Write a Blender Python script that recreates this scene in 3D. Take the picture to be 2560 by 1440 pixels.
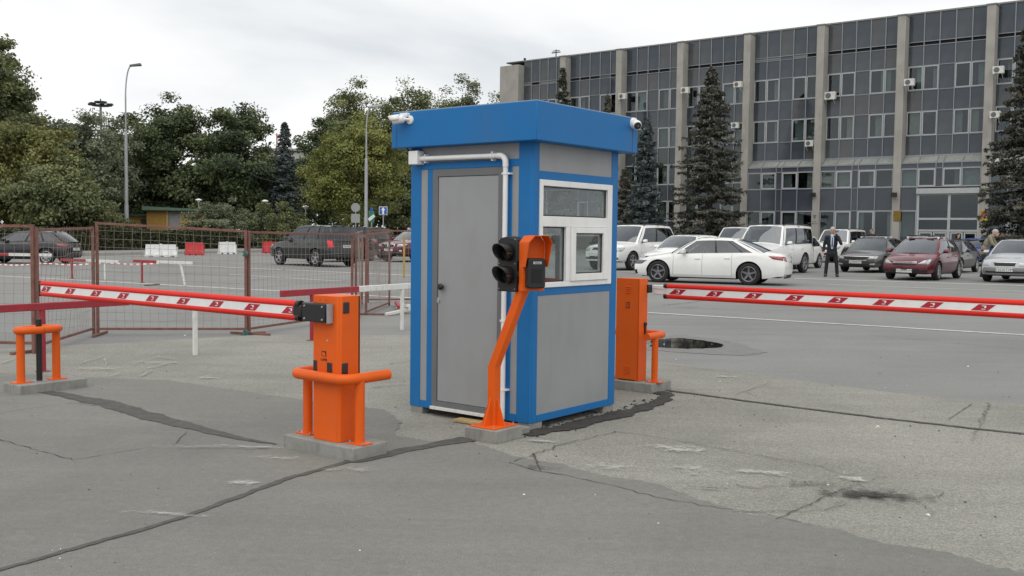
import bpy, bmesh, math, random
import numpy as np
from mathutils import Vector, Matrix, Euler

for o in list(bpy.data.objects):
    bpy.data.objects.remove(o, do_unlink=True)
SC = bpy.context.scene
COL = SC.collection
R = math.radians

# ------------------------------------------------------------------ camera
CAM_H, CAM_F, CAM_P, CAM_R = 1.5, 2500.0, 0.0549, 0.0118
_F = Vector((0, math.cos(CAM_P), -math.sin(CAM_P)))
_U = Vector((0, math.sin(CAM_P), math.cos(CAM_P)))
_X = Vector((1, 0, 0))
_X2 = math.cos(CAM_R) * _X + math.sin(CAM_R) * _U
_U2 = -math.sin(CAM_R) * _X + math.cos(CAM_R) * _U
cd = bpy.data.cameras.new('camera')
cam = bpy.data.objects.new('camera', cd)
COL.objects.link(cam)
m = Matrix.Identity(4)
for i in range(3):
    m[i][0] = _X2[i]; m[i][1] = _U2[i]; m[i][2] = -_F[i]
m[2][3] = CAM_H
cam.matrix_world = m
cd.sensor_width = 36.0
cd.lens = 36.0 * CAM_F / 2560.0
cd.clip_start = 0.05
cd.clip_end = 3000
SC.camera = cam
SC.render.resolution_x, SC.render.resolution_y = 1024, 576

# ------------------------------------------------------------------ sky: bright broken overcast
SUN_EL, SUN_AZ = 60.0, 195.0        # azimuth: degrees clockwise from +Y (camera looks along +Y)
world = bpy.data.worlds.new('World')
SC.world = world
world.use_nodes = True
wn, wl = world.node_tree.nodes, world.node_tree.links
wn.clear()
w_out = wn.new('ShaderNodeOutputWorld')
w_bg = wn.new('ShaderNodeBackground'); w_bg.inputs['Strength'].default_value = 0.1
w_sky = wn.new('ShaderNodeTexSky'); w_sky.sky_type = 'NISHITA'; w_sky.sun_disc = False
w_sky.sun_elevation = R(SUN_EL); w_sky.sun_rotation = R(SUN_AZ)
w_tc = wn.new('ShaderNodeTexCoord')
w_sep = wn.new('ShaderNodeSeparateXYZ')
wl.new(w_tc.outputs['Generated'], w_sep.inputs[0])
def wmath(op, a, b=None):
    n = wn.new('ShaderNodeMath'); n.operation = op
    for i, v in enumerate((a, b)):
        if v is None: continue
        if isinstance(v, (int, float)): n.inputs[i].default_value = v
        else: wl.new(v, n.inputs[i])
    return n.outputs[0]
zz = wmath('ADD', wmath('MAXIMUM', w_sep.outputs['Z'], 0.0), 0.22)
w_comb = wn.new('ShaderNodeCombineXYZ')
wl.new(wmath('DIVIDE', w_sep.outputs['X'], zz), w_comb.inputs[0])
wl.new(wmath('DIVIDE', w_sep.outputs['Y'], zz), w_comb.inputs[1])
w_n1 = wn.new('ShaderNodeTexNoise'); w_n1.inputs['Scale'].default_value = 0.75
w_n1.inputs['Detail'].default_value = 5; w_n1.inputs['Roughness'].default_value = 0.52
w_n1.inputs['Distortion'].default_value = 0.35
w_map = wn.new('ShaderNodeMapping'); w_map.inputs['Location'].default_value = (3.1, 0.7, 0.0)
wl.new(w_comb.outputs[0], w_map.inputs['Vector'])
wl.new(w_map.outputs[0], w_n1.inputs['Vector'])
w_r = wn.new('ShaderNodeValToRGB')
e = w_r.color_ramp.elements
e[0].position = 0.36; e[0].color = (7.6, 7.95, 8.25, 1)
e[1].position = 0.58; e[1].color = (11.0, 11.0, 10.9, 1)
mid = w_r.color_ramp.elements.new(0.46); mid.color = (9.3, 9.45, 9.55, 1)
wl.new(w_n1.outputs['Fac'], w_r.inputs[0])
w_mix = wn.new('ShaderNodeMix'); w_mix.data_type = 'RGBA'; w_mix.inputs[0].default_value = 0.93
wl.new(w_sky.outputs[0], w_mix.inputs[6]); wl.new(w_r.outputs[0], w_mix.inputs[7])
wl.new(w_mix.outputs[2], w_bg.inputs['Color'])
wl.new(w_bg.outputs[0], w_out.inputs[0])

# ------------------------------------------------------------------ sun behind thin cloud
sd = bpy.data.lights.new('sun', 'SUN')
sd.energy = 1.5; sd.angle = R(75); sd.color = (1.0, 0.965, 0.91)
sun = bpy.data.objects.new('sun', sd); COL.objects.link(sun)
_sv = Vector((math.sin(R(SUN_AZ)) * math.cos(R(SUN_EL)), math.cos(R(SUN_AZ)) * math.cos(R(SUN_EL)), math.sin(R(SUN_EL))))
sun.rotation_euler = _sv.to_track_quat('Z', 'Y').to_euler()
sun.location = (0, 0, 40)

SC.view_settings.view_transform = 'Standard'
SC.view_settings.look = 'None'
SC.view_settings.exposure = 0.0
SC.view_settings.gamma = 1.0
SC.view_settings.use_curve_mapping = False

# ------------------------------------------------------------------ pixel helpers (a pixel only gives a direction)
def ray(x, y):
    x, y = float(x), float(y)
    return (x - 1280) / CAM_F * _X2 - (y - 720) / CAM_F * _U2 + _F
def G(x, y, z=0.0):
    d = ray(x, y); t = (z - CAM_H) / d.z
    return Vector((0, 0, CAM_H)) + d * t
def at(x, y, Y):
    d = ray(x, y); return Vector((0, 0, CAM_H)) + d * (Y / d.y)
TH = math.atan2(-0.6155, 0.788)            # the site grid: booth, booms, building
UD = Vector((math.cos(TH), math.sin(TH), 0)); VD = Vector((-math.sin(TH), math.cos(TH), 0))
C0 = Vector((0.1457, 7.502, 0))
def S(u, v, z=0.0): return C0 + UD * u + VD * v + Vector((0, 0, z))
def on_v(x, y, val):
    d = ray(x, y); o = Vector((0, 0, CAM_H)) - C0; t = (val - o.dot(VD)) / d.dot(VD)
    q = Vector((0, 0, CAM_H)) + d * t - C0; return q.dot(UD), q.dot(VD), q.z
def on_u(x, y, val):
    d = ray(x, y); o = Vector((0, 0, CAM_H)) - C0; t = (val - o.dot(UD)) / d.dot(UD)
    q = Vector((0, 0, CAM_H)) + d * t - C0; return q.dot(UD), q.dot(VD), q.z

# ------------------------------------------------------------------ materials
MATS = {}
def nt(name):
    m = bpy.data.materials.new(name); m.use_nodes = True
    n = m.node_tree.nodes; l = m.node_tree.links
    return m, n, l, n['Principled BSDF']
def pm(name, col, rough=0.5, metal=0.0, var=0.12, scale=4.0, bump=0.0, bscale=60.0, coat=0.0, dirt=0.0, spec=0.5, chips=0.0):
    """painted / plain surface: base colour with soft procedural unevenness, optional grime and fine relief"""
    if name in MATS: return MATS[name]
    m, n, l, b = nt(name)
    tc = n.new('ShaderNodeTexCoord')
    ns = n.new('ShaderNodeTexNoise'); ns.inputs['Scale'].default_value = scale; ns.inputs['Detail'].default_value = 6
    ns.inputs['Roughness'].default_value = 0.65
    l.new(tc.outputs['Object'], ns.inputs['Vector'])
    rp = n.new('ShaderNodeValToRGB')
    c = Vector(col[:3])
    lo = c * (1 - var); hi = c * (1 + var * 0.7)
    rp.color_ramp.elements[0].position = 0.3; rp.color_ramp.elements[1].position = 0.7
    rp.color_ramp.elements[0].color = (*lo, 1); rp.color_ramp.elements[1].color = (*[min(1, q) for q in hi], 1)
    l.new(ns.outputs['Fac'], rp.inputs[0])
    out = rp.outputs[0]
    if dirt > 0:
        n2 = n.new('ShaderNodeTexNoise'); n2.inputs['Scale'].default_value = scale * 3.1; n2.inputs['Detail'].default_value = 8
        mp = n.new('ShaderNodeMapping'); mp.inputs['Scale'].default_value = (1, 1, 0.35)
        l.new(tc.outputs['Object'], mp.inputs[0]); l.new(mp.outputs[0], n2.inputs['Vector'])
        r2 = n.new('ShaderNodeValToRGB'); r2.color_ramp.elements[0].position = 0.5; r2.color_ramp.elements[1].position = 0.75
        r2.color_ramp.elements[0].color = (0, 0, 0, 1); r2.color_ramp.elements[1].color = (dirt, dirt, dirt, 1)
        l.new(n2.outputs['Fac'], r2.inputs[0])
        mx = n.new('ShaderNodeMix'); mx.data_type = 'RGBA'
        l.new(r2.outputs[0], mx.inputs[0]); l.new(out, mx.inputs[6]); mx.inputs[7].default_value = (0.13, 0.115, 0.095, 1)
        out = mx.outputs[2]
    if chips > 0:
        n3 = n.new('ShaderNodeTexNoise'); n3.inputs['Scale'].default_value = 26; n3.inputs['Detail'].default_value = 9; n3.inputs['Roughness'].default_value = 0.75
        l.new(tc.outputs['Object'], n3.inputs['Vector'])
        r3 = n.new('ShaderNodeValToRGB'); r3.color_ramp.elements[0].position = 0.66; r3.color_ramp.elements[1].position = 0.70
        r3.color_ramp.elements[0].color = (0, 0, 0, 1); r3.color_ramp.elements[1].color = (chips, chips, chips, 1)
        l.new(n3.outputs['Fac'], r3.inputs[0])
        m3 = n.new('ShaderNodeMix'); m3.data_type = 'RGBA'
        l.new(r3.outputs[0], m3.inputs[0]); l.new(out, m3.inputs[6]); m3.inputs[7].default_value = (0.10, 0.085, 0.075, 1)
        out = m3.outputs[2]
    l.new(out, b.inputs['Base Color'])
    b.inputs['Metallic'].default_value = metal
    b.inputs['Specular IOR Level'].default_value = spec
    mr = n.new('ShaderNodeMapRange'); mr.inputs[3].default_value = max(0.02, rough - 0.08); mr.inputs[4].default_value = min(1, rough + 0.1)
    l.new(ns.outputs['Fac'], mr.inputs[0]); l.new(mr.outputs[0], b.inputs['Roughness'])
    if coat: b.inputs['Coat Weight'].default_value = coat; b.inputs['Coat Roughness'].default_value = 0.06
    if bump:
        nb = n.new('ShaderNodeTexNoise'); nb.inputs['Scale'].default_value = bscale; nb.inputs['Detail'].default_value = 5
        l.new(tc.outputs['Object'], nb.inputs['Vector'])
        bp = n.new('ShaderNodeBump'); bp.inputs['Strength'].default_value = bump; bp.inputs['Distance'].default_value = 0.01
        l.new(nb.outputs['Fac'], bp.inputs['Height']); l.new(bp.outputs[0], b.inputs['Normal'])
    MATS[name] = m
    return m
def glass(name, tint=(0.55, 0.62, 0.6), trans=0.6, rough=0.02, refl=0.05):
    """thin window glass: tinted see-through plus sky reflection"""
    if name in MATS: return MATS[name]
    m, n, l, b = nt(name)
    out = n['Material Output']
    tr = n.new('ShaderNodeBsdfTransparent'); tr.inputs[0].default_value = (*[t * trans for t in tint], 1)
    gl = n.new('ShaderNodeBsdfGlossy'); gl.inputs['Roughness'].default_value = rough; gl.inputs[0].default_value = (0.9, 0.95, 1, 1)
    lwt = n.new('ShaderNodeLayerWeight'); lwt.inputs[0].default_value = 0.5
    pw = n.new('ShaderNodeMath'); pw.operation = 'POWER'; pw.inputs[1].default_value = 4.0; l.new(lwt.outputs['Facing'], pw.inputs[0])
    fr = n.new('ShaderNodeMath'); fr.operation = 'MULTIPLY_ADD'; fr.inputs[1].default_value = 0.90; fr.inputs[2].default_value = refl; l.new(pw.outputs[0], fr.inputs[0])
    ns = n.new('ShaderNodeTexNoise'); ns.inputs['Scale'].default_value = 1.5
    tc = n.new('ShaderNodeTexCoord'); l.new(tc.outputs['Object'], ns.inputs['Vector'])
    bp = n.new('ShaderNodeBump'); bp.inputs['Strength'].default_value = 0.03; l.new(ns.outputs['Fac'], bp.inputs['Height'])
    l.new(bp.outputs[0], gl.inputs['Normal'])
    mx = n.new('ShaderNodeMixShader'); l.new(fr.outputs[0], mx.inputs[0]); l.new(tr.outputs[0], mx.inputs[1]); l.new(gl.outputs[0], mx.inputs[2])
    l.new(mx.outputs[0], out.inputs[0])
    MATS[name] = m
    return m

M_BLUE = pm('blue_paint', (0.012, 0.150, 0.400), 0.5, var=0.08, scale=1.3, dirt=0.13, spec=.25, chips=.25)
M_GREY = pm('grey_panel', (0.285, 0.293, 0.300), 0.55, var=0.06, scale=2.0, dirt=0.13)
M_GREYD = pm('dark_grey_frame', (0.135, 0.14, 0.145), 0.5, var=0.08)
M_WHITE = pm('white_plastic', (0.78, 0.78, 0.77), 0.38, var=0.05, dirt=0.10)
M_WHITE2 = pm('white_paint_worn', (0.68, 0.68, 0.65), 0.6, var=0.1, scale=8, dirt=0.35)
M_ORANGE = pm('orange_enamel', (0.74, 0.112, 0.007), 0.45, var=0.08, scale=3, dirt=0.10, bump=0.04, bscale=90, spec=.28, chips=.55)
M_RUBBER_RED = pm('red_rubber', (0.66, 0.026, 0.016), 0.5, var=0.10, scale=3, dirt=.08, spec=.22)
M_RED = pm('red_paint_worn', (0.33, 0.020, 0.034), 0.6, var=0.15, scale=6, dirt=0.2)
M_STICK = pm('sticker_red', (0.40, 0.012, 0.03), 0.35, var=0.05)
M_BLACK = pm('black_plastic', (0.012, 0.012, 0.013), 0.42, var=0.2)
M_BLACKM = pm('black_matt', (0.010, 0.010, 0.010), 0.8, var=0.2)
M_REFL = pm('reflector_dark', (0.030, 0.022, 0.024), 0.3, var=0.15)
M_STEEL = pm('galvanised', (0.42, 0.43, 0.44), 0.45, 0.7, var=0.15, scale=9)
M_CONC = pm('concrete', (0.27, 0.265, 0.245), 0.9, var=0.22, scale=7, bump=0.35, bscale=70, dirt=0.4)
M_CONC_FAC = pm('concrete_pilaster', (0.345, 0.330, 0.298), 0.9, var=0.14, scale=0.8, bump=0.2, bscale=9, dirt=0.25)
M_RUST = pm('rusty_steel', (0.20, 0.095, 0.075), 0.8, var=0.35, scale=9, bump=0.2, bscale=80)
M_WIRE = pm('rusty_wire', (0.28, 0.235, 0.205), 0.75, var=0.3, scale=5)
M_TEAL = pm('teal_rag', (0.07, 0.17, 0.16), 0.9, var=0.3, scale=20)
M_WOOD = pm('raw_plank', (0.42, 0.31, 0.14), 0.8, var=0.25, scale=12)
# ------------------------------------------------------------------ object helpers
def tag(o, label=None, cat=None, group=None, kind=None):
    if label: o['label'] = label
    if cat: o['category'] = cat
    if group: o['group'] = group
    if kind: o['kind'] = kind
    return o
def thing(name, label, cat, loc=(0, 0, 0), rz=0.0, group=None):
    o = bpy.data.objects.new(name, None); COL.objects.link(o)
    o.location = loc; o.rotation_euler = (0, 0, rz); o.empty_display_size = 0.2
    return tag(o, label, cat, group)
class MB:
    """collects faces for ONE mesh object"""
    def __init__(s): s.v = []; s.f = []
    def add(s, vs, fs):
        k = len(s.v); s.v += [tuple(v) for v in vs]; s.f += [tuple(i + k for i in f) for f in fs]; return s
    def box(s, x0, x1, y0, y1, z0, z1):
        return s.add([(x0, y0, z0), (x1, y0, z0), (x1, y1, z0), (x0, y1, z0), (x0, y0, z1), (x1, y0, z1), (x1, y1, z1), (x0, y1, z1)],
                     [(3, 2, 1, 0), (4, 5, 6, 7), (0, 1, 5, 4), (1, 2, 6, 5), (2, 3, 7, 6), (3, 0, 4, 7)])
    def prism(s, pts, axis, a, b):
        """extrude a 2-D outline: axis 'x' pts=(y,z), 'y' pts=(x,z), 'z' pts=(x,y)"""
        n = len(pts)
        def P(p, t): return (t, p[0], p[1]) if axis == 'x' else ((p[0], t, p[1]) if axis == 'y' else (p[0], p[1], t))
        vs = [P(p, a) for p in pts] + [P(p, b) for p in pts]
        fs = [tuple(range(n))[::-1], tuple(range(n, 2 * n))] + [(i, (i + 1) % n, n + (i + 1) % n, n + i) for i in range(n)]
        return s.add(vs, fs)
    def tube(s, pts, rad, n=10, caps=True):
        pts = [Vector(p) for p in pts]; N = len(pts)
        rads = rad if isinstance(rad, (list, tuple)) else [rad] * N
        rings = []
        t0 = (pts[1] - pts[0]).normalized()
        ref = Vector((0, 0, 1)) if abs(t0.z) < 0.9 else Vector((1, 0, 0))
        side = t0.cross(ref).normalized()
        k = len(s.v)
        for i, p in enumerate(pts):
            if i == 0: t = t0
            elif i == N - 1: t = (pts[i] - pts[i - 1]).normalized()
            else: t = ((pts[i + 1] - p).normalized() + (p - pts[i - 1]).normalized()).normalized()
            side = (side - t * side.dot(t)).normalized(); up = side.cross(t)
            for j in range(n):
                a = 2 * math.pi * j / n
                s.v.append(tuple(p + (side * math.cos(a) + up * math.sin(a)) * rads[i]))
        for i in range(N - 1):
            for j in range(n):
                a, b = k + i * n + j, k + i * n + (j + 1) % n
                s.f.append((a, b, b + n, a + n))
        if caps:
            s.f.append(tuple(k + j for j in range(n))[::-1]); s.f.append(tuple(k + (N - 1) * n + j for j in range(n)))
        return s
    def bar(s, a, b, w, h, up=(0, 0, 1)):
        """square bar from a to b"""
        a, b = Vector(a), Vector(b); t = (b - a).normalized(); up = Vector(up)
        if abs(t.dot(up)) > 0.95: up = Vector((1, 0, 0))
        x = t.cross(up).normalized() * (w / 2); y = x.cross(t).normalized() * (h / 2)
        vs = [a - x - y, a + x - y, a + x + y, a - x + y, b - x - y, b + x - y, b + x + y, b - x + y]
        return s.add(vs, [(3, 2, 1, 0), (4, 5, 6, 7), (0, 1, 5, 4), (1, 2, 6, 5), (2, 3, 7, 6), (3, 0, 4, 7)])
    def lathe(s, prof, n=24, axis='z', c=(0, 0, 0)):
        k = len(s.v); N = len(prof)
        for i in range(n):
            a = 2 * math.pi * i / n; ca, sa = math.cos(a), math.sin(a)
            for r, h in prof:
                if axis == 'z': p = (r * ca, r * sa, h)
                elif axis == 'y': p = (r * ca, h, -r * sa)
                else: p = (h, r * ca, r * sa)
                s.v.append((p[0] + c[0], p[1] + c[1], p[2] + c[2]))
        for i in range(n):
            for j in range(N - 1):
                a = k + i * N + j; b = k + ((i + 1) % n) * N + j
                s.f.append((a, b, b + 1, a + 1))
        return s
    def grid(s, rows):
        k = len(s.v); nr, nc = len(rows), len(rows[0])
        for r in rows: s.v += [tuple(p) for p in r]
        for i in range(nr - 1):
            for j in range(nc - 1):
                a = k + i * nc + j; s.f.append((a, a + 1, a + nc + 1, a + nc))
        return s
    def ball(s, c, r, n=10, mth=7, sz=1.0):
        prof = [(max(1e-4, r * math.sin(math.pi * i / mth)), -r * sz * math.cos(math.pi * i / mth)) for i in range(mth + 1)]
        return s.lathe(prof, n, 'z', c)
    def mesh(s, name, mat, smooth=None):
        me = bpy.data.meshes.new(name); me.from_pydata(s.v, [], s.f); me.update()
        if mat: me.materials.append(mat)
        if smooth is not None:
            me.shade_smooth(); me.set_sharp_from_angle(angle=R(smooth))
        return me
    def build(s, name, mat, parent=None, smooth=None, bevel=0, seg=2, loc=None, rz=None):
        me = s.mesh(name, mat, smooth)
        o = bpy.data.objects.new(name, me); COL.objects.link(o)
        if parent: o.parent = parent
        if loc is not None: o.location = loc
        if rz is not None: o.rotation_euler = (0, 0, rz)
        if bevel:
            b = o.modifiers.new('bevel', 'BEVEL'); b.width = bevel; b.segments = seg; b.limit_method = 'ANGLE'; b.angle_limit = R(35)
            b.harden_normals = False
            me.shade_smooth(); me.set_sharp_from_angle(angle=R(30))
        return o
def box(name, mat, parent, x0, x1, y0, y1, z0, z1, bevel=0.0, seg=2):
    return MB().box(x0, x1, y0, y1, z0, z1).build(name, mat, parent, bevel=bevel, seg=seg)
def arc(c, r, a0, a1, n, fn):
    return [fn(c, r, R(a0 + (a1 - a0) * i / n)) for i in range(n + 1)]
def txt(name, s, size, mat, parent, mtx, ext=0.001, space=1.0):
    """flat raised lettering turned into a mesh"""
    cu = bpy.data.curves.new(name, 'FONT'); cu.body = s; cu.size = size; cu.extrude = ext
    cu.align_x = 'CENTER'; cu.align_y = 'CENTER'; cu.resolution_u = 2; cu.space_character = space
    t = bpy.data.objects.new('tmp', cu); COL.objects.link(t)
    dg = bpy.context.evaluated_depsgraph_get()
    me = bpy.data.meshes.new_from_object(t.evaluated_get(dg)); me.name = name
    bpy.data.objects.remove(t, do_unlink=True)
    me.materials.clear(); me.materials.append(mat)
    o = bpy.data.objects.new(name, me); COL.objects.link(o); o.parent = parent
    o.matrix_local = mtx
    return o
def frame_mtx(pos, normal, up=(0, 0, 1)):
    z = Vector(normal).normalized(); x = Vector(up).cross(z).normalized(); y = z.cross(x)
    m = Matrix.Identity(4)
    for i in range(3): m[i][0] = x[i]; m[i][1] = y[i]; m[i][2] = z[i]; m[i][3] = pos[i]
    return m
def children_of(o): return [c for c in bpy.data.objects if c.parent == o]
KIDS = None
def dup(root, loc, rz, label=None, group=None, kids=None):
    """copy a thing with its parts and sub-parts (mesh data shared)"""
    r = root.copy(); COL.objects.link(r); r.location = loc; r.rotation_euler = (0, 0, rz)
    if label: r['label'] = label
    if group: r['group'] = group
    def rec(src, dst):
        for ch in kids_of(src):
            c = ch.copy(); COL.objects.link(c); c.parent = dst; rec(ch, c)
    rec(root, r)
    return r
def kids_of(o): return list(o.children)
def sheet(name, pts, z, mat, kind='structure', **kw):
    """flat ground sheet from an outline"""
    bm = bmesh.new()
    vs = [bm.verts.new((p[0], p[1], z)) for p in pts]
    f = bm.faces.new(vs)
    if f.normal.z < 0: f.normal_flip()
    bm.normal_update()
    if bm.faces[:][0].normal.z < 0: bmesh.ops.reverse_faces(bm, faces=bm.faces[:])
    bmesh.ops.triangulate(bm, faces=bm.faces[:])
    me = bpy.data.meshes.new(name); bm.to_mesh(me); bm.free()
    me.materials.append(mat)
    o = bpy.data.objects.new(name, me); COL.objects.link(o)
    tag(o, kind=kind, **kw)
    return o
def jag(pts, step, amp, rng, keep_ends=True):
    """subdivide a polyline and roughen it"""
    out = []
    for a, b in zip(pts[:-1], pts[1:]):
        a, b = Vector(a[:2]), Vector(b[:2]); L = (b - a).length; n = max(1, int(L / step)); d = (b - a) / max(L, 1e-6); q = Vector((-d.y, d.x))
        for i in range(n):
            j = rng.gauss(0, amp) if (i or not keep_ends) else 0
            out.append(a + (b - a) * (i / n) + q * j)
    out.append(Vector(pts[-1][:2]))
    return out
def ribbon(mb, pts, widths, z, rng, amp=0.0, zoff=None):
    """ground ribbon with uneven edges"""
    N = len(pts); L = []; Rr = []
    def walk():
        a = [rng.uniform(-1, 1) for _ in range(N + 8)]
        return [sum(a[i:i + 5]) / 2.6 for i in range(N)]
    wa, wb = walk(), walk()
    for i, p in enumerate(pts):
        a = pts[max(0, i - 1)]; b = pts[min(N - 1, i + 1)]
        d = (Vector(b) - Vector(a)); d.normalize(); q = Vector((-d.y, d.x))
        w = widths(i / (N - 1)) if callable(widths) else widths
        l = w / 2 * (1 + amp * (wa[i] + rng.uniform(-.25, .25))); r = w / 2 * (1 + amp * (wb[i] + rng.uniform(-.25, .25)))
        L.append((p[0] + q.x * l, p[1] + q.y * l, z)); Rr.append((p[0] - q.x * r, p[1] - q.y * r, z))
    mb.grid([L, Rr][::-1])
    return mb
# ================================================================== GROUND
def asphalt(name, c_lo, c_mid, c_hi, grain=420.0, gstr=0.35, big=0.35, bump=0.5, speck=0.06):
    m, n, l, b = nt(name)
    tc = n.new('ShaderNodeTexCoord')
    def noise(sc, det=6, rg=0.6, dist=0.0, vec=None):
        q = n.new('ShaderNodeTexNoise'); q.inputs['Scale'].default_value = sc; q.inputs['Detail'].default_value = det
        q.inputs['Roughness'].default_value = rg; q.inputs['Distortion'].default_value = dist
        l.new(vec or tc.outputs['Object'], q.inputs['Vector']); return q
    nb = noise(big, 8, 0.62, 0.4)
    rp = n.new('ShaderNodeValToRGB'); el = rp.color_ramp.elements
    el[0].position = 0.30; el[0].color = (*c_lo, 1); el[1].position = 0.72; el[1].color = (*c_hi, 1)
    k = el.new(0.5); k.color = (*c_mid, 1)
    l.new(nb.outputs['Fac'], rp.inputs[0])
    # stone grain
    ng = noise(grain, 3, 0.7)
    rg = n.new('ShaderNodeMapRange'); rg.inputs[1].default_value = 0.25; rg.inputs[2].default_value = 0.75
    rg.inputs[3].default_value = 1 - gstr; rg.inputs[4].default_value = 1 + gstr
    l.new(ng.outputs['Fac'], rg.inputs[0])
    mid = noise(22, 8, 0.8)
    rm = n.new('ShaderNodeMapRange'); rm.inputs[1].default_value = 0.3; rm.inputs[2].default_value = 0.7
    rm.inputs[3].default_value = 0.84; rm.inputs[4].default_value = 1.13
    l.new(mid.outputs['Fac'], rm.inputs[0])
    mm = n.new('ShaderNodeMath'); mm.operation = 'MULTIPLY'; l.new(rg.outputs[0], mm.inputs[0]); l.new(rm.outputs[0], mm.inputs[1])
    # streaks of wear
    mp = n.new('ShaderNodeMapping'); mp.inputs['Rotation'].default_value = (0, 0, -TH); mp.inputs['Scale'].default_value = (0.25, 2.2, 1)
    l.new(tc.outputs['Object'], mp.inputs[0])
    st = noise(1.1, 6, 0.7, 0.0, mp.outputs[0])
    rs = n.new('ShaderNodeMapRange'); rs.inputs[1].default_value = 0.35; rs.inputs[2].default_value = 0.65
    rs.inputs[3].default_value = 0.93; rs.inputs[4].default_value = 1.06
    l.new(st.outputs['Fac'], rs.inputs[0])
    m2 = n.new('ShaderNodeMath'); m2.operation = 'MULTIPLY'; l.new(mm.outputs[0], m2.inputs[0]); l.new(rs.outputs[0], m2.inputs[1])
    mx = n.new('ShaderNodeVectorMath'); mx.operation = 'SCALE'
    l.new(rp.outputs[0], mx.inputs[0]); l.new(m2.outputs[0], mx.inputs['Scale'])
    # pale and dark specks
    vo = n.new('ShaderNodeTexVoronoi'); vo.inputs['Scale'].default_value = 26; l.new(tc.outputs['Object'], vo.inputs['Vector'])
    rv = n.new('ShaderNodeValToRGB'); rv.color_ramp.elements[0].position = 0.05; rv.color_ramp.elements[1].position = 0.14
    rv.color_ramp.elements[0].color = (1, 1, 1, 1); rv.color_ramp.elements[1].color = (0, 0, 0, 1)
    l.new(vo.outputs['Distance'], rv.inputs[0])
    sp = n.new('ShaderNodeMath'); sp.operation = 'MULTIPLY'; l.new(rv.outputs[0], sp.inputs[0])
    wn_ = n.new('ShaderNodeTexWhiteNoise'); l.new(vo.outputs['Position'], wn_.inputs['Vector'])
    gt = n.new('ShaderNodeMath'); gt.operation = 'GREATER_THAN'; gt.inputs[1].default_value = 1 - speck; l.new(wn_.outputs['Value'], gt.inputs[0])
    l.new(gt.outputs[0], sp.inputs[1])
    fm = n.new('ShaderNodeMix'); fm.data_type = 'RGBA'
    sc2 = n.new('ShaderNodeMath'); sc2.operation = 'MULTIPLY'; sc2.inputs[1].default_value = 0.6; l.new(sp.outputs[0], sc2.inputs[0])
    l.new(sc2.outputs[0], fm.inputs[0]); l.new(mx.outputs[0], fm.inputs[6]); fm.inputs[7].default_value = (0.45, 0.44, 0.41, 1)
    l.new(fm.outputs[2], b.inputs['Base Color'])
    b.inputs['Roughness'].default_value = 0.88; b.inputs['Specular IOR Level'].default_value = 0.35
    bp = n.new('ShaderNodeBump'); bp.inputs['Strength'].default_value = bump; bp.inputs['Distance'].default_value = 0.006
    l.new(ng.outputs['Fac'], bp.inputs['Height']); l.new(bp.outputs[0], b.inputs['Normal'])
    return m
M_A_FAR = asphalt('asphalt_lot', (.176, .176, .171), (.218, .217, .209), (.254, .251, .239), 120, 0.22, 0.12, 0.3, 0.06)
M_A_OLD = asphalt('asphalt_old', (.202, .198, .174), (.259, .253, .222), (.316, .308, .272), 85, 0.55, 0.45, 0.9, 0.22)
M_A_NEW = asphalt('asphalt_smooth', (.153, .152, .140), (.193, .191, .174), (.230, .226, .204), 120, 0.36, 0.30, 0.6, 0.08)
M_BITUM = pm('bitumen', (0.090, 0.086, 0.077), 0.8, var=0.35, scale=14, bump=0.8, bscale=120)
M_CRACK = pm('crack_dark', (0.070, 0.067, 0.060), 0.9, var=0.3, scale=20)
M_LINE = pm('road_paint', (0.56, 0.555, 0.52), 0.75, var=0.22, scale=5, dirt=0.55)
M_LINE2 = pm('road_paint_worn', (0.40, 0.395, 0.37), 0.8, var=0.2, scale=6, dirt=0.5)
M_KERB = pm('kerb_stone', (0.36, 0.355, 0.34), 0.9, var=0.2, scale=3, bump=0.3)
M_PAVE = pm('pavement_grey', (0.25, 0.245, 0.235), 0.9, var=0.18, scale=1.5, bump=0.3)
M_EARTH = pm('lawn_earth', (0.055, 0.062, 0.028), 0.95, var=0.4, scale=1.2, bump=0.6, bscale=20)
M_SOIL = pm('dark_soil', (0.045, 0.042, 0.037), 0.95, var=0.45, scale=18, bump=1.0, bscale=60)

rng = random.Random(4)
g = MB(); g.grid([[(-700, -60, 0), (700, -60, 0)], [(-700, 1500, 0), (700, 1500, 0)]])
ground = g.build('ground', M_A_FAR); tag(ground, kind='structure')

def gp(*pts): return [G(x, y) for x, y in pts]
# older coarse asphalt in front of the lot (slightly paler, stony)
far_edge = jag(gp((-300, 880), (0, 872), (300, 858), (640, 838), (1030, 838), (1660, 905), (1950, 945), (2250, 985), (2560, 1012), (2900, 1050)), 0.12, 0.012, rng)
near = [Vector((9, 1.0)), Vector((9, -6)), Vector((-9, -6)), Vector((-12, 4))]
sheet('old_asphalt', [p for p in far_edge] + [Vector((9, 3))] + near, 0.004, M_A_OLD)
# smoother patch laid in the approach lane
left_edge = jag(gp((-500, 925), (0, 934), (210, 945), (420, 952), (640, 985), (760, 1001), (960, 1026), (1003, 1056), (985, 1090), (1110, 1112), (1170, 1104)), 0.05, 0.008, rng)
right_edge = jag(gp((1170, 1104), (1285, 1143), (1400, 1162), (1500, 1190), (1640, 1212), (1735, 1246), (1850, 1285), (1960, 1300), (2080, 1325), (2210, 1362), (2330, 1378), (2560, 1436), (2800, 1510)), 0.035, 0.010, rng)
sheet('smooth_asphalt', left_edge + right_edge[1:] + [Vector((3.5, 1.5)), Vector((3.0, -5)), Vector((-9, -5)), Vector((-12, 5))], 0.008, M_A_NEW)

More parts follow.
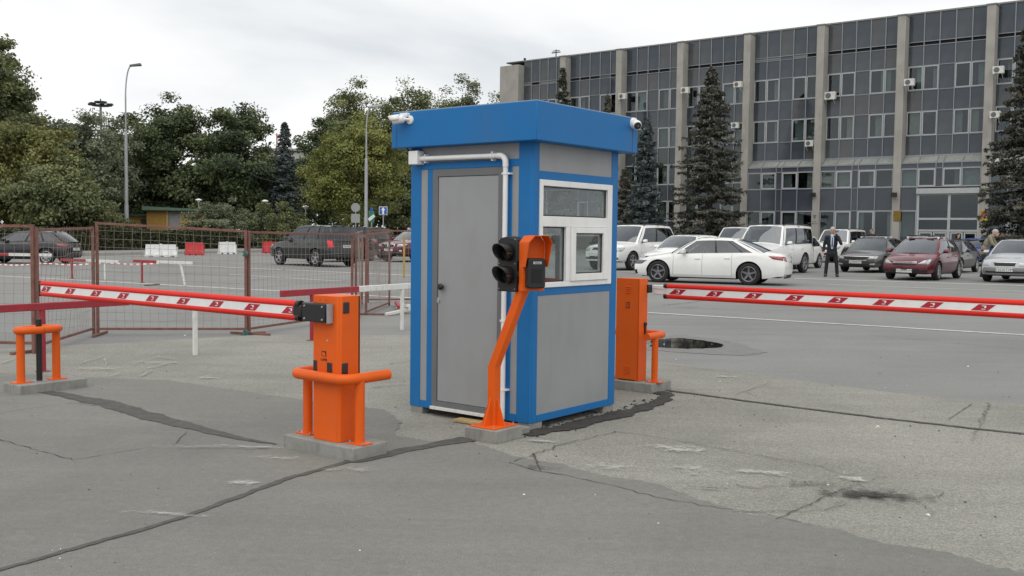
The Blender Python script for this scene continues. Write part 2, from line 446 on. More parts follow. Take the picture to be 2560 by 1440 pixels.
def strip(name, px, width, mat, z, amp=0.45, step=0.035, jit=0.004, kind='structure'):
    r = random.Random(hash(name) % 1000 if False else len(px) * 7 + int(px[0][0]))
    pts = jag(gp(*px), step, jit, r)
    o = ribbon(MB(), pts, width, z, r, amp).build(name, mat); tag(o, kind=kind); return o
# sealed cable trenches
strip('cable_trench', [(105, 982), (160, 990), (260, 1010), (380, 1045), (500, 1075), (600, 1100), (690, 1114)],
      lambda t: 0.05 + 0.15 * math.sin(math.pi * min(1, t * 0.9 + 0.15)) if t < 0.97 else 0.03, M_BITUM, 0.012, 0.22)
strip('cable_trench', [(-200, 1486), (0, 1430), (180, 1378), (360, 1328), (480, 1290), (600, 1245), (720, 1200), (800, 1178), (880, 1156), (960, 1140), (1060, 1119), (1170, 1100)],
      lambda t: 0.040 + 0.025 * t + (0.075 if t > 0.72 else 0.0), M_BITUM, 0.012, 0.3)
strip('cable_trench', [(1665, 978), (1760, 990), (1860, 1004), (2000, 1022), (2200, 1047), (2400, 1070), (2700, 1102)], 0.042, M_BITUM, 0.012, 0.25)
strip('cable_trench', [(1305, 1088), (1370, 1080), (1430, 1066), (1500, 1049), (1560, 1035), (1620, 1020), (1655, 1003), (1668, 990), (1640, 982)],
      lambda t: 0.20 - 0.07 * t, M_SOIL, 0.012, 0.5, 0.03, 0.004)
# hairline cracks
cr = MB(); rc = random.Random(11)
def crack(px, w=0.010, jit=0.016, step=0.05):
    pts = jag(gp(*px), step, jit * .55, rc)
    ribbon(cr, pts, lambda t: .72 * w * (1 - 0.5 * t) * rc.uniform(0.4, 1.3), 0.0115, rc, 0.3)
crack([(0, 1102), (90, 1128), (180, 1154), (260, 1140), (360, 1124), (460, 1110)], 0.011)
crack([(170, 1010), (300, 1022), (430, 1055), (470, 1072)], 0.010)
crack([(0, 1035), (90, 1022), (170, 1012)], 0.007)
crack([(440, 1112), (470, 1080)], 0.009)
crack([(1285, 1157), (1400, 1115), (1540, 1082), (1620, 1092), (1700, 1106)], 0.013)
crack([(1272, 1160), (1340, 1180), (1430, 1195), (1560, 1225), (1660, 1250), (1800, 1275), (1920, 1290), (2030, 1318)], 0.012)
crack([(1332, 1136), (1352, 1182)], 0.020, 0.006)
crack([(1700, 1106), (1900, 1142), (2050, 1168), (2110, 1195), (2160, 1222)], 0.011)
crack([(2475, 1010), (2460, 1040), (2448, 1070), (2432, 1105)], 0.014, 0.03, 0.02)
crack([(2430, 1012), (2370, 1052)], 0.014, 0.004)
crack([(1840, 988), (1930, 958)], 0.010, 0.006)
crack([(1860, 980), (1902, 998)], 0.008)
crack([(2305, 1047), (2360, 1045)], 0.009)
crack([(1940, 1302), (1990, 1280), (2060, 1245), (2140, 1215), (2215, 1194)], 0.011)
crack([(1830, 1284), (1930, 1282), (2060, 1280), (2120, 1262)], 0.010)
crack([(1840, 1215), (1900, 1225), (1990, 1218), (2060, 1212), (2130, 1225)], 0.010, 0.03)
crack([(2090, 1192), (2150, 1190), (2230, 1200)], 0.007)
crack([(2160, 1240), (2220, 1245), (2290, 1250), (2350, 1244), (2360, 1236), (2330, 1226), (2270, 1220)], 0.009, 0.02)
crack([(2200, 1226), (2250, 1240), (2300, 1262), (2330, 1290)], 0.008, 0.03)
crack([(2080, 1266), (2130, 1252), (2200, 1256), (2260, 1270)], 0.008, 0.02)
crack([(1640, 912), (1800, 928), (1990, 955)], 0.010)
crack([(2170, 838), (2400, 860), (2700, 890)], 0.016)
crack([(1740, 770), (1860, 778), (2020, 790)], 0.016)
crack([(1655, 764), (1720, 758), (1760, 752)], 0.05, 0.03)
crack([(640, 1000), (700, 990), (760, 984)], 0.01)
crack([(930, 972), (1028, 962)], 0.016)
crack([(560, 800), (700, 790), (860, 796)], 0.02, 0.03)
crack([(400, 806), (470, 798), (600, 800)], 0.02, 0.03)
crack([(975, 912), (1030, 905)], 0.02, 0.02)
o = cr.build('ground_cracks', M_CRACK); tag(o, kind='stuff')

def cloud_sheet(name, px, rad_u, rad_v, col, z, amount=0.55, seed=0.0, scale=9.0, rough=0.95):
    """stain with a ragged see-through edge"""
    m, n, l, b = nt(name + '_mat')
    tc = n.new('ShaderNodeTexCoord')
    ln = n.new('ShaderNodeVectorMath'); ln.operation = 'LENGTH'; l.new(tc.outputs['Object'], ln.inputs[0])
    ns = n.new('ShaderNodeTexNoise'); ns.inputs['Scale'].default_value = scale; ns.inputs['Detail'].default_value = 12; ns.inputs['Roughness'].default_value = 0.82
    ad = n.new('ShaderNodeVectorMath'); ad.operation = 'ADD'; ad.inputs[1].default_value = (seed, seed * 1.7, 0); iso = n.new('ShaderNodeVectorMath'); iso.operation = 'MULTIPLY'; iso.inputs[1].default_value = (rad_u * 1.25, rad_v * 1.5, 1); l.new(tc.outputs['Object'], iso.inputs[0]); l.new(iso.outputs[0], ad.inputs[0]); l.new(ad.outputs[0], ns.inputs['Vector'])
    su = n.new('ShaderNodeMath'); su.operation = 'SUBTRACT'; su.inputs[0].default_value = 1.0; l.new(ln.outputs['Value'], su.inputs[1])
    mr = n.new('ShaderNodeMapRange'); mr.inputs[1].default_value = 0.0; mr.inputs[2].default_value = 0.9; mr.inputs[3].default_value = -0.22; mr.inputs[4].default_value = 0.07; l.new(su.outputs[0], mr.inputs[0])
    a2 = n.new('ShaderNodeMath'); a2.operation = 'ADD'; l.new(ns.outputs['Fac'], a2.inputs[0]); l.new(mr.outputs[0], a2.inputs[1])
    r2 = n.new('ShaderNodeMapRange'); r2.inputs[1].default_value = 0.49; r2.inputs[2].default_value = 0.60; r2.inputs[3].default_value = 0; r2.inputs[4].default_value = amount; l.new(a2.outputs[0], r2.inputs[0])
    l.new(r2.outputs[0], b.inputs['Alpha']); b.inputs['Base Color'].default_value = (*col, 1); b.inputs['Roughness'].default_value = rough
    c = G(*px)
    pts = [(math.cos(2 * math.pi * i / 20), math.sin(2 * math.pi * i / 20)) for i in range(20)]
    o = sheet(name, pts, 0.0, m)
    o.location = (c.x, c.y, z); o.scale = (rad_u * 1.25, rad_v * 1.5, 1); o.rotation_euler = (0, 0, TH + 0.5)
    return o
CH = (0.50, 0.49, 0.46)
for i, (px, a, b_, am) in enumerate((((1690, 1125), 0.45, 0.25, 0.75), ((1520, 1170), 0.40, 0.16, 0.6), ((1900, 1185), 0.45, 0.13, 0.65), ((2130, 1200), 0.22, 0.12, 0.75),
                                ((610, 1212), 0.22, 0.10, 0.75), ((420, 1290), 0.50, 0.07, 0.6), ((700, 1150), 0.35, 0.10, 0.5), ((640, 1122), 0.55, 0.05, 0.6),
                                ((400, 910), 0.7, 0.25, 0.4), ((520, 948), 0.3, 0.12, 0.6), ((1360, 1108), 0.25, 0.08, 0.6), ((1730, 1180), 0.3, 0.3, 0.5), ((1820, 945), 0.3, 0.12, 0.6), ((880, 1180), 0.4, 0.15, 0.35), ((250, 925), 0.6, 0.3, 0.35))):
    cloud_sheet('chalky_stain', px, a, b_, CH, 0.0125 + 0.0004 * i, am, i * 3.7)
for i, (px, a, b_, am) in enumerate((((2150, 1240), 0.55, 0.22, 0.85), ((2180, 1244), 0.38, 0.13, 0.9), ((2260, 1250), 0.35, 0.16, 0.6), ((2020, 1215), 0.5, 0.12, 0.4), ((1720, 770), 0.6, 0.25, 0.4), ((1350, 1175), 0.25, 0.06, 0.6), ((1780, 1228), 0.25, 0.035, 0.7))):
    cloud_sheet('grimy_stain', px, a, b_, (0.05, 0.047, 0.042), 0.019 + 0.0004 * i, am, 50 + i * 2.9, 12)
# chalk scratches by the red and white bar
sx = MB(); rs_ = random.Random(5)
for a, b_ in (((255, 949), (300, 938)), ((330, 915), (400, 895)), ((370, 925), (440, 908)), ((262, 900), (272, 930)), ((395, 896), (442, 902)), ((200, 912), (260, 894)), ((350, 946), (380, 930)), ((0, 912), (60, 895)), ((490, 955), (530, 942)), ((1690, 976), (1870, 973)), ((380, 1124), (680, 1126))):
    pts = jag(gp(a, b_), 0.08, 0.01, rs_); ribbon(sx, pts, lambda t: 0.012 * rs_.uniform(0.3, 1.2), 0.026, rs_, 0.4)
o = sx.build('chalk_scratches', M_LINE2); tag(o, kind='stuff')
# small stones and litter crumbs
db = MB(); rd = random.Random(21)
def stone(p, r):
    k = [(p.x + r * math.cos(a) * rd.uniform(.6, 1.2), p.y + r * math.sin(a) * rd.uniform(.6, 1.2), 0.006) for a in (0.3, 1.6, 2.8, 4.1, 5.3)]
    t = (p.x, p.y, 0.006 + r * rd.uniform(.5, .9)); b0 = len(db.v); db.v += k + [t]
    db.f += [(b0 + i, b0 + (i + 1) % 5, b0 + 5) for i in range(5)]
for i in range(170):
    px = rd.uniform(-40, 2600); py = rd.choice((rd.uniform(800, 1150), rd.uniform(850, 1440)))
    p = G(px, py); stone(p, rd.uniform(0.003, 0.010))
for t in np.linspace(0, 1, 160):
    p = G(1310 + 350 * t + rd.gauss(0, 6), 1088 - 95 * t ** 1.1 + rd.gauss(0, 6)); stone(p, rd.uniform(0.005, 0.022))
o = db.build('loose_stones', M_SOIL); tag(o, kind='stuff')
db = MB()
for px in ((1690, 900), (2195, 1068), (2190, 1071), (150, 1400), (462, 840), (590, 826), (1310, 1240), (2110, 1183), (2150, 1200), (2070, 1215), (2320, 1290), (2420, 918), (1800, 955), (1780, 862), (900, 1380), (1660, 862)):
    stone(G(*px), rd.uniform(0.008, 0.018))
for i in range(40): stone(G(rd.uniform(-40, 2600), rd.uniform(850, 1440)), rd.uniform(0.003, 0.008))
o = db.build('paper_crumbs', M_WHITE2); tag(o, kind='stuff')
# puddle in a sunken spot beyond the right-hand boom
M_WET = pm('wet_asphalt', (0.150, 0.149, 0.142), 0.45, var=0.25, scale=6)
wet = jag(gp((1620, 845), (1700, 838), (1790, 848), (1870, 865), (1915, 882), (1860, 890), (1740, 884), (1620, 876), (1620, 845)), 0.06, 0.02, rng)
sheet('wet_ground', wet[:-1], 0.004, M_WET)
M_WATER, n_, l_, b_w = nt('puddle_water'); b_w.inputs['Base Color'].default_value = (0.012, 0.011, 0.010, 1); b_w.inputs['Roughness'].default_value = 0.03
ns_ = n_.new('ShaderNodeTexNoise'); ns_.inputs['Scale'].default_value = 6; bp_ = n_.new('ShaderNodeBump'); bp_.inputs['Strength'].default_value = 0.04
l_.new(ns_.outputs['Fac'], bp_.inputs['Height']); l_.new(bp_.outputs[0], b_w.inputs['Normal'])
pud = jag(gp((1630, 850), (1700, 846), (1760, 852), (1808, 862), (1795, 870), (1720, 873), (1630, 868), (1630, 850)), 0.06, 0.015, rng)
sheet('puddle', pud[:-1], 0.008, M_WATER)
# painted parking lines
def pline(a, b, w=0.10, mat=None, name='parking_line'):
    w *= 2.0
    r = random.Random(int(a[0] + b[1])); A, B = G(*a), G(*b)
    pts = jag([A, B], 0.35, 0.004, r)
    o = ribbon(MB(), pts, w, 0.0062, r, 0.12).build(name, mat or M_LINE); tag(o, kind='structure')
pline((1620, 782), (2900, 858), 0.075)
pline((-60, 687), (1060, 747), 0.10)
pline((440, 663), (1060, 690), 0.12)
pline((570, 686), (860, 704), 0.10, M_LINE2)
pline((230, 672), (320, 677), 0.10, M_LINE2)
pline((420, 652), (640, 661), 0.10, M_LINE2)
pline((1985, 696), (2800, 722), 0.16)
pline((2065, 711), (2800, 738), 0.09)
pline((1500, 676), (1620, 682), 0.12)
pline((2000, 772), (2160, 776), 0.06, M_LINE2)
# kerb, pavement and verge at the far left edge of the lot
k0, k1 = G(-900, 663), G(760, 628)
kd = (k1 - k0).normalized(); kn = Vector((-kd.y, kd.x, 0))
mb = MB()
L_ = (k1 - k0).length; nk = int(L_ / 2.0)
pv = MB(); p0, p1 = k0 + kn * 0.16, k1 + kn * 0.16
pv.grid([[(p0.x, p0.y, .13), (p1.x, p1.y, .13)], [((p0 + kn * 5).x, (p0 + kn * 5).y, .13), ((p1 + kn * 5).x, (p1 + kn * 5).y, .13)]])
pvo = pv.build('pavement', M_PAVE); tag(pvo, kind='structure')
kb = bpy.data.objects.new('kerb', None); COL.objects.link(kb); tag(kb, kind='structure')
kme = MB().box(0, 2.0 - 0.015, 0, 0.15, 0, 0.15).mesh('kerb_stone', M_KERB)
for i in range(nk):
    q = k0 + kd * (i * 2.0); ks = bpy.data.objects.new('kerb_stone', kme); COL.objects.link(ks); ks.parent = kb
    ks.location = (q.x, q.y, rng.uniform(-0.01, 0.004)); ks.rotation_euler = (0, 0, math.atan2(kd.y, kd.x))
a, b_ = k0 + kn * 5.16, k1 + kn * 5.16
lw = MB(); lw.grid([[(a.x - 200, a.y + 120, .10), (a.x, a.y, .10), (b_.x, b_.y, .10), (b_.x + 2, b_.y + 40, .10)], [(a.x - 200, 400, .10), (a.x, 400, .10), (b_.x, 400, .10), (b_.x + 2, 400, .10)]])
tag(lw.build('lawn', M_EARTH), kind='structure')
# ================================================================== GUARD BOOTH
def site_thing(name, label, cat, u, v, z=0.0, group=None, rz=0.0):
    return thing(name, label, cat, S(u, v, z), TH + rz, group)
BW, BD = 1.244, 1.185     # along U, along V
ZB, ZE, ZT = 0.058, 2.20, 2.469
bt = site_thing('guard_booth', 'blue and grey guard booth with flat blue roof between the two boom barriers', 'booth', 0, 0)
T = 0.045
# walls (grey sandwich panels)
box('wall_panel', M_GREY, bt, -1.135, -1.064, 0, T, ZB + .06, 2.005)
box('wall_panel', M_GREY, bt, -0.192, -0.128, 0, T, ZB + .06, 2.005)
box('wall_panel', M_GREY, bt, -1.13, -0.128, 0, T, 2.062, ZE)
box('wall_panel', M_GREY, bt, -T, 0, 0.079, 1.09, 1.972, ZE)
box('wall_panel', M_GREY, bt, -T, 0, 0.079, 1.09, 0.116, 1.027)
box('wall_panel', M_GREY, bt, -BW, -BW + T, 0.079, 1.09, ZB, ZE)
# back wall with its own window opening
box('wall_panel', M_GREY, bt, -BW + .06, -0.06, BD - T, BD, ZB, 1.06)
box('wall_panel', M_GREY, bt, -BW + .06, -0.06, BD - T, BD, 1.93, ZE)
box('wall_panel', M_GREY, bt, -BW + .06, -1.08, BD - T, BD, 1.06, 1.93)
P = 0.004
# blue profiles
def blue(n, *a, bev=0.003): return box(n, M_BLUE, bt, *a, bevel=bev)
mb = MB(); mb.prism([(-0.13, -P), (-0.012, -P), (P, 0.012), (P, 0.079), (-T - .01, 0.079), (-T - .01, T + .01), (-0.13, T + .01)], 'z', ZB, ZE)
mb.build('corner_post', M_BLUE, bt, bevel=0.003)
blue('corner_post', -BW - P, -1.135, -P, T + .01, ZB, ZE)
blue('corner_post', -T - .01, P, 1.09, BD + P, ZB, ZE)
blue('corner_post', -BW - P, -1.18, 1.09, BD + P, ZB, ZE)
blue('trim_strip', -1.064, -1.002, -P, T, ZB + .06, 2.005)
blue('trim_strip', -0.266, -0.192, -P, T, ZB + .06, 2.005)
blue('trim_strip', -1.1345, -0.1305, -P, T, 2.005, 2.062)
blue('trim_strip', -1.1345, -1.002, -P, T, ZB, ZB + .06)
blue('trim_strip', -0.266, -0.1305, -P, T, ZB, ZB + .06)
blue('trim_strip', -T, P, 0.0795, 1.0895, 1.907, 1.972)
blue('trim_strip', -T, P, 0.0795, 1.0895, 1.027, 1.086)
blue('trim_strip', -T, P, 0.0795, 1.0895, ZB, 0.116)
# floor, ceiling, feet
box('floor_slab', M_GREYD, bt, -BW + .02, -.02, .02, BD - .02, ZB - .005, ZB + .02)
for (x0, x1, y0, y1) in ((-1.24, -1.11, 0.0, .12), (-.115, -.002, .004, .16), (-.14, -.004, 1.03, 1.178), (-1.24, -1.1, 1.04, 1.178)):
    box('foot', M_CONC, bt, x0, x1, y0, y1, 0.0, ZB)
# door
box('door_frame', M_GREYD, bt, -1.002, -0.945, -.010, T, .085, 2.004, 0.002)
box('door_frame', M_GREYD, bt, -0.322, -0.266, -.010, T, .085, 2.004, 0.002)
box('door_frame', M_GREYD, bt, -0.945, -0.322, -.010, T, 1.945, 2.004, 0.002)
box('door_frame', M_GREYD, bt, -0.945, -0.322, -.010, T, .085, .128, 0.002)
box('threshold', M_WHITE2, bt, -1.002, -0.266, -.03, T, .060, .0845, 0.002)
dr = box('door', M_GREY, bt, -0.942, -0.325, -.004, .03, .131, 1.942, 0.003)
mb = MB(); mb.lathe([(0.001, -.052), (.018, -.05), (.027, -.040), (.027, -.03), (.012, -.022), (.010, -.004), (.001, -.004)], 18, 'y', (-0.887, 0, 1.062))
mb.build('door_knob', M_BLACK, dr, smooth=40)
mb = MB(); mb.lathe([(0.001, -.014), (.013, -.014), (.015, -.008), (.015, -.004)], 16, 'y', (-0.932, 0, .948)); mb.box(-.944, -.921, -.008, -.003, .925, .972)
mb.build('lock_plate', M_STEEL, dr, smooth=40)
# window in the right wall: white plastic frame, fixed light above, fixed and opening lights below
wz0, wz1, wv0, wv1 = 1.086, 1.907, 0.0795, 1.0895
def wbox(n, v0, v1, z0, z1, d0=-T, d1=0.016, par=None, bev=0.004): return box(n, M_WHITE, par if par is not None else WIN[0], d0, d1, v0, v1, z0, z1, bev)
WIN = [bt]
win = wbox('window', wv0, wv0 + .040, wz0, wz1)
WIN[0] = win
wbox('frame_bar', wv1 - .068, wv1, wz0, wz1); wbox('frame_bar', wv0 + .0405, wv1 - .0685, wz1 - .046, wz1)
wbox('frame_bar', wv0 + .0405, wv1 - .0685, wz0, wz0 + .040); wbox('frame_bar', wv0 + .0405, wv1 - .0685, 1.552, 1.632)
wbox('frame_bar', .427, .482, wz0 + .0405, 1.5515)
GL = glass('booth_glass', (0.93, 0.96, 0.95), 0.97)
def pane(v0, v1, z0, z1, par, d=-.012): box('pane', GL, par, d - .004, d, v0, v1, z0, z1)
pane(.12, 1.02, 1.633, 1.86, win); pane(.12, .4265, 1.127, 1.551, win)
sash = wbox('sash', .4835, .546, 1.127, 1.5505, -.03, .030)
wbox('sash_bar', .944, 1.0195, 1.127, 1.5505, -.03, .030, sash); wbox('sash_bar', .5465, .9435, 1.505, 1.5505, -.03, .030, sash); wbox('sash_bar', .5465, .9435, 1.127, 1.183, -.03, .030, sash)
pane(.5465, .9435, 1.1835, 1.5045, sash, .006)
mb = MB()
for (a, b_, c, d) in ((.12, 1.02, 1.633, 1.86), (.12, .4265, 1.127, 1.551), (.5465, .9435, 1.1835, 1.5045)):
    for q in ((a, a + .009, c, d), (b_ - .009, b_, c, d), (a + .009, b_ - .009, c, c + .009), (a + .009, b_ - .009, d - .009, d)):
        dd = -.0115 if a < .5 else .0065
        mb.box(dd, dd + .006, *q)
mb.build('gasket', M_BLACK, win)
# window in the back wall
bw = box('window', M_WHITE, bt, -1.08, -1.03, BD - T, BD + .012, 1.0605, 1.9295, 0.003)
for q in ((-.11, -.06, 1.0605, 1.9295), (-1.0295, -.1105, 1.88, 1.9295), (-1.0295, -.1105, 1.0605, 1.11), (-1.0295, -.1105, 1.56, 1.61), (-.60, -.55, 1.1105, 1.5595)):
    box('frame_bar', M_WHITE, bw, q[0], q[1], BD - T, BD + .012, q[2], q[3], 0.003)
for q in ((-1.03, -.11, 1.61, 1.88), (-1.03, -.60, 1.11, 1.56), (-.55, -.11, 1.11, 1.56)):
    box('pane', GL, bw, q[0], q[1], BD - .02, BD - .016, q[2], q[3])
# small desk seen through the glass
box('desk_top', M_WOOD, bt, -.62, -.06, .06, 1.10, 0.86, 0.885, 0.003)
# roof
OV = 0.118
rf = MB().box(-BW - OV, OV, -OV, BD + OV, 2.181, ZT).build('roof', M_BLUE, bt, bevel=0.006)
c1 = 0.0015; M_SEAM = pm('blue_seam', (0.012, 0.06, 0.16), 0.5)
MB().box(-BW - OV + .055, -BW - OV + .059, -OV - c1, -OV, 2.185, ZT - .01).build('seam', M_SEAM, rf)
MB().box(OV, OV + c1, BD + OV - .085, BD + OV - .081, 2.185, ZT - .01).build('seam', M_SEAM, rf)
box('roof_cap', pm('roof_zinc', (0.35, 0.38, 0.42), .5, .6), rf, -BW - OV + .01, OV - .01, -OV + .01, BD + OV - .01, ZT, ZT + .006)
# cable conduit
mb = MB(); y = -.045; rr = .0195
pts = [(-1.10, y, 2.092), (-.28, y, 2.086)] + [(-.28 + .055 * math.sin(a), y, 2.031 + .055 * math.cos(a)) for a in [R(15 * i) for i in range(1, 7)]] + [(-.225, y, 1.6), (-.228, y, .8), (-.23, y, .075)]
mb.tube(pts, rr, 14)
pipe = mb.build('conduit', M_WHITE, bt, smooth=50)
mb = MB()
for z in (2.0, 1.98): pass
mb.tube([(-.305, y, 2.086), (-.28, y, 2.086)] + [(-.28 + .055 * math.sin(a), y, 2.031 + .055 * math.cos(a)) for a in [R(15 * i) for i in range(1, 7)]] + [(-.225, y, 2.0)], rr + .0035, 14, False)
mb.build('elbow', M_WHITE, pipe, smooth=50)
for (x, z, h) in ((-1.06, 2.092, 1), (-.36, 2.086, 1), (-.225, 1.95, 0), (-.226, 1.40, 0), (-.228, .83, 0), (-.23, .3, 0)):
    mb = MB()
    if h: mb.tube([(x - .008, y, z), (x + .008, y, z)], rr + .004, 14); mb.box(x - .007, x + .007, y, .0, z - .036, z + .034)
    else: mb.tube([(x, y, z - .008), (x, y, z + .008)], rr + .004, 14); mb.box(x - .038, x + .036, y, .0, z - .007, z + .007)
    mb.build('pipe_clip', M_WHITE, pipe, smooth=40)
jb = box('junction_box', M_WHITE, bt, -1.20, -1.10, -.09, -.004, 2.045, 2.155, 0.005)
mb = MB(); mb.tube([(-1.19, -.05, 2.155), (-1.215, -.07, 2.16), (-1.225, -.08, 2.182)], .006, 6); mb.tube([(-1.205, .0, 2.18), (-1.255, -.03, 2.12), (-1.262, -.02, 2.05)], .007, 6)
mb.build('cable', M_BLACK, bt, smooth=60)
# ================================================================== CCTV on the booth
u_, v_, z_ = on_v(1026, 300, -OV)
sc = site_thing('security_camera', 'white bullet security camera on the roof fascia above the booth door', 'camera', u_, v_, z_)
mb = MB(); mb.lathe([(.001, -.018), (.022, -.018), (.034, -.012), (.036, 0)], 20, 'y'); mb.build('mount', M_WHITE, sc, smooth=40)
mb = MB(); mb.tube([(0, -.015, 0), (-.012, -.045, .004), (-.035, -.055, .002)], .012, 10); mb.ball((-.022, -.05, .003), .019); mb.build('knuckle', M_WHITE, sc, smooth=50)
d = Vector((-0.88, -0.42, -0.14)).normalized(); c0 = Vector((-.02, -.055, .006))
side = d.cross(Vector((0, 0, 1))).normalized(); up = side.cross(d)
def cpt(t, a, r): return c0 + d * t + (side * math.cos(a) + up * math.sin(a)) * r
mb = MB()
rows = []
for t, r in ((0, .004), (0, .026), (.008, .032), (.07, .033), (.092, .034)): rows.append([cpt(t, 2 * math.pi * i / 18, r) for i in range(19)])
mb.grid(rows); bod = mb.build('body', M_WHITE, sc, smooth=45)
mb = MB(); mb.grid([[cpt(.030, math.pi * (-.05 + 1.1 * i / 12), .039) for i in range(13)], [cpt(.100 + .026 * math.sin(math.pi * i / 12), math.pi * (-.05 + 1.1 * i / 12), .039) for i in range(13)]])
hd = mb.build('sun_shield', M_WHITE, bod, smooth=45)
s_ = hd.modifiers.new('solid', 'SOLIDIFY'); s_.thickness = .004
mb = MB(); mb.grid([[cpt(.080, 2 * math.pi * i / 18, r) for i in range(19)] for r in (.0345, .030)] + [[cpt(.082, 2 * math.pi * i / 18, r) for i in range(19)] for r in (.018, .001)])
mb.build('lens', M_BLACK, bod, smooth=45)
box('bracket_box', M_WHITE, sc, -.085, .0, -.04, -.001, .022, .055, .005)
u_, v_, z_ = on_u(1582, 311, OV)
sc = site_thing('security_camera', 'round white eyeball security camera on the roof fascia above the booth window', 'camera', u_, v_, z_)
mb = MB(); mb.lathe([(.001, .03), (.03, .03), (.043, .022), (.045, 0)], 22, 'x', (0, 0, .010)); mb.build('mount', M_WHITE, sc, smooth=40)
mb = MB(); mb.ball((.042, -.006, -.008), .040, 20, 14); eb = mb.build('eyeball', M_WHITE, sc, smooth=60)
mb = MB()
d = Vector((.72, -.62, -.32)).normalized(); c0 = Vector((.042, -.006, -.008)); side = d.cross(Vector((0, 0, 1))).normalized(); up = side.cross(d)
mb.grid([[cpt(t, 2 * math.pi * i / 18, r) for i in range(19)] for t, r in ((.026, .031), (.036, .027), (.0375, .018), (.040, .001))]); mb.build('lens', M_BLACK, eb, smooth=40)

# ================================================================== concrete plinths
def plinth(label, u0, u1, v0, v1, h, g=None):
    t = MB(); cu, cv = (u0 + u1) / 2, (v0 + v1) / 2
    t.box(u0 - cu, u1 - cu, v0 - cv, v1 - cv, 0, h)
    o = t.build('concrete_plinth', M_CONC, None, bevel=.008, loc=S(cu, cv), rz=TH)
    tag(o, label, 'plinth', 'concrete plinths'); return o
plinth('grey concrete plinth under the boom barrier with the full visible front', -.935, -.24, -1.58, -1.265, .095)
plinth('low concrete plinth under the boom rest with the black post', -4.68, -4.37, -1.735, -1.10, .093)
plinth('small square concrete plinth under the leaning card reader post', -.185, .11, -.538, -.235, .097)
plinth('concrete plinth beyond the booth under the second boom barrier', -.86, -.205, 2.185, 2.555, .095)
plinth('low concrete block wedged between the reader post and the booth corner', -.125, .05, -.225, -.06, .055)
ok = MB().box(-.15, .15, -.05, .05, 0, .022).build('wood_offcut', M_WOOD, None, bevel=.003, loc=S(-.52, -.06, .009), rz=TH + .1)
tag(ok, 'short pale wooden board lying on the ground at the booth doorstep', 'board')
ok = MB().box(-.07, .07, -.03, .03, 0, .012).build('foam_scrap', M_WHITE2, None, bevel=.003, loc=S(-.33, -.10, .009), rz=TH - .1)
tag(ok, 'small white scrap lying beside the wooden board at the doorstep', 'scrap')

# ================================================================== boom barriers
def flat_poly(name, mat, parent, pts3, off):
    n = (Vector(pts3[1]) - Vector(pts3[0])).cross(Vector(pts3[2]) - Vector(pts3[0])).normalized() * off
    k = len(pts3); vs = [Vector(p) for p in pts3] + [Vector(p) + n for p in pts3]
    return MB().add(vs, [tuple(range(k))[::-1], tuple(range(k, 2 * k))] + [(i, (i + 1) % k, k + (i + 1) % k, k + i) for i in range(k)]).build(name, mat, parent)
def logo(parent, x, yf, z, s, mat):
    """maker's mark on a face looking along -Y: open box outline with a filled corner, word below"""
    def P(a, b): return (x + a * s, yf, z + b * s)
    flat_poly('logo', mat, parent, [P(-.5, .5), P(.5, .5), P(.5, -.38), P(.30, -.22), P(.30, .22), P(-.02, .36), P(-.5, .36)], .001)
    flat_poly('logo', mat, parent, [P(-.5, .30), P(-.40, .30), P(-.40, -.12), P(.22, -.32), P(.30, -.42), P(-.5, -.18)], .001)
    txt('lettering', 'CAME', s * .52, mat, parent, frame_mtx((x, yf - .001, z - .78 * s), (0, -1, 0)), .0006)
def boom(parent, x0, x1, yc, z0, z1, first_sticker, n_st, pitch, face=-1, solid_start=0.0):
    """white profile with red rubber bumpers above and below; face = side that carries the stickers"""
    h = z1 - z0; hr = h * .30; w = .045
    L = abs(x1 - x0); sg = 1 if x1 > x0 else -1
    arm = MB().box(min(x0, x1), max(x0, x1), yc - w / 2, yc + w / 2, z0 + hr * .8, z1 - hr * .8).build('boom_arm', M_WHITE, parent, bevel=.006)
    a, b_ = (x0 + sg * solid_start, x1)
    for zc in (z1 - hr * .55, z0 + hr * .55):
        prof = [(yc + math.cos(t) * .030, zc + math.sin(t) * hr * .62) for t in [2 * math.pi * i / 16 for i in range(16)]]
        MB().prism(prof, 'x', min(a, b_), max(a, b_)).build('rubber_bumper', M_RUBBER_RED, arm, smooth=50)
        MB().prism([(yc + (p[0] - yc) * 1.06, zc + (p[1] - zc) * 1.06) for p in prof], 'x', a - .012 if sg > 0 else a - .022, a + .022 if sg > 0 else a + .012).build('end_cap', M_BLACK, arm, smooth=50)
    e0, e1 = (x1 - .004, x1 + .012) if sg > 0 else (x1 - .012, x1 + .004)
    MB().box(e0, e1, yc - .033, yc + .033, z0 - .002, z1 + .002).build('end_cap', M_BLACK, arm, bevel=.004)
    yf = yc + face * (w / 2 + .0015); zt, zb = z1 - hr * 1.08, z0 + hr * 1.08; sk = .030; sw = .062
    for i in range(n_st):
        x = first_sticker + i * pitch * sg
        st = flat_poly('sticker', M_STICK, arm, [(x - sw - sk, yf, zb), (x + sw - sk, yf, zb), (x + sw + sk, yf, zt), (x - sw + sk, yf, zt)], .0006)
        hh = (zt - zb)
        for (p, q, r_, s2) in ((-.012, .020, .22, .32), (.006, .020, -.05, .22), (-.016, .014, -.30, -.20)):
            zc = (zt + zb) / 2
            flat_poly('sticker_mark', M_WHITE, st, [(x + p, yf - .0012, zc + r_ * hh), (x + q, yf - .0012, zc + r_ * hh), (x + q + .004, yf - .0012, zc + s2 * hh), (x + p + .004, yf - .0012, zc + s2 * hh)], .0004)
    return arm
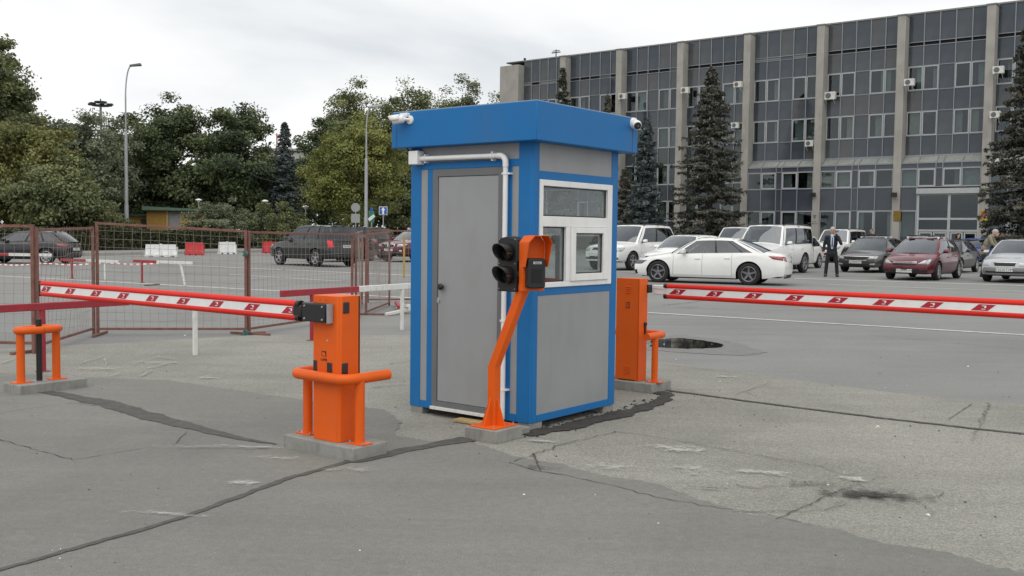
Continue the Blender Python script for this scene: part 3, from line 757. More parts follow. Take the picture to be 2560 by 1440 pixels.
# --- barrier between camera and booth
cu, cv = -.555, -1.445
bb = site_thing('boom_barrier', 'orange boom barrier in front of the booth with lowered red and white arm', 'barrier', cu, cv, .095, 'boom barriers')
W2, D2, HC = .128, .088, .975
mb = MB(); ch = .02
mb.prism([(-W2, -D2), (W2 - ch, -D2), (W2, -D2 + ch), (W2, D2), (-W2, D2)], 'z', 0, HC)
cab = mb.build('cabinet', M_ORANGE, bb, bevel=.004)
box('gasket', M_BLACK, cab, -W2 - .001, W2 + .003, D2, D2 + .006, .01, HC - .004)
box('back_door', M_ORANGE, cab, -W2, W2 + .001, D2 + .006, D2 + .012, 0, HC, .004)
yf = -D2 - .001
for (x, z) in ((-.058, HC - .03), (.0, HC - .03)): MB().lathe([(.0005, yf), (.005, yf), (.005, yf + .003)], 10, 'y', (x, 0, z)).build('screw_hole', M_STICK, cab)
MB().lathe([(.0005, yf - .003), (.006, yf - .003), (.009, yf + .002)], 12, 'y', (.012, 0, HC - .30)).build('key_cover', M_STEEL, cab, smooth=40)
logo(cab, -.02, yf, HC - .395, .046, M_BLACK)
rc_ = MB
def refl(x0, x1, z0, z1): box('reflector', M_REFL, cab, x0, x1, yf - .004, yf + .003, z0, z1, .004)
refl(-.124, -.088, HC - .515, HC - .44); refl(.012, .062, HC - .52, HC - .445)
for (y0, z0) in ((-.066, HC - .52), (-.055, HC - .115)):
    box('reflector', M_REFL, cab, W2 - .002, W2 + .005, y0, y0 + .055, z0, z0 + .075, .004)
# black clamp that carries the arm
ya = -D2 - .040
cl = box('arm_clamp', M_BLACK, bb, -.175, .070, -D2 - .062, -D2 - .006, .80, .925, .006)
box('clamp_plate', M_STEEL, cl, .0705, .076, -D2 - .060, -D2 - .003, .795, .925, .001)
box('clamp_arm', M_BLACK, cl, -.262, -.175, ya - .026, ya + .026, .820, .905, .008)
box('clamp_plate', M_BLACK, cl, -.15, .066, ya - .034, ya - .0225, .806, .919, .002)
for (x, z) in ((-.13, .905), (.045, .905), (.045, .82), (-.13, .82)): MB().lathe([(.0005, ya - .040), (.006, ya - .040), (.008, ya - .032)], 10, 'y', (x, 0, z)).build('bolt', M_STEEL, cl, smooth=40)
boom(bb, -.215, -3.70, ya, .797, .930, -.29, 9, .413)
# hoop guard
def hoop_guard(label, u, v, legs, pts, zr, rad, zbase, plates=True, fillet=.09, legrad=None):
    hg = site_thing('hoop_guard', label, 'bollard', u, v, zbase, 'tubular guards')
    q = [Vector(p) for p in pts]; path = [q[0]]
    for a, b_, c in zip(q[:-2], q[1:-1], q[2:]):
        t1 = (a - b_).normalized(); t2 = (c - b_).normalized()
        for k in range(7):
            s = k / 6; p = (b_ + t1 * fillet) * (1 - s) ** 2 + b_ * 2 * s * (1 - s) + (b_ + t2 * fillet) * s * s; path.append(p)
    path.append(q[-1])
    rail = MB().tube([(p.x, p.y, zr) for p in path], rad, 16).build('rail', M_ORANGE, hg, smooth=55)
    for (x, y) in legs:
        MB().tube([(x, y, .006), (x, y, zr)], legrad or rad * .92, 16).build('leg', M_ORANGE, hg, smooth=55)
        if plates:
            bp = box('base_plate', M_ORANGE, hg, x - .075, x + .075, y - .05, y + .05, 0, .009, .002)
            for dx in (-.06, .06):
                MB().lathe([(.0005, .022), (.008, .022), (.008, .009), (.010, .009)], 8, 'z', (x + dx, y - .03, 0)).build('bolt', M_STEEL, bp)
    return hg
hoop_guard('orange U-shaped tubular guard standing round the front boom barrier cabinet', -.585, -1.45, ((-.250, 0), (.268, 0)),
           [(-.250, .22), (-.262, -.125), (.268, -.125), (.268, .26)], .435, .036, .095)
# --- barrier behind the booth
bb2 = site_thing('boom_barrier', 'orange boom barrier behind the booth with louvred side and long arm', 'barrier', -.515, 2.31, .095, 'boom barriers')
mb = MB(); mb.box(-W2 - .005, W2, -.075, .075, 0, .985)
cab = mb.build('cabinet', M_ORANGE, bb2, bevel=.004); yf = -.0775
for zc in (.90, .13):
    for k in range(4): box('louvre', M_ORANGE, cab, -.028, .028, yf - .006, yf + .006, zc - k * .019, zc - k * .019 + .009, .003)
logo(cab, -.002, yf, .735, .040, M_BLACK)
MB().lathe([(.0005, yf - .002), (.004, yf - .002), (.005, yf + .002)], 10, 'y', (0, 0, .945)).build('screw', M_STEEL, cab)
box('door_lip', pm('orange_edge', (.35, .05, .005), .5), cab, W2 - .012, W2 - .009, yf, yf + .003, 0, .98)
kx = W2 + .001
mb = MB(); mb.lathe([(.0005, kx + .016), (.018, kx + .016), (.020, kx)], 16, 'x', (0, .03, .545)); mb.box(kx, kx + .010, .018, .042, .43, .545); mb.build('lock', M_BLACK, cab, smooth=40)
box('vent_slot', M_BLACKM, cab, -.09, .09, yf - .001, yf + .002, .004, .012)
cl = box('arm_clamp', M_BLACK, bb2, .085, .145, .058, .135, .845, .925, .006)
boom(bb2, .150, 4.25, .155, .795, .935, .42, 9, .385, -1, .13)
box('arm_sleeve', M_WHITE, bb2, .13, .285, .128, .20, .885, .918, .003)
hoop_guard('orange tubular guard with one visible leg beside the rear boom barrier', -.515, 2.31, ((.262, 0), (-.262, 0)),
           [(.262, -.16), (.262, .19), (-.262, .19), (-.262, -.16)], .445, .034, .095)
# --- boom rest
hg = site_thing('boom_rest', 'orange ring on two orange legs round a black post, catching the boom end', 'bollard', -4.53, -1.48, .093, 'tubular guards')
pts = [(math.cos(a) * .085, math.sin(a) * .19, .475) for a in [2 * math.pi * i / 28 for i in range(29)]]
MB().tube(pts, .034, 14, False).build('ring', M_ORANGE, hg, smooth=60)
for y in (-.165, .165):
    MB().tube([(0, y, .006), (0, y, .475)], .036, 16).build('leg', M_ORANGE, hg, smooth=55)
    bp = box('base_plate', M_ORANGE, hg, -.06, .06, y - .075, y + .075, 0, .008, .002)
MB().tube([(0.01, 0, 0), (0.01, 0, .57)], .026, 16).build('rest_post', M_BLACK, hg, smooth=55)
MB().box(-.05, .07, -.06, .06, 0, .006).build('post_plate', M_STEEL, hg)

# ================================================================== reader post with signal
rp_ = site_thing('reader_post', 'leaning orange steel post with black card reader beside the booth', 'post', -.035, -.39, .097)
box('base_plate', M_ORANGE, rp_, -.125, .115, -.135, .14, 0, .010, .002)
for (x, y) in ((-.10, -.11), (.09, -.11), (.09, .115), (-.10, .115)): MB().lathe([(.0005, .024), (.007, .024), (.007, .010)], 8, 'z', (x, y, 0)).build('bolt', M_STEEL, rp_)
s = .034
kneez, topz, lean = .445, 1.05, .275
def sq(xc, z, sx=s): return [(xc - sx, -s, z), (xc + sx, -s, z), (xc + sx, s, z), (xc - sx, s, z)]
mb = MB(); rows = [sq(0, .01), sq(0, kneez - .015), sq(.004, kneez), sq(lean, topz), sq(lean + .01, topz + .06)]
vs = sum(rows, []); fs = []
for i in range(4):
    for j in range(4): a = i * 4 + j; b_ = i * 4 + (j + 1) % 4; fs.append((a, b_, b_ + 4, a + 4))
mb.add(vs, fs + [(16, 17, 18, 19)]); mb.build('column', M_ORANGE, rp_, bevel=.004)
for (dx, dy) in ((1, 0), (-1, 0), (0, 1), (0, -1)):
    mb = MB(); t = .004
    if dx: mb.prism([(dx * s, .010), (dx * .108, .010), (dx * s, .21)], 'y', -t, t)
    else: mb.prism([(dy * s, .010), (dy * .118, .010), (dy * s, .21)], 'x', -t, t)
    mb.build('gusset', M_ORANGE, rp_)
# reader housing: hooded box, turned towards the driver
hx, hz = lean + .085, 1.0
hd = thing('tmp', '', 'x'); bpy.data.objects.remove(hd)
rot = Matrix.Translation((hx, -.02, 1.0)) @ Matrix.Rotation(R(62), 4, 'Z')
def rbox(name, mat, par, x0, x1, y0, y1, z0, z1, bev=.003):
    o = MB().box(x0, x1, y0, y1, z0, z1).build(name, mat, par, bevel=bev)
    o.matrix_local = rot; return o
w = .085; oct_ = [(-w, .0), (w, .0), (w, .34), (w - .035, .385), (-w + .035, .385), (-w, .34)]
mb = MB(); mb.prism(oct_, 'y', .0, .06); hb = mb.build('reader_housing', M_ORANGE, rp_, bevel=.003); hb.matrix_local = rot
# hood: a folded sheet sticking out in front of the housing
ho = [(-w, .17), (-w, .34), (-w + .035, .385), (w - .035, .385), (w, .34), (w, .17)]
mb = MB(); d0 = [-.05, -.11, -.13, -.13, -.11, -.05]
mb.grid([[(p[0], 0.0, p[1]) for p in ho], [(p[0], d, p[1]) for p, d in zip(ho, d0)]])
hood = mb.build('reader_hood', M_ORANGE, rp_); hood.matrix_local = rot
sm = hood.modifiers.new('solid', 'SOLIDIFY'); sm.thickness = .004
mb = MB(); rr2 = .02; W3, H3 = .068, .105
outl = []
for (cx, cz, a0) in ((W3 - rr2, H3 - rr2, 0), (-W3 + rr2, H3 - rr2, 90), (-W3 + rr2, -H3 + rr2, 180), (W3 - rr2, -H3 + rr2, 270)):
    outl += [(cx + rr2 * math.cos(R(a0 + 15 * k)), .125 + cz + rr2 * math.sin(R(a0 + 15 * k))) for k in range(7)]
mb.prism(outl, 'y', -.055, -.001)
rd_ = mb.build('card_reader', M_BLACK, rp_, bevel=.010, seg=3); rd_.matrix_local = rot
o = MB().box(-.04, .04, -.058, -.0555, .06, .155).build('reader_field', M_BLACKM, rd_, bevel=.002)
o = MB().box(-.030, .034, -.058, -.0555, .190, .208).build('reader_label', pm('label_grey', (.42, .44, .44), .4), rd_)
txt('lettering', 'Parsec', .015, M_BLACK, rd_, frame_mtx((.003, -.0586, .199), (0, -1, 0)), .0004)
# side slot and sticker on the housing
o = MB().box(-w - .002, -w + .001, -.065, -.018, .29, .318).build('slot', M_BLACKM, rp_); o.matrix_local = rot
o = MB().box(-w - .0015, -w + .001, -.07, -.05, .248, .262).build('sticker', M_WHITE, rp_); o.matrix_local = rot
o = MB().box(-w - .0015, -w + .001, -.048, -.006, .243, .250).build('sticker', pm('sticker_dk', (.12, .03, .01), .5), rp_); o.matrix_local = rot
# signal head
tl = site_thing('traffic_light', 'black two-lens traffic light with deep visors on the reader post', 'traffic light', .118, -.425, 1.085)
tb = MB(); tb.prism([(-.085, 0), (.085, 0), (.085, .375), (0, .392), (-.085, .375)], 'y', -.02, .085); tbo = tb.build('housing', M_BLACK, tl, bevel=.006)
for zc in (.278, .120):
    mb = MB()
    rows = [[(math.cos(a) * r, y, zc + math.sin(a) * r) for a in [2 * math.pi * i / 24 for i in range(25)]] for r, y in ((.060, -.02), (.062, -.03))]
    rows.append([(math.cos(a) * .064, -.105 - .040 * math.sin(a) ** 1, zc + math.sin(a) * .064) for a in [2 * math.pi * i / 24 for i in range(25)]])
    mb.grid(rows); vz = mb.build('visor', M_BLACK, tl, smooth=50); q = vz.modifiers.new('s', 'SOLIDIFY'); q.thickness = .004
    mb = MB(); mb.lathe([(.0005, -.030), (.03, -.028), (.05, -.023), (.058, -.0205)], 24, 'y', (0, 0, zc)); mb.build('lens', pm('dark_lens', (.010, .009, .009), .2, coat=.5), vz, smooth=60)
for (x, z) in ((-.07, .20), (.07, .20), (.07, .37), (-.07, .37), (-.07, .02), (.07, .02)): MB().lathe([(.0005, -.025), (.004, -.025), (.004, -.02)], 8, 'y', (x, 0, z)).build('screw', M_STEEL, tl)
box('bracket', M_BLACK, tl, .086, .13, 0, .04, .15, .22, .003)
# ================================================================== old red and white swing bars
def swing_bar(label, A, B, ext_a, ext_b, split, zbar=.655, bh=.085, second=None, group='red and white parking bars', thick=.05, legw=.045, lean=0.0):
    """A = foot of the red end leg, B = foot of the white end leg; split = where red turns white (0..1 of the bar)"""
    A, B = Vector((A.x, A.y, 0)), Vector((B.x, B.y, 0)); d = (B - A); L = d.length; ang = math.atan2(d.y, d.x)
    t = thing('parking_bar', label, 'barrier', A, ang, group)
    x0, x1 = -ext_a, L + ext_b; xs = x0 + (x1 - x0) * split
    MB().box(x0, xs, -thick / 2, thick / 2, zbar, zbar + bh).build('bar_red', M_RED, t, bevel=.006)
    MB().box(xs, x1, -thick / 2, thick / 2, zbar, zbar + bh).build('bar_white', M_WHITE2, t, bevel=.006)
    MB().bar((0, 0, 0), (0, 0, zbar), legw, legw).build('leg_red', M_RED, t, bevel=.004)
    MB().bar((L - lean, 0, zbar), (L, 0, 0), legw, legw).build('leg_white', M_WHITE2, t, bevel=.004)
    MB().box(-.06, .06, -.05, .05, 0, .012).build('foot_plate', M_RUST, t)
    return t
swing_bar('long red and white bar on two posts behind the boom rest', G(108, 930), G(488, 888), 1.35, .12, .70, .645, .075)
swing_bar('red and white bar on two posts behind the front boom cabinet', G(780, 852), G(1005, 825), .58, .7, .47, .625, .085)
swing_bar('far red and white bar beside the parked navy hatchback', G(180, 697), G(263, 701), .50, .55, .46, .51, .08)
swing_bar('far red and white bar with a leaning white leg, on the painted lines', G(355, 707), G(462, 713), .35, .30, .41, .56, .075, lean=.15)
swing_bar('far red and white bar standing under the navy hatchback', G(-75, 688), G(97, 692), .40, .45, .55, .62, .09)

# ================================================================== mesh fence panels
def mesh_panel(label, A, B, zt, zb=.10, step=.115, tr=.022, sag=.0, rng_seed=1, ties=False, lean=(0, 0), feet=(1, 1), mesh_to=1.0):
    A, B = Vector((A.x, A.y, 0)), Vector((B.x, B.y, 0)); d = B - A; L = d.length; ang = math.atan2(d.y, d.x)
    t = thing('fence_panel', label, 'fence', A, ang, 'rusty mesh fence panels')
    rr = random.Random(rng_seed)
    zl, zr_ = zt if isinstance(zt, tuple) else (zt, zt)
    tops = ((0 + lean[0], zl), (L + lean[1], zr_))
    for x, (tx, tz) in ((0, tops[0]), (L, tops[1])):
        MB().bar((x, 0, 0), (tx, 0, tz), tr * 1.7, tr * 1.7).build('post', M_RUST, t, bevel=.003)
    MB().bar((tops[0][0], 0, zl - tr), (tops[1][0], 0, zr_ - tr), tr * 1.5, tr * 1.5).build('rail', M_RUST, t, bevel=.003)
    MB().bar((0, 0, zb), (L, 0, zb), tr * 1.5, tr * 1.5).build('rail', M_RUST, t, bevel=.003)
    mb = MB(); nx = max(2, int(L / step)); nz = int((zl - zb) / step)
    def P(fx, fz):
        zt_ = zl + (zr_ - zl) * fx; z = zb + (zt_ - zb) * fz
        x = L * fx + (lean[0] * (1 - fx) + lean[1] * fx) * z / zt_
        w = math.sin(fx * 9 + fz * 4 + rng_seed) * sag
        return (x + w * .5, w, z + w * .3)
    for i in range(1, nx):
        mb.tube([P(i / nx, k / 8) for k in range(9)], .0021, 4, False)
    for k in range(1, nz):
        mb.tube([P(i / 10, k / nz) for i in range(11)], .0021, 4, False)
    o = mb.build('wire_mesh', M_WIRE, t); tag(o, kind='stuff')
    for x, f in ((0, feet[0]), (L, feet[1])):
        if f: MB().bar((x + .03, -.33, .02), (x + .03, .33, .02), .035, .03).build('foot', M_RUST, t, bevel=.003)
    return t
pA, pB, pC, pD = G(85, 885), G(245, 838), G(615, 838), G(880, 797)
mesh_panel('rusty mesh fence panel standing beyond the orange boom rest', Vector((pA.x - 2.3, pA.y + .15, 0)), pA, 1.535, .13, sag=.01, rng_seed=2, feet=(0, 0))
mesh_panel('rusty mesh fence panel with slack buckled mesh, set at an angle', pA + Vector((.035, .03, 0)), pB - Vector((.045, .03, 0)), (1.49, 1.52), .10, sag=.05, rng_seed=5, feet=(0, 0))
t = mesh_panel('rusty mesh fence panel with straight bottom rail, teal rag on its end post', pB, pC, (1.59, 1.50), .09, sag=.012, rng_seed=7, feet=(1, 0))
ln_ = (pC - pB).length
for z, r_ in ((1.18, .035), (.06, .06)):
    mb = MB()
    for k in range(9): 
        a = k * .8; mb.tube([(ln_ + .01, -.02, z), (ln_ + .03 * math.cos(a), -.045 + .02 * math.sin(a), z + .02 * math.sin(a * 2)), (ln_ + r_ * math.cos(a * 1.7), -.05, z - .02 - r_ * abs(math.sin(a)))], .009, 5)
    mb.build('rag_tie', M_TEAL, t, smooth=60)
mesh_panel('rusty mesh fence panel in front of the black car with lit tail lamps', pC + Vector((.035, .03, 0)), pD, (1.49, 1.46), .09, sag=.015, rng_seed=9, feet=(1, 0))
mesh_panel('leaning rusty mesh fence panel seen edge-on where the fence turns', pD + Vector((.05, .1, 0)), G(905, 760), (1.47, 1.52), .06, step=.10, sag=.03, rng_seed=12, lean=(.0, .03), feet=(0, 0))
pE = G(915, 788)
mesh_panel('narrow folded mesh fence panel at the fence corner', pE, pE + Vector((.12, 2.4, 0)), (1.46, 1.5), .06, step=.10, sag=.03, rng_seed=13, feet=(1, 0))
mesh_panel('rusty mesh fence panel running behind the booth', G(920, 757), G(1120, 756), 1.54, .07, sag=.012, rng_seed=15, feet=(0, 0))
yp = G(1007, 657); 
ok = MB().bar((0, 0, 0), (0, 0, 1.35), .06, .06).build('yellow_post', pm('yellow_paint', (.42, .27, .04), .6, dirt=.3), None, bevel=.004, loc=G(1010, 694))
tag(ok, 'thin faded yellow steel post standing in front of the burgundy car', 'post')
# pile of broken red and white bar pieces by the booth
for i, (a, b_, zz_, mt, lab) in enumerate((((965, 790), (1028, 783), .05, M_WHITE2, 'white broken bar piece lying flat on the debris heap by the booth'), ((993, 775), (1022, 786), .13, M_WHITE2, 'white broken bar piece lying aslant on the debris heap by the booth'), ((990, 764), (997, 784), .09, M_RED, 'red broken bar piece sticking out of the debris heap by the booth'))):
    A, B = G(*a), G(*b_)
    o = MB().bar((A.x, A.y, .03 + .02 * i), (B.x, B.y, zz_ + .03), .06, .05).build('broken_bar', mt, None, bevel=.004); tag(o, lab, 'bar', 'broken bar pieces')
# cardboard strip and odd bits on the asphalt
for (a, b_, w, lab) in (((362, 715), (398, 713), .06, 'flat dark rusty bar lying on the ground behind the fence'), ((600, 838), (663, 835), .05, 'rusty steel foot bar lying under the fence post with the teal rag'), ((28, 888), (85, 882), .06, 'short rusty plank lying by the fence behind the boom rest')):
    A, B = G(*a), G(*b_); o = MB().bar((A.x, A.y, .02), (B.x, B.y, .025), w, .03).build('steel_bar', M_RUST, None, bevel=.003); tag(o, lab, 'bar')
# barrier tape stretched low across the lot
a, b_ = at(-30, 661, 33), at(425, 658, 29); 
n = 60
tr_ = MB(); tw = MB()
tp = thing('barrier_tape', 'red and white striped barrier tape hanging low across the car park', 'tape', (0, 0, 0))
for i in range(n):
    f0, f1 = i / n, (i + 1) / n
    p, q = a.lerp(b_, f0), a.lerp(b_, f1); s0 = -.05 * math.sin(f0 * math.pi * 3) ** 2; s1 = -.05 * math.sin(f1 * math.pi * 3) ** 2
    (tr_ if i % 2 else tw).grid([[(p.x, p.y, p.z + s0), (q.x, q.y, q.z + s1)], [(p.x, p.y + .01, p.z + s0 + .04), (q.x, q.y + .01, q.z + s1 + .04)]])
tr_.build('red_stripes', pm('tape_red', (.55, .14, .12), .6), tp); tw.build('white_stripes', M_WHITE, tp)
# ================================================================== OFFICE BUILDING
VF, VG = 69.03, 69.93           # pilaster front plane, upper glazing plane
BAY = 6.0
U0 = on_v(1400, 138, VF)[0]
def zpx(y, v=VG, x=2369): return on_v(x, y, v)[2]
ZTOP = on_v(2369, 22, VG)[2]; ZPIL = on_v(2262, 37, VF)[2]
zl = [ZTOP, zpx(98), zpx(108), zpx(159), zpx(221), zpx(274), zpx(336), zpx(385)]
zc_ = [zpx(404, VF + .1), zpx(419, VF + .1), zpx(466, VF + .1), zpx(526, VF + .1), 0.75]
off = site_thing('office_building', 'long grey glass office block with concrete pilasters behind the parked cars', 'building', 0, 0)
M_ALU = pm('mullion_alu', (0.25, 0.265, 0.285), 0.45, 0.3, var=0.1)
M_ALU_L = pm('frame_pale', (0.40, 0.41, 0.42), 0.5, var=0.1)
SPD = [pm('spandrel_glass_%d' % i, c, 0.10, var=0.22, scale=0.5, dirt=0.25) for i, c in enumerate(((0.050, 0.062, 0.075), (0.062, 0.072, 0.082), (0.045, 0.058, 0.074), (0.072, 0.078, 0.082)))]
SPL = [pm('spandrel_low_%d' % i, c, 0.14, var=0.15, scale=0.5, dirt=0.2) for i, c in enumerate(((0.054, 0.063, 0.080), (0.048, 0.057, 0.072)))]
WG = glass('office_glass', (0.80, 0.86, 0.86), 0.85, 0.015)
M_ROOM = pm('room_dark', (0.055, 0.057, 0.055), 0.9, var=0.4, scale=0.6)
CUR = [pm('curtain_%d' % i, c, 0.9, var=0.2, scale=2.5) for i, c in enumerate(((0.30, 0.31, 0.30), (0.20, 0.20, 0.19), (0.30, 0.335, 0.315), (0.36, 0.36, 0.30)))]
rb = random.Random(8)
ULFT = on_v(1250, 155, VF)[0]; ULFT2 = on_v(1296, 155, VF)[0]
NB = 8
uend = U0 + BAY * NB + 1
# carcass behind the glass
box('carcass', M_ROOM, off, ULFT + .3, uend, VG + 1.2, VG + 16, 0, ZTOP - .15)
box('end_wall', M_CONC_FAC, off, ULFT, ULFT2, VF, VG + 16, 0, ZPIL - .25, .02)
box('roof_slab', pm('roof_edge', (0.10, 0.105, 0.11), .6), off, ULFT + .1, uend, VG - .06, VG + 16.05, ZTOP - .12, ZTOP - .015)
for z in (zl[3] + .0, zl[4] - .1, zl[5] + .0, zl[6] - .1, zl[7], zc_[1], zc_[2] - .1, zc_[3] + .1, .5):
    pass
for (za, zb) in ((zl[1], zl[0] - .13), (zl[3], zl[2]), (zl[5], zl[4]), (zl[7], zl[6]), (zc_[3], zc_[2]), (0, zc_[4])):
    box('slab_band', M_ROOM, off, ULFT2, uend, VG + .35, VG + 1.3, min(za, zb) + .05, max(za, zb) - .05)
PILW = .57
capm = pm('pilaster_cap', (0.22, 0.22, 0.21), .7)
for k in range(0, NB + 1):
    u = U0 + BAY * k
    pz = MB(); pz.prism([(VF, 0), (VF, ZPIL - .02), (VG + .6, ZPIL - .02), (VG + .6, 0)], 'x', u, u + PILW)
    pl = pz.build('pilaster', M_CONC_FAC, off, bevel=.02)
    box('pilaster_cap', capm, pl, u - .05, u + PILW + .05, VF - .05, VG + .6, ZPIL - .015, ZPIL + .07)
mesh_cache = {}
def part(name, mat, u0, u1, v0, v1, z0, z1, par=off, tilt=0):
    key = (name, mat.name, round(u1 - u0, 2), round(v1 - v0, 2), round(z1 - z0, 2))
    if key not in mesh_cache:
        w, d, h = (u1 - u0) / 2, (v1 - v0) / 2, (z1 - z0) / 2
        mesh_cache[key] = MB().box(-w, w, -d, d, -h, h).mesh(name, mat)
    o = bpy.data.objects.new(name, mesh_cache[key]); COL.objects.link(o); o.parent = par
    o.location = ((u0 + u1) / 2, (v0 + v1) / 2, (z0 + z1) / 2)
    if tilt: o.rotation_euler = (rb.gauss(0, tilt), 0, rb.gauss(0, tilt))
    return o
def window(u0, u1, z0, z1, v, frame=.07, open_=False, dark=False):
    w = part('window', M_ALU_L, u0, u0 + frame, v - .05, v + .05, z0, z1)
    for q in ((u1 - frame, u1, z0, z1), (u0 + frame, u1 - frame, z1 - frame, z1), (u0 + frame, u1 - frame, z0, z0 + frame)):
        o = part('frame_bar', M_ALU_L, q[0], q[1], v - .05, v + .05, q[2], q[3])
        o.parent = w; o.location = Vector(o.location) - Vector(w.location)
    p = part('pane', WG, u0 + frame, u1 - frame, v, v + .015, z0 + frame, z1 - frame, tilt=.004)
    p.parent = w; p.location = Vector(p.location) - Vector(w.location)
    r = rb.random()
    if r < .75:
        cm = rb.choice(CUR); cw = (u1 - u0) * (rb.uniform(.25, 1.0))
        a = u0 if rb.random() < .5 else u1 - cw
        c = part('curtain', cm, a, a + cw, v + .18 + rb.random() * .1, v + .22 + .1, z0, z1)
        c.parent = w; c.location = Vector(c.location) - Vector(w.location)
bays = [(ULFT2, U0)] + [(U0 + BAY * k + PILW, U0 + BAY * (k + 1)) for k in range(NB)]
for bi, (a, b_) in enumerate(bays):
    n = 5; cw = (b_ - a) / n
    if bi == 0: n = 5
    for j in range(n):
        ua, ub = a + cw * j, a + cw * (j + 1)
        if j: part('mullion', M_ALU, ua - .03, ua + .03, VG - .07, VG + .04, zl[7], ZTOP - .13)
        g_ = .03
        part('attic_panel', rb.choice(SPD), ua + g_, ub - g_, VG, VG + .03, zl[1], zl[0] - .14, tilt=.003)
        if rb.random() < .3: part('ribbon_pane', CUR[1] if rb.random() < .5 else SPD[1], ua + g_, ub - g_, VG, VG + .03, zl[2] + .06, zl[1] - .05)
        else: part('ribbon_pane', M_BLACKM, ua + g_, ub - g_, VG + .10, VG + .13, zl[2] + .06, zl[1] - .05)
        part('spandrel_panel', rb.choice(SPD), ua + g_, ub - g_, VG, VG + .03, zl[3] + .03, zl[2], tilt=.003)
        for (zt, zb) in ((zl[3], zl[4]), (zl[5], zl[6])):
            if j == 2: part('spandrel_panel', rb.choice(SPD), ua + g_, ub - g_, VG, VG + .03, zb, zt, tilt=.003)
            else: window(ua + g_, ub - g_, zb + .02, zt - .02, VG)
        part('spandrel_panel', rb.choice(SPD), ua + g_, ub - g_, VG, VG + .03, zl[5], zl[4], tilt=.003)
        part('spandrel_panel', rb.choice(SPD), ua + g_, ub - g_, VG, VG + .03, zl[7], zl[6], tilt=.003)
    for z in (zl[1], zl[2], zl[3], zl[4], zl[5], zl[6]):
        part('transom', M_ALU, a, b_, VG - .05, VG + .02, z - .025, z + .025)
    part('transom', capm, a, b_, VG - .08, VG + .3, ZTOP - .13, ZTOP - .02)
    if bi <= 3:
        zz_ = zl[7]; hh_ = [1.75, 1.35, 1.75, 1.2]
        for ri, h_ in enumerate(hh_):
            for j in range(n):
                ua, ub = a + cw * j + .03, a + cw * (j + 1) - .03
                if ri in (0, 2) and j != 2: window(ua, ub, zz_ - h_ + .02, zz_ - .02, VG)
                else: part('spandrel_panel', rb.choice(SPD), ua, ub, VG, VG + .03, zz_ - h_, zz_ - .02, tilt=.003)
            part('transom', M_ALU, a, b_, VG - .05, VG + .02, zz_ - .03, zz_ + .01)
            zz_ -= h_
        for j in range(1, n): part('mullion', M_ALU, a + cw * j - .03, a + cw * j + .03, VG - .07, VG + .04, zz_, zl[7])
        part('base_course', M_CONC_FAC, a, b_, VG - .05, VG + .3, 0, zz_ - .03)
        continue
    # glazed skirt between the storeys
    sk = MB(); fr = [0, .215, .445, .53, .765, 1]
    V1 = VF + .1
    for p, q in zip(fr[:-1], fr[1:]):
        x0, x1 = a - .02 + (b_ - a + .02) * p + .04, a - .02 + (b_ - a + .02) * q - .04
        MB().add([(x0, V1, zc_[0]), (x1, V1, zc_[0]), (x1, VG - .05, zl[7] - .1), (x0, VG - .05, zl[7] - .1)], [(0, 1, 2, 3)]).build('skirt_pane', pm('skirt_glass', (0.25, 0.26, 0.235), 0.25, var=.2, scale=1.0, dirt=.3), off)
    for p in fr:
        x = a - .02 + (b_ - a + .02) * p; MB().bar((x, V1 - .02, zc_[0]), (x, VG - .07, zl[7] - .1), .06, .06).build('skirt_rib', M_ALU, off)
    part('transom', M_ALU, a - .05, b_, V1 - .06, V1 + .06, zc_[0] - .07, zc_[0] + .03)
    part('transom', M_ALU, a, b_, VG - .12, VG + .05, zl[7] - .14, zl[7] - .0)
    entrance = (bi == 6)
    for j, (p, q) in enumerate(zip(fr[:-1], fr[1:])):
        x0, x1 = a + (b_ - a) * p + .035, a + (b_ - a) * q - .035
        part('strip_panel', SPL[0], x0, x1, V1, V1 + .03, zc_[1] + .03, zc_[0] - .07)
        if j == 2: part('narrow_panel', rb.choice(SPL), x0, x1, V1, V1 + .03, zc_[2], zc_[1] - .03)
        else: window(x0, x1, zc_[2] + .03, zc_[1] - .03, V1, .09 if j in (1, 3) else .03)
        if not entrance or j == 0:
            part('low_panel', rb.choice(SPL), x0, x1, V1, V1 + .03, zc_[3] + .03, zc_[2] - .03, tilt=.002)
            if j == 2: part('narrow_panel', rb.choice(SPL), x0, x1, V1, V1 + .03, zc_[4], zc_[3] - .03)
            else: window(x0, x1, zc_[4], zc_[3] - .03, V1, .09 if j in (1, 3) else .03)
        if j and not (entrance and j > 1): part('mullion', M_ALU, x0 - .065, x0 - .005, V1 - .06, V1 + .04, 0, zc_[0] - .07)
        elif j: part('mullion', M_ALU, x0 - .065, x0 - .005, V1 - .06, V1 + .04, zc_[2], zc_[0] - .07)
    for z in (zc_[1], zc_[2], zc_[3]):
        if entrance and z == zc_[3]: part('transom', M_ALU, a, a + (b_ - a) * .215, V1 - .05, V1 + .03, z - .03, z + .03)
        else: part('transom', M_ALU, a, b_, V1 - .05, V1 + .03, z - .03, z + .03)
    part('base_course', M_CONC_FAC, a, a + (b_ - a) * .2 if entrance else b_, V1 - .02, V1 + .3, 0, zc_[4] - .03)
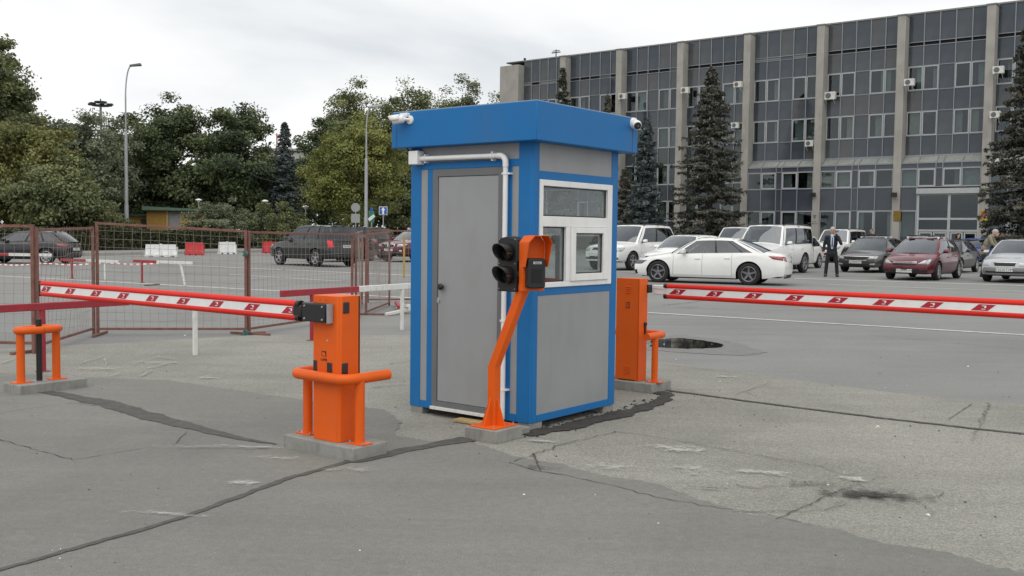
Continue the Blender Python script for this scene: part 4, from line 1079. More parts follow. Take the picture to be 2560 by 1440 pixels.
    if entrance:
        e0, e1 = a + (b_ - a) * .23, b_ - .05
        part('portal_beam', M_ALU_L, e0 - .08, e1, V1 - .25, V1 + .1, zc_[2] - .5, zc_[2] - .12)
        zp = zc_[2] - .52; wd = (e1 - e0)
        xs = [e0, e0 + wd * .52, e1]; zs = [0.05, zp * .44, zp * .62, zp]
        for x in xs: part('portal_post', M_ALU_L, x - .09, x + .09, V1 - .05, V1 + .12, 0, zp)
        for z in zs[1:]: part('portal_bar', M_ALU_L, e0, e1, V1 - .04, V1 + .1, z - .08, z + .06)
        for i in range(2):
            for j in range(3):
                if j == 0: continue
                part('portal_pane', WG, xs[i] + .1, xs[i + 1] - .1, V1 + .02, V1 + .04, zs[j] + .06, zs[j + 1] - .08)
            m_ = (xs[i] + xs[i + 1]) / 2
            for (c0, c1) in ((xs[i] + .12, m_ - .03), (m_ + .03, xs[i + 1] - .12)):
                d_ = part('door', M_ALU_L, c0, c0 + .10, V1, V1 + .06, .05, zs[1] - .1)
                for q in ((c1 - .10, c1, .05, zs[1] - .1), (c0 + .1, c1 - .1, zs[1] - .22, zs[1] - .1), (c0 + .1, c1 - .1, .05, .3)):
                    o = part('frame_bar', M_ALU_L, q[0], q[1], V1, V1 + .06, q[2], q[3]); o.parent = d_; o.location = Vector(o.location) - Vector(d_.location)
                o = part('pane', WG, c0 + .1, c1 - .1, V1 + .02, V1 + .04, .3, zs[1] - .22); o.parent = d_; o.location = Vector(o.location) - Vector(d_.location)
# air conditioners, plaques, lamps fixed to the front
M_ACW = pm('ac_white', (0.62, 0.62, 0.58), .5, dirt=.4)
def ac(px, py, s, v, desc):
    u, vv, z = on_v(px, py, v)
    t = site_thing('air_conditioner', desc, 'air conditioner', u, v, z - .3, 'air conditioners on the facade')
    box('case', M_ACW, t, -.42 * s, .42 * s, -.36, -.04, 0, .58 * s, .02)
    mb = MB(); mb.lathe([(.001, -.375), (.21 * s, -.37), (.22 * s, -.36)], 20, 'y', (-.1 * s, 0, .29 * s)); mb.build('fan_grille', pm('ac_grille', (.12, .12, .12), .6), t, smooth=40)
    for x in (-.3 * s, .3 * s):
        mb = MB(); mb.bar((x, -.40, -.02), (x, .02, -.02), .04, .035); mb.build('bracket', M_ACW, t)
        mb = MB(); mb.bar((x, -.38, -.03), (x, .0, -.30), .03, .03); mb.build('bracket', M_ACW, t)
ac(2078, 240, 1.0, VG - .25, 'large white air conditioner below an open dark office window')
ac(2276, 205, .85, VF, 'white air conditioner on the pilaster, top floor beside pale windows')
ac(2498, 174, .85, VF, 'white air conditioner on the pilaster nearest the tall dark spruce, top floor')
ac(2490, 285, .8, VF, 'white air conditioner on the pilaster beside the dark spruce, second floor')
ac(2488, 398, .7, VF, 'white air conditioner on the pilaster beside the dark spruce, above the entrance')
ac(1560, 240, .85, VF, 'white air conditioner on the far pilaster just above the booth roof')
ac(1716, 225, .85, VF, 'white air conditioner on the pilaster behind the big spruce top')
ac(1848, 210, .8, VF - .0, 'white air conditioner high on the pilaster beside the big spruce')
ac(1842, 312, .8, VG - .25, 'white air conditioner at a second floor window beside the big spruce')
ac(2027, 357, .8, VG - .25, 'white air conditioner just above the glazed skirt of the facade')
def plaque(px, py, w, h, mat, desc, extra=None):
    u, vv, z = on_v(px, py, VF); t = site_thing('wall_plaque', desc, 'sign', u, VF - .005, z)
    box('plate', mat, t, -w / 2, w / 2, -.04, 0, -h / 2, h / 2, .01)
    return t
M_GOLD = pm('brass_plate', (0.20, 0.13, 0.02), .4, .3, var=.3, scale=3)
t = plaque(2243, 540, .52, .74, M_GOLD, 'dark gold plaque on the pilaster beside the building entrance')
t = plaque(2459, 540, .52, .80, pm('gold_sign', (0.40, 0.27, 0.03), .4), 'bright gold plaque with a red square beside the building entrance')
box('red_emblem', M_STICK, t, -.13, .13, -.045, -.041, -.05, .26)
t = plaque(2037, 545, .50, .80, M_CONC_FAC, 'pale plaque with a faint emblem on the pilaster behind the man')
mb = MB(); mb.prism([(-.12, .25), (.12, .25), (.09, .0), (0, -.12), (-.09, .0)], 'y', -.046, -.041); mb.build('emblem', pm('emblem_grey', (.16, .15, .13), .7), t)
box('emblem_line', pm('emblem_grey', (.16, .15, .13), .7), t, -.17, .17, -.046, -.041, -.28, -.24)
for i, (px, dsc) in enumerate(((2035, 'black floodlight on the pilaster above the pale plaque'), (2237, 'black floodlight on the pilaster above the dark gold plaque'), (2458, 'black floodlight on the pilaster above the bright gold plaque'))):
    u, vv, z = on_v(px, 487, VF); t = site_thing('floodlight', dsc, 'lamp', u, VF, z, 'floodlights on the pilasters')
    box('case', M_BLACK, t, -.2, .2, -.35, -.12, -.16, .16, .02); box('arm', M_BLACK, t, -.03, .03, -.12, 0, -.03, .03)
# roof bits
u, vv, z = on_v(1390, 145, VG + 2); t = site_thing('roof_antenna', 'thin cross-armed antenna mast on the office roof', 'antenna', u, VG + 2, ZTOP)
hz_ = on_v(1390, 124, VG + 2)[2] - ZTOP
MB().tube([(0, 0, 0), (0, 0, hz_)], .05, 6).build('mast', M_BLACK, t)
MB().bar((-.5, 0, hz_ * .75), (.5, 0, hz_ * .75), .07, .09).build('cross_arm', M_BLACK, t); MB().bar((-.4, 0, hz_ * .9), (.4, 0, hz_ * .9), .06, .06).build('cross_arm', M_BLACK, t)
u, vv, z = on_v(1312, 150, VG + 1); t = site_thing('roof_vent', 'small dark vent on the office roof edge near the end wall', 'vent', u, VG + 1, ZTOP)
MB().lathe([(.12, 0), (.09, .2), (.13, .35), (.08, .43), (.001, .45)], 10, 'z').build('cowl', M_BLACK, t, smooth=40)
# pavement before the building
mb = MB(); mb.box(ULFT - 5, uend, VF - 6, VF + .05, 0, .12)
tag(mb.build('building_pavement', M_PAVE, None, loc=C0, rz=TH), kind='structure')
# ================================================================== CARS
def paint(name, col, metal=0.0, rough=0.28):
    return pm('paint_' + name, col, rough, metal, var=0.05, scale=1.2, coat=0.55, dirt=0.06)
CG = glass('car_glass', (0.30, 0.33, 0.32), 0.45, 0.02, 0.08)
CGF = glass('car_glass_front', (0.60, 0.68, 0.66), 0.62, 0.02, 0.16)
M_TYRE = pm('tyre', (0.016, 0.016, 0.017), 0.85, var=0.25)
M_RIM = pm('alloy', (0.42, 0.43, 0.44), 0.32, 0.8, var=0.1)
M_RIMD = pm('alloy_dark', (0.20, 0.20, 0.21), 0.35, 0.8, var=0.1)
M_CHROME = pm('chrome', (0.75, 0.76, 0.77), 0.12, 1.0, var=0.03)
M_TRIM = pm('car_trim', (0.014, 0.014, 0.015), 0.55, var=0.15)
M_SEAT = pm('car_seat', (0.05, 0.05, 0.052), 0.9, var=0.2)
M_LAMP = pm('headlamp_clear', (0.50, 0.52, 0.53), 0.10, 0.25, var=0.3, scale=9, coat=1.0)
M_LAMPD = pm('headlamp_dark', (0.10, 0.11, 0.12), 0.08, 0.2, var=0.6, scale=12, coat=1.0)
M_TAIL = pm('tail_lamp', (0.25, 0.010, 0.016), 0.12, 0.0, var=0.25, scale=8, coat=1.0)
M_PLATE = pm('number_plate', (0.62, 0.62, 0.59), 0.5, var=0.08)
M_TAILON, _n, _l, _b = nt('tail_lamp_lit'); _b.inputs['Base Color'].default_value = (.5, .02, .03, 1); _b.inputs['Emission Color'].default_value = (1.0, .04, .04, 1); _b.inputs['Emission Strength'].default_value = 0.22
def lerp(a, b, t): return a + (b - a) * t
def sstep(a, b, x):
    t = max(0.0, min(1.0, (x - a) / (b - a))); return t * t * (3 - 2 * t)
def interp(tab, x):
    if x <= tab[0][0]: return tab[0][1]
    for (a, va), (b, vb) in zip(tab[:-1], tab[1:]):
        if x <= b:
            t = (x - a) / (b - a); t = t * t * (3 - 2 * t) * .5 + t * .5
            return va + (vb - va) * t
    return tab[-1][1]
WHEELS = {}
def wheel_meshes(r, rw, rim_r, style, rim_mat):
    key = (r, rw, rim_r, style, rim_mat.name)
    if key in WHEELS: return WHEELS[key]
    h = rw / 2
    prof = [(rim_r, -h * .80), (rim_r + .01, -h * .96), (rim_r + .05, -h), (r - .03, -h * .96), (r - .008, -h * .80), (r, -h * .5), (r, h * .5), (r - .008, h * .8), (r - .03, h * .96), (rim_r + .05, h), (rim_r + .01, h * .96), (rim_r, h * .8)]
    ty = MB().lathe(prof, 36, 'y').mesh('tyre', M_TYRE, 35)
    rm = MB(); o = -h * .86        # outer face looks along -Y
    rm.lathe([(rim_r, o), (rim_r - .012, o - .006), (rim_r - .028, o + .004), (rim_r - .03, o + .05), (rim_r - .03, h * .7)], 32, 'y')
    n = style
    for i in range(n):
        a = 2 * math.pi * i / n + .3; ca, sa = math.cos(a), math.sin(a)
        def Q(rr, t, y): return (ca * rr - sa * t, y, sa * rr + ca * t)
        w0, w1 = (.032, .024) if n <= 6 else (.018, .015)
        r0, r1 = .03, rim_r - .02
        rm.add([Q(r0, -w0, o + .010), Q(r0, w0, o + .010), Q(r1, w1, o - .002), Q(r1, -w1, o - .002), Q(r0, -w0 * 1.3, o + .05), Q(r0, w0 * 1.3, o + .05), Q(r1, w1 * 1.3, o + .045), Q(r1, -w1 * 1.3, o + .045)],
               [(0, 1, 2, 3), (7, 6, 5, 4), (0, 4, 5, 1), (1, 5, 6, 2), (2, 6, 7, 3), (3, 7, 4, 0)])
    rm.lathe([(.001, o - .002), (.03, o - .002), (.045, o + .012), (.05, o + .05)], 16, 'y')
    rme = rm.mesh('rim', rim_mat, 30)
    dk = MB().lathe([(.001, o + .06), (rim_r - .03, o + .06)], 24, 'y').mesh('brake_disc', M_TRIM)
    WHEELS[key] = (ty, rme, dk); return WHEELS[key]
def link(name, me, par, loc=(0, 0, 0), rz=0):
    o = bpy.data.objects.new(name, me); COL.objects.link(o); o.parent = par; o.location = loc; o.rotation_euler = (0, 0, rz); return o

def make_car(label, cat, pos, head, sp, pm_, group=None, plate=None, plate_r=None, detail=2, name='parked_car', lit=False):
    """+X is the front. sp = dict of the car's proportions."""
    L, W, wb, fo = sp['L'], sp['W'], sp['wb'], sp['fo']
    wr, rimr = sp.get('wr', .33), sp.get('rim', .22)
    xf = L / 2 - fo; xr = xf - wb
    zs_tab, zc_tab = sp['belt'], sp['hood']            # shoulder and centreline height along x (fractions of L from rear 0 to front 1)
    sill = sp.get('sill', .24)
    hw = W / 2
    t = thing(name, label, cat, pos, head, group)
    def X(f): return (f - .5) * L
    def zs(x): return interp(zs_tab, x / L + .5)
    def zc(x): return interp(zc_tab, x / L + .5)
    nose, tail = sp.get('nose', .10), sp.get('tail', .07)
    def plan(x):
        u = abs(2 * x / L); e = sp.get('planexp', 5.0)
        return hw * (1 - .16 * u ** e - .025 * u ** 2)
    def low(x):
        b = sill
        if x > xf + wr: b += .03 * sstep(xf + wr, L / 2, x)
        if x < xr - wr: b += .09 * sstep(xr - wr, -L / 2, x)
        return b
    def gprof(tt): return interp([(0, .915), (.10, .965), (.30, .990), (.52, 1.0), (.66, .992), (.80, .975), (.92, .962), (1.0, .925)], tt)
    def deform(x, y, z):
        """rounded ends in plan and in side view"""
        w = max(plan(x), .01); q = max(0, 1 - (y / w) ** 2)
        rf_ = sstep(L / 2 - .75, L / 2, x); rb_ = sstep(L / 2 - .65, L / 2, -x)
        bz = sp.get('bump', .48)
        dx = rf_ * (nose * q + (-.16 * max(0, z - bz) ** 1.3 * sp.get('rake', 1.6) - .30 * max(0, .40 - z)))
        dx -= rb_ * (tail * q - sp.get('rrake', .25) * max(0, z - .62) - .30 * max(0, .42 - z))
        return Vector((x + dx, y, z))
    def side(x, z):
        b = low(x); s = zs(x); tt = max(0, min(1, (z - sill) / max(.05, s - sill)))
        return plan(x) * gprof(tt)
    R_a = wr + .055
    def arch(x):
        b = low(x); zw = wr
        for xw in (xf, xr):
            d = abs(x - xw)
            if d < R_a: b = max(b, zw + math.sqrt(R_a * R_a - d * d))
        return b
    # ---- stations
    st = set()
    for xw in (xf, xr):
        for i in range(-8, 9): st.add(round(xw + R_a * math.sin(i * math.pi / 16), 4))
        st.add(round(xw - R_a - .004, 4)); st.add(round(xw + R_a + .004, 4))
    for i in range(27): st.add(round(-L / 2 + L * i / 26, 4))
    doors = [X(f) for f in sp.get('doors', (.335, .545, .70))] if detail > 0 else []
    gaps = []
    for d in doors:
        for s_ in list(st):
            if abs(s_ - d) < .03: st.discard(s_)
        st.add(round(d - .004, 4)); st.add(round(d + .004, 4)); gaps.append((round(d - .004, 4), round(d + .004, 4)))
    st = sorted(s_ for s_ in st if -L / 2 <= s_ <= L / 2)
    NR = 9
    def col_pts(x, sg):
        b, s = arch(x), zs(x); out = []
        for i in range(NR + 1):
            z = lerp(b, s, i / NR); out.append(deform(x, sg * side(x, z), z))
        return out
    def top_pts(x):
        s, c = zs(x), zc(x); w = side(x, s); out = []
        for i in range(13):
            f = -1 + 2 * i / 12; z = s + (c - s) * (1 - abs(f) ** 2.4) + .012 * (1 - abs(f) ** 8)
            out.append(deform(x, f * w, z if abs(f) < 1 else s))
        return out
    body = MB(); dmb = {}
    for sg in (-1, 1):
        cols = [col_pts(x, sg) for x in st]
        for i in range(len(st) - 1):
            a, b_ = st[i], st[i + 1]
            if (a, b_) in gaps:
                # keep sill and shoulder, leave the shut line open
                rows_ok = (0,)
            else: rows_ok = range(NR)
            din = None
            for k in range(len(doors) - 1):
                if a >= doors[k] and b_ <= doors[k + 1]: din = k
            for r in rows_ok:
                q = [cols[i][r], cols[i + 1][r], cols[i + 1][r + 1], cols[i][r + 1]]
                if sg > 0: q = q[::-1]
                tgt = body
                if din is not None and r >= 1: tgt = dmb.setdefault((sg, din), MB())
                tgt.add(q, [(0, 1, 2, 3)])
    tops = [top_pts(x) for x in st]
    body.grid([list(r) for r in tops])
    for xe, sgn in ((L / 2, 1), (-L / 2, -1)):
        rows = []
        b, s = arch(xe), zs(xe)
        for i in range(NR + 1):
            z = lerp(b, s, i / NR); w = side(xe, z)
            zt = lambda f: z + ((zc(xe) - s) * (1 - abs(f) ** 2.4) + .012 * (1 - abs(f) ** 8)) * (i / NR) ** 3 if abs(f) < 1 else z
            rows.append([deform(xe, w * (-1 + 2 * j / 12), zt(-1 + 2 * j / 12)) for j in range(13)])
        body.grid(rows if sgn > 0 else [r_[::-1] for r_ in rows])
    def weld(mb):
        seen = {}; mp = []; nv = []
        for v in mb.v:
            k = (round(v[0], 4), round(v[1], 4), round(v[2], 4))
            if k not in seen: seen[k] = len(nv); nv.append(v)
            mp.append(seen[k])
        fs = []
        for f in mb.f:
            g_ = []
            for i in f:
                if mp[i] not in g_: g_.append(mp[i])
            if len(g_) > 2: fs.append(tuple(g_))
        mb.v, mb.f = nv, fs; return mb
    weld(body).build('body', pm_, t, smooth=38)
    hand = sp.get('handle', .80)
    for (sg, k), mb in dmb.items():
        d = weld(mb).build('door', pm_, t, smooth=38)
        if detail > 1:
            xh = doors[k] + .14; zh = zs(xh) - .14; y = sg * (side(xh, zh) + .012)
            MB().box(xh - .09, xh + .09, y - .012, y + .012, zh - .014, zh + .014).build('door_handle', sp.get('handle_mat', pm_), d, bevel=.006)
    # ---- underbody and wheel wells (dark)
    ub = MB(); ub.box(xr + R_a, xf - R_a, -hw * .86, hw * .86, sill - .04, sill + .25)
    ub.box(xf + R_a * .8, L / 2 - .22, -hw * .7, hw * .7, sill - .02, sill + .2); ub.box(-L / 2 + .2, xr - R_a * .8, -hw * .7, hw * .7, sill + .03, sill + .22)
    for xw in (xf, xr):
        ub.box(xw - R_a, xw + R_a, -hw * .60, hw * .60, sill, wr + R_a - .02)
        for sg in (-1, 1):
            rows = []
            for i in range(13):
                a = math.pi * i / 12; rows.append([(xw + (R_a + .004) * math.cos(a), sg * yy, wr + (R_a + .004) * math.sin(a)) for yy in (hw * .58, hw * .925)])
            ub.grid(rows)
    ub.box(xr, xf, -hw * .84, hw * .84, sill + .2, min(zs(xr), zs(xf)) - .14)
    ub.build('underbody', M_TRIM, t)
    # ---- wheels
    ms = wheel_meshes(wr, sp.get('ww', .21), rimr, sp.get('spokes', 5), sp.get('rim_mat', M_RIM))
    for xw in (xf, xr):
        for sg in (-1, 1):
            w_ = bpy.data.objects.new('wheel', None); COL.objects.link(w_); w_.parent = t; w_.location = (xw, sg * (hw - .115), wr); w_.rotation_euler = (0, 0, 0 if sg < 0 else math.pi)
            link('tyre', ms[0], w_); link('rim', ms[1], w_); link('brake_disc', ms[2], w_)
    # ---- greenhouse
    xA, xB, xC, xD = [X(f) for f in sp['cabin']]       # rear-glass base, roof rear, roof front, windscreen base (fractions from rear)
    zr = sp['roof']; yr = hw * sp.get('roofw', .70)
    cab = MB(); panes = []
    zroof = lambda x: zr - .03 * abs((x - (xB + xC) / 2) / max(.3, (xC - xB) / 2)) ** 2.2
    def belt_y(x): return side(x, zs(x)) - .006
    def edge_bot(s):   # s 0 rear .. 1 front
        x = lerp(xA, xD, s); return Vector((x, belt_y(x), zs(x) - .004))
    def edge_top(s):
        x = lerp(xB, xC, s); q = 1 - .05 * abs(2 * s - 1) ** 3
        return Vector((x, yr * q, zroof(x) - .035))
    def side_pt(s, v, sg, ins=0.0):
        a, b_ = edge_bot(s), edge_top(s); p = a.lerp(b_, v)
        p.y += .030 * math.sin(math.pi * v) - ins
        # the pillars sweep: corners of the side glass follow a curve
        if sp.get('sweep', 1):
            p.x += (1 if s < .5 else -1) * 0
        return Vector((p.x, sg * p.y, p.z))
    wins = sp.get('wins', ((.06, .30), (.33, .56), (.59, .93)))
    v0, v1 = sp.get('winv', (.07, .90))
    ss = sorted(set([0, 1] + [q for w in wins for q in w] + [i / 14 for i in range(15)]))
    vv = [0, v0, .3, .5, .7, v1, 1]
    def inwin(sm, vm):
        if not (v0 < vm < v1): return None
        for i, (a, b_) in enumerate(wins):
            if a < sm < b_: return i
        return None
    trims = {}
    for sg in (-1, 1):
        pw_ = {}
        for i in range(len(ss) - 1):
            for j in range(len(vv) - 1):
                sm, vm = (ss[i] + ss[i + 1]) / 2, (vv[j] + vv[j + 1]) / 2
                k = inwin(sm, vm); ins = .010 if k is not None else 0
                q = [side_pt(ss[i], vv[j], sg, ins), side_pt(ss[i + 1], vv[j], sg, ins), side_pt(ss[i + 1], vv[j + 1], sg, ins), side_pt(ss[i], vv[j + 1], sg, ins)]
                if sg > 0: q = q[::-1]
                if k is not None: pw_.setdefault(k, MB()).add(q, [(0, 1, 2, 3)])
                elif v0 < vm < v1 and wins[0][0] < sm < wins[-1][1] and sp.get('blackpillar', True): trims.setdefault((sg, sum(1 for w in wins if w[1] <= sm)), MB()).add(q, [(0, 1, 2, 3)])
                else: cab.add(q, [(0, 1, 2, 3)])
        for k, mb in pw_.items(): weld(mb).build('side_window', sp.get('side_glass', CG), t, smooth=40)
    # windscreen and rear window
    def screen(front, u, v, ins=0.0):
        s = 1.0 if front else 0.0
        a, b_ = edge_bot(s), edge_top(s); sgx = 1 if front else -1
        q = 1 - u * u
        bot = Vector((a.x + sgx * sp.get('bow', .16) * q, a.y * u, a.z + (zc(a.x) - zs(a.x)) * (1 - abs(u) ** 2.4)))
        top = Vector((b_.x + sgx * .07 * q, b_.y * u, b_.z + .035 * (1 - abs(u) ** 6)))
        p = bot.lerp(top, v); p.x += sgx * .035 * math.sin(math.pi * v); p.z += .012 * math.sin(math.pi * v)
        p.y *= 1 + .03 * math.sin(math.pi * v)
        p.x -= sgx * ins; return p
    us = [-1, -.90, -.6, -.3, 0, .3, .6, .90, 1]; vs_ = [0, .04, .3, .55, .75, sp.get('scr_top', .94), 1]
    for front in (True, False):
        pn = MB(); vb = (.04 if front else sp.get('rwin', (.10, .90))[0]); vt = (sp.get('scr_top', .94) if front else sp.get('rwin', (.10, .90))[1])
        vlist = sorted(set([0, vb, .3, .55, .75, vt, 1]))
        for i in range(len(us) - 1):
            for j in range(len(vlist) - 1):
                um, vm = (us[i] + us[i + 1]) / 2, (vlist[j] + vlist[j + 1]) / 2
                isg = abs(um) < .9 and vb < vm < vt; ins = .008 if isg else 0
                q = [screen(front, us[i], vlist[j], ins), screen(front, us[i + 1], vlist[j], ins), screen(front, us[i + 1], vlist[j + 1], ins), screen(front, us[i], vlist[j + 1], ins)]
                if not front: q = q[::-1]
                (pn if isg else cab).add(q, [(0, 1, 2, 3)])
        weld(pn).build('windscreen' if front else 'rear_window', CGF if front else sp.get('rear_glass', CG), t, smooth=40)
    # roof
    rows = []
    for i in range(13):
        s = i / 12; e = edge_top(s); row = []
        fr_ = .07 if False else 0
        for j in range(11):
            u = -1 + 2 * j / 10
            q = 1 - u * u
            bx = (.07 * q) * (1 if s == 1 else (-1 if s == 0 else (s ** 8 - (1 - s) ** 8)))
            z = e.z + .035 * (1 - abs(u) ** 6)
            row.append((e.x + bx, e.y * u, z))
        rows.append(row)
    cab.grid(rows)
    MB().grid([[(q[0], q[1] * .95, q[2] - .03) for q in r_] for r_ in rows[1:-1]]).build('headliner', M_SEAT, t)
    weld(cab).build('cabin', sp.get('cabin_mat', pm_), t, smooth=42)
    for mb in trims.values(): weld(mb).build('pillar', M_TRIM, t)
    # ---- cabin contents
    if detail > 0:
        it = MB(); zb_ = zs((xA + xD) / 2)
        xm = (xA + xD) / 2
        for xs_ in (xm + .25, xm - .62):
            for y in (-.36, .36):
                yy = y * W / 1.8
                it.prism([(xs_, zb_ - .3), (xs_ + .14, zb_ - .3), (xs_ + .0, zb_ + .16), (xs_ - .12, zb_ + .16)], 'y', yy - .22, yy + .22)
                it.box(xs_ - .13, xs_ - .02, yy - .12, yy + .12, zb_ + .18, min(zb_ + .34, zr - .14))
        it.box(xD - .62, xD - .16, -hw * .8, hw * .8, zb_ - .25, zb_ - .02)
        it.build('seats', M_SEAT, t)
        sw = MB(); sw.tube([(xD - .72 + .05 * math.sin(a), .36 * W / 1.8 + .17 * math.cos(a), zb_ + .02 + .16 * math.sin(a)) for a in [2 * math.pi * i / 14 for i in range(15)]], .016, 6, False); sw.build('steering_wheel', M_TRIM, t)
    # ---- perimeter patches for lamps, grille and plates
    def peri(sgn, s, z, offv=.006):
        """sgn +1 front / -1 rear; s signed distance round the end from the centreline; beyond the corner it runs along the side"""
        xe = sgn * L / 2; w = side(xe, z); sg = 1 if s >= 0 else -1; a = abs(s)
        if a <= w: x, y = xe, a
        else: x = xe - sgn * (a - w); y = side(x, z)
        p = deform(x, sg * y, z)
        if a <= w * .96: n = Vector((sgn, sg * .25 * a / w, 0))
        else: n = Vector((sgn * .35, sg, 0))
        return p + n.normalized() * offv
    def patch(name, mat, par, sgn, corners, off=.006, n=10, mth=4, edge=True):
        """corners: (s,z) bottom-left, bottom-right, top-right, top-left"""
        mb = MB(); rows = []
        (s0, z0), (s1, z1), (s2, z2), (s3, z3) = corners
        for j in range(mth + 1):
            v = j / mth; row = []
            for i in range(n + 1):
                u = i / n
                s = lerp(lerp(s0, s1, u), lerp(s3, s2, u), v); z = lerp(lerp(z0, z1, u), lerp(z3, z2, u), v)
                row.append(peri(sgn, s, z, off * (1 if not edge else (1 if 0 < i < n and 0 < j < mth else .15))))
            rows.append(row)
        mb.grid(rows); return mb.build(name, mat, par, smooth=60)
    bodyo = t
    for nm, mat, sgn, cs, off_ in sp.get('patches', ()):
        mt = pm_ if mat is None else mat
        patch(nm, mt, t, sgn, cs, off_)
    for nm, mat, sgn, cs, off_ in sp.get('mirrored', ()):
        mt = M_TAILON if (lit and nm == 'tail_light') else mat
        for sg in (-1, 1): patch(nm, mt, t, sgn, [(sg * s, z) for s, z in cs], off_)
    # ---- number plates
    for sgn, txt_, zk in ((1, plate, 'plate_z'), (-1, plate_r, 'rplate_z')):
        if zk not in sp: continue
        zp = sp[zk]; rows = []
        pl = MB(); pts = [peri(sgn, s, zp, .02) for s in (-.26, .26)]
        xm_ = sgn * max(sgn * peri(sgn, 0, zp, .012).x, sgn * pts[0].x)
        lo, hi = (xm_ - .006, xm_ + .006)
        po = MB().box(lo, hi, -.26, .26, zp - .058, zp + .058).build('number_plate', M_PLATE, t, bevel=.003)
        if txt_: txt('lettering', txt_, .105, M_BLACK, po, frame_mtx((xm_ + sgn * .0075, 0, zp - .002), (sgn, 0, 0)), .0005, 1.05)
    # ---- mirrors, rails, antenna
    if sp.get('mirrors', True):
        for sg in (-1, 1):
            xm_ = xD - .42 * (1 if sp['roof'] < 1.6 else .75); zm_ = zs(xm_) + .085; y = sg * (hw + .085)
            mo = MB(); mo.prism([(-.03, -.05), (-.09, -.04), (-.09, .07), (-.02, .09), (.07, .03), (.06, -.03)], 'y', y - .085, y + .085)
            mo.v = [(v[0] + xm_ + (.03 if abs(v[1]) > abs(y) else 0), v[1], v[2] + zm_) for v in mo.v]
            mm_ = mo.build('mirror', pm_ if not sp.get('black_mirror') else M_TRIM, t, bevel=.02, seg=3)
            MB().bar((xm_, sg * (hw * .93), zm_ - .05), (xm_, y, zm_ - .03), .05, .035).build('mirror_arm', M_TRIM, mm_)
    if sp.get('rails'):
        for sg in (-1, 1):
            pts = []
            for i in range(9):
                s = .03 + .94 * i / 8; e = edge_top(s); pts.append((e.x, sg * e.y * .93, e.z + .035 + (.032 if 0 < i < 8 else .0)))
            MB().tube(pts, .018, 6).build('roof_rail', sp.get('rail_mat', M_TRIM), t, smooth=60)
    return t
# ---- proportions
FRONT_SEDAN = dict(
    mirrored=(('headlight', M_LAMP, 1, ((.42, .60), (.98, .62), (1.12, .72), (.50, .70)), .010),
              ('fog_lamp', M_TRIM, 1, ((.50, .32), (.78, .32), (.76, .42), (.54, .40)), .006),
              ('tail_light', M_TAIL, -1, ((.52, .74), (1.05, .76), (1.12, .88), (.54, .90)), .010)))
def spec(**k):
    d = dict(L=4.55, W=1.80, wb=2.70, fo=.88, wr=.325, rim=.215, roof=1.43, belt=((0, .86), (.12, .93), (.5, .92), (.75, .86), (.93, .73), (1, .64)),
             hood=((0, .93), (.10, .99), (.2, 1.0), (.7, .98), (.78, .93), (.95, .77), (1, .68)), cabin=(.11, .30, .60, .755), plate_z=.40, rplate_z=.62)
    d.update(FRONT_SEDAN); d.update(k); return d
GR = ('grille', M_TRIM, 1, ((-.40, .53), (.40, .53), (.46, .66), (-.46, .66)), .008)
LOWG = ('lower_grille', M_TRIM, 1, ((-.55, .26), (.55, .26), (.50, .36), (-.50, .36)), .006)
SP_CCLASS = spec(L=4.69, W=1.81, wb=2.84, fo=.80, wr=.338, rim=.235, roof=1.44, rim_mat=M_RIMD, spokes=5, nose=.13, planexp=4.5, sill=.20,
    belt=((0, .84), (.06, .93), (.2, .965), (.5, .93), (.7, .89), (.85, .80), (.95, .70), (1, .58)),
    hood=((0, .90), (.05, .99), (.14, 1.02), (.25, 1.02), (.68, .98), (.76, .945), (.9, .84), (1, .66)),
    cabin=(.135, .335, .575, .745), doors=(.335, .53, .725), wins=((.10, .20), (.215, .485), (.51, .95)), winv=(.06, .88), rwin=(.05, .93),
    mirrored=(('headlight', M_LAMPD, 1, ((.55, .56), (.92, .58), (1.10, .70), (.62, .69)), .010), ('air_intake', M_TRIM, 1, ((.52, .24), (.80, .26), (.82, .40), (.62, .36)), .008),
              ('tail_light', M_TAIL, -1, ((.46, .72), (1.02, .80), (1.16, .90), (.52, .88)), .012), ('exhaust', M_CHROME, -1, ((.45, .27), (.72, .27), (.72, .34), (.45, .34)), .01)),
    patches=(GR, LOWG, ('diffuser', M_TRIM, -1, ((-.65, .22), (.65, .22), (.60, .33), (-.60, .33)), .006), ('deck_lip', None, -1, ((-.62, .94), (.62, .94), (.60, .975), (-.60, .975)), .03)), rplate_z=.72)
SP_SEDAN = spec(patches=(GR, LOWG, ('grille_frame', M_CHROME, 1, ((-.46, .655), (.46, .655), (.48, .675), (-.48, .675)), .014)), wins=((.10, .22), (.24, .50), (.53, .94)))
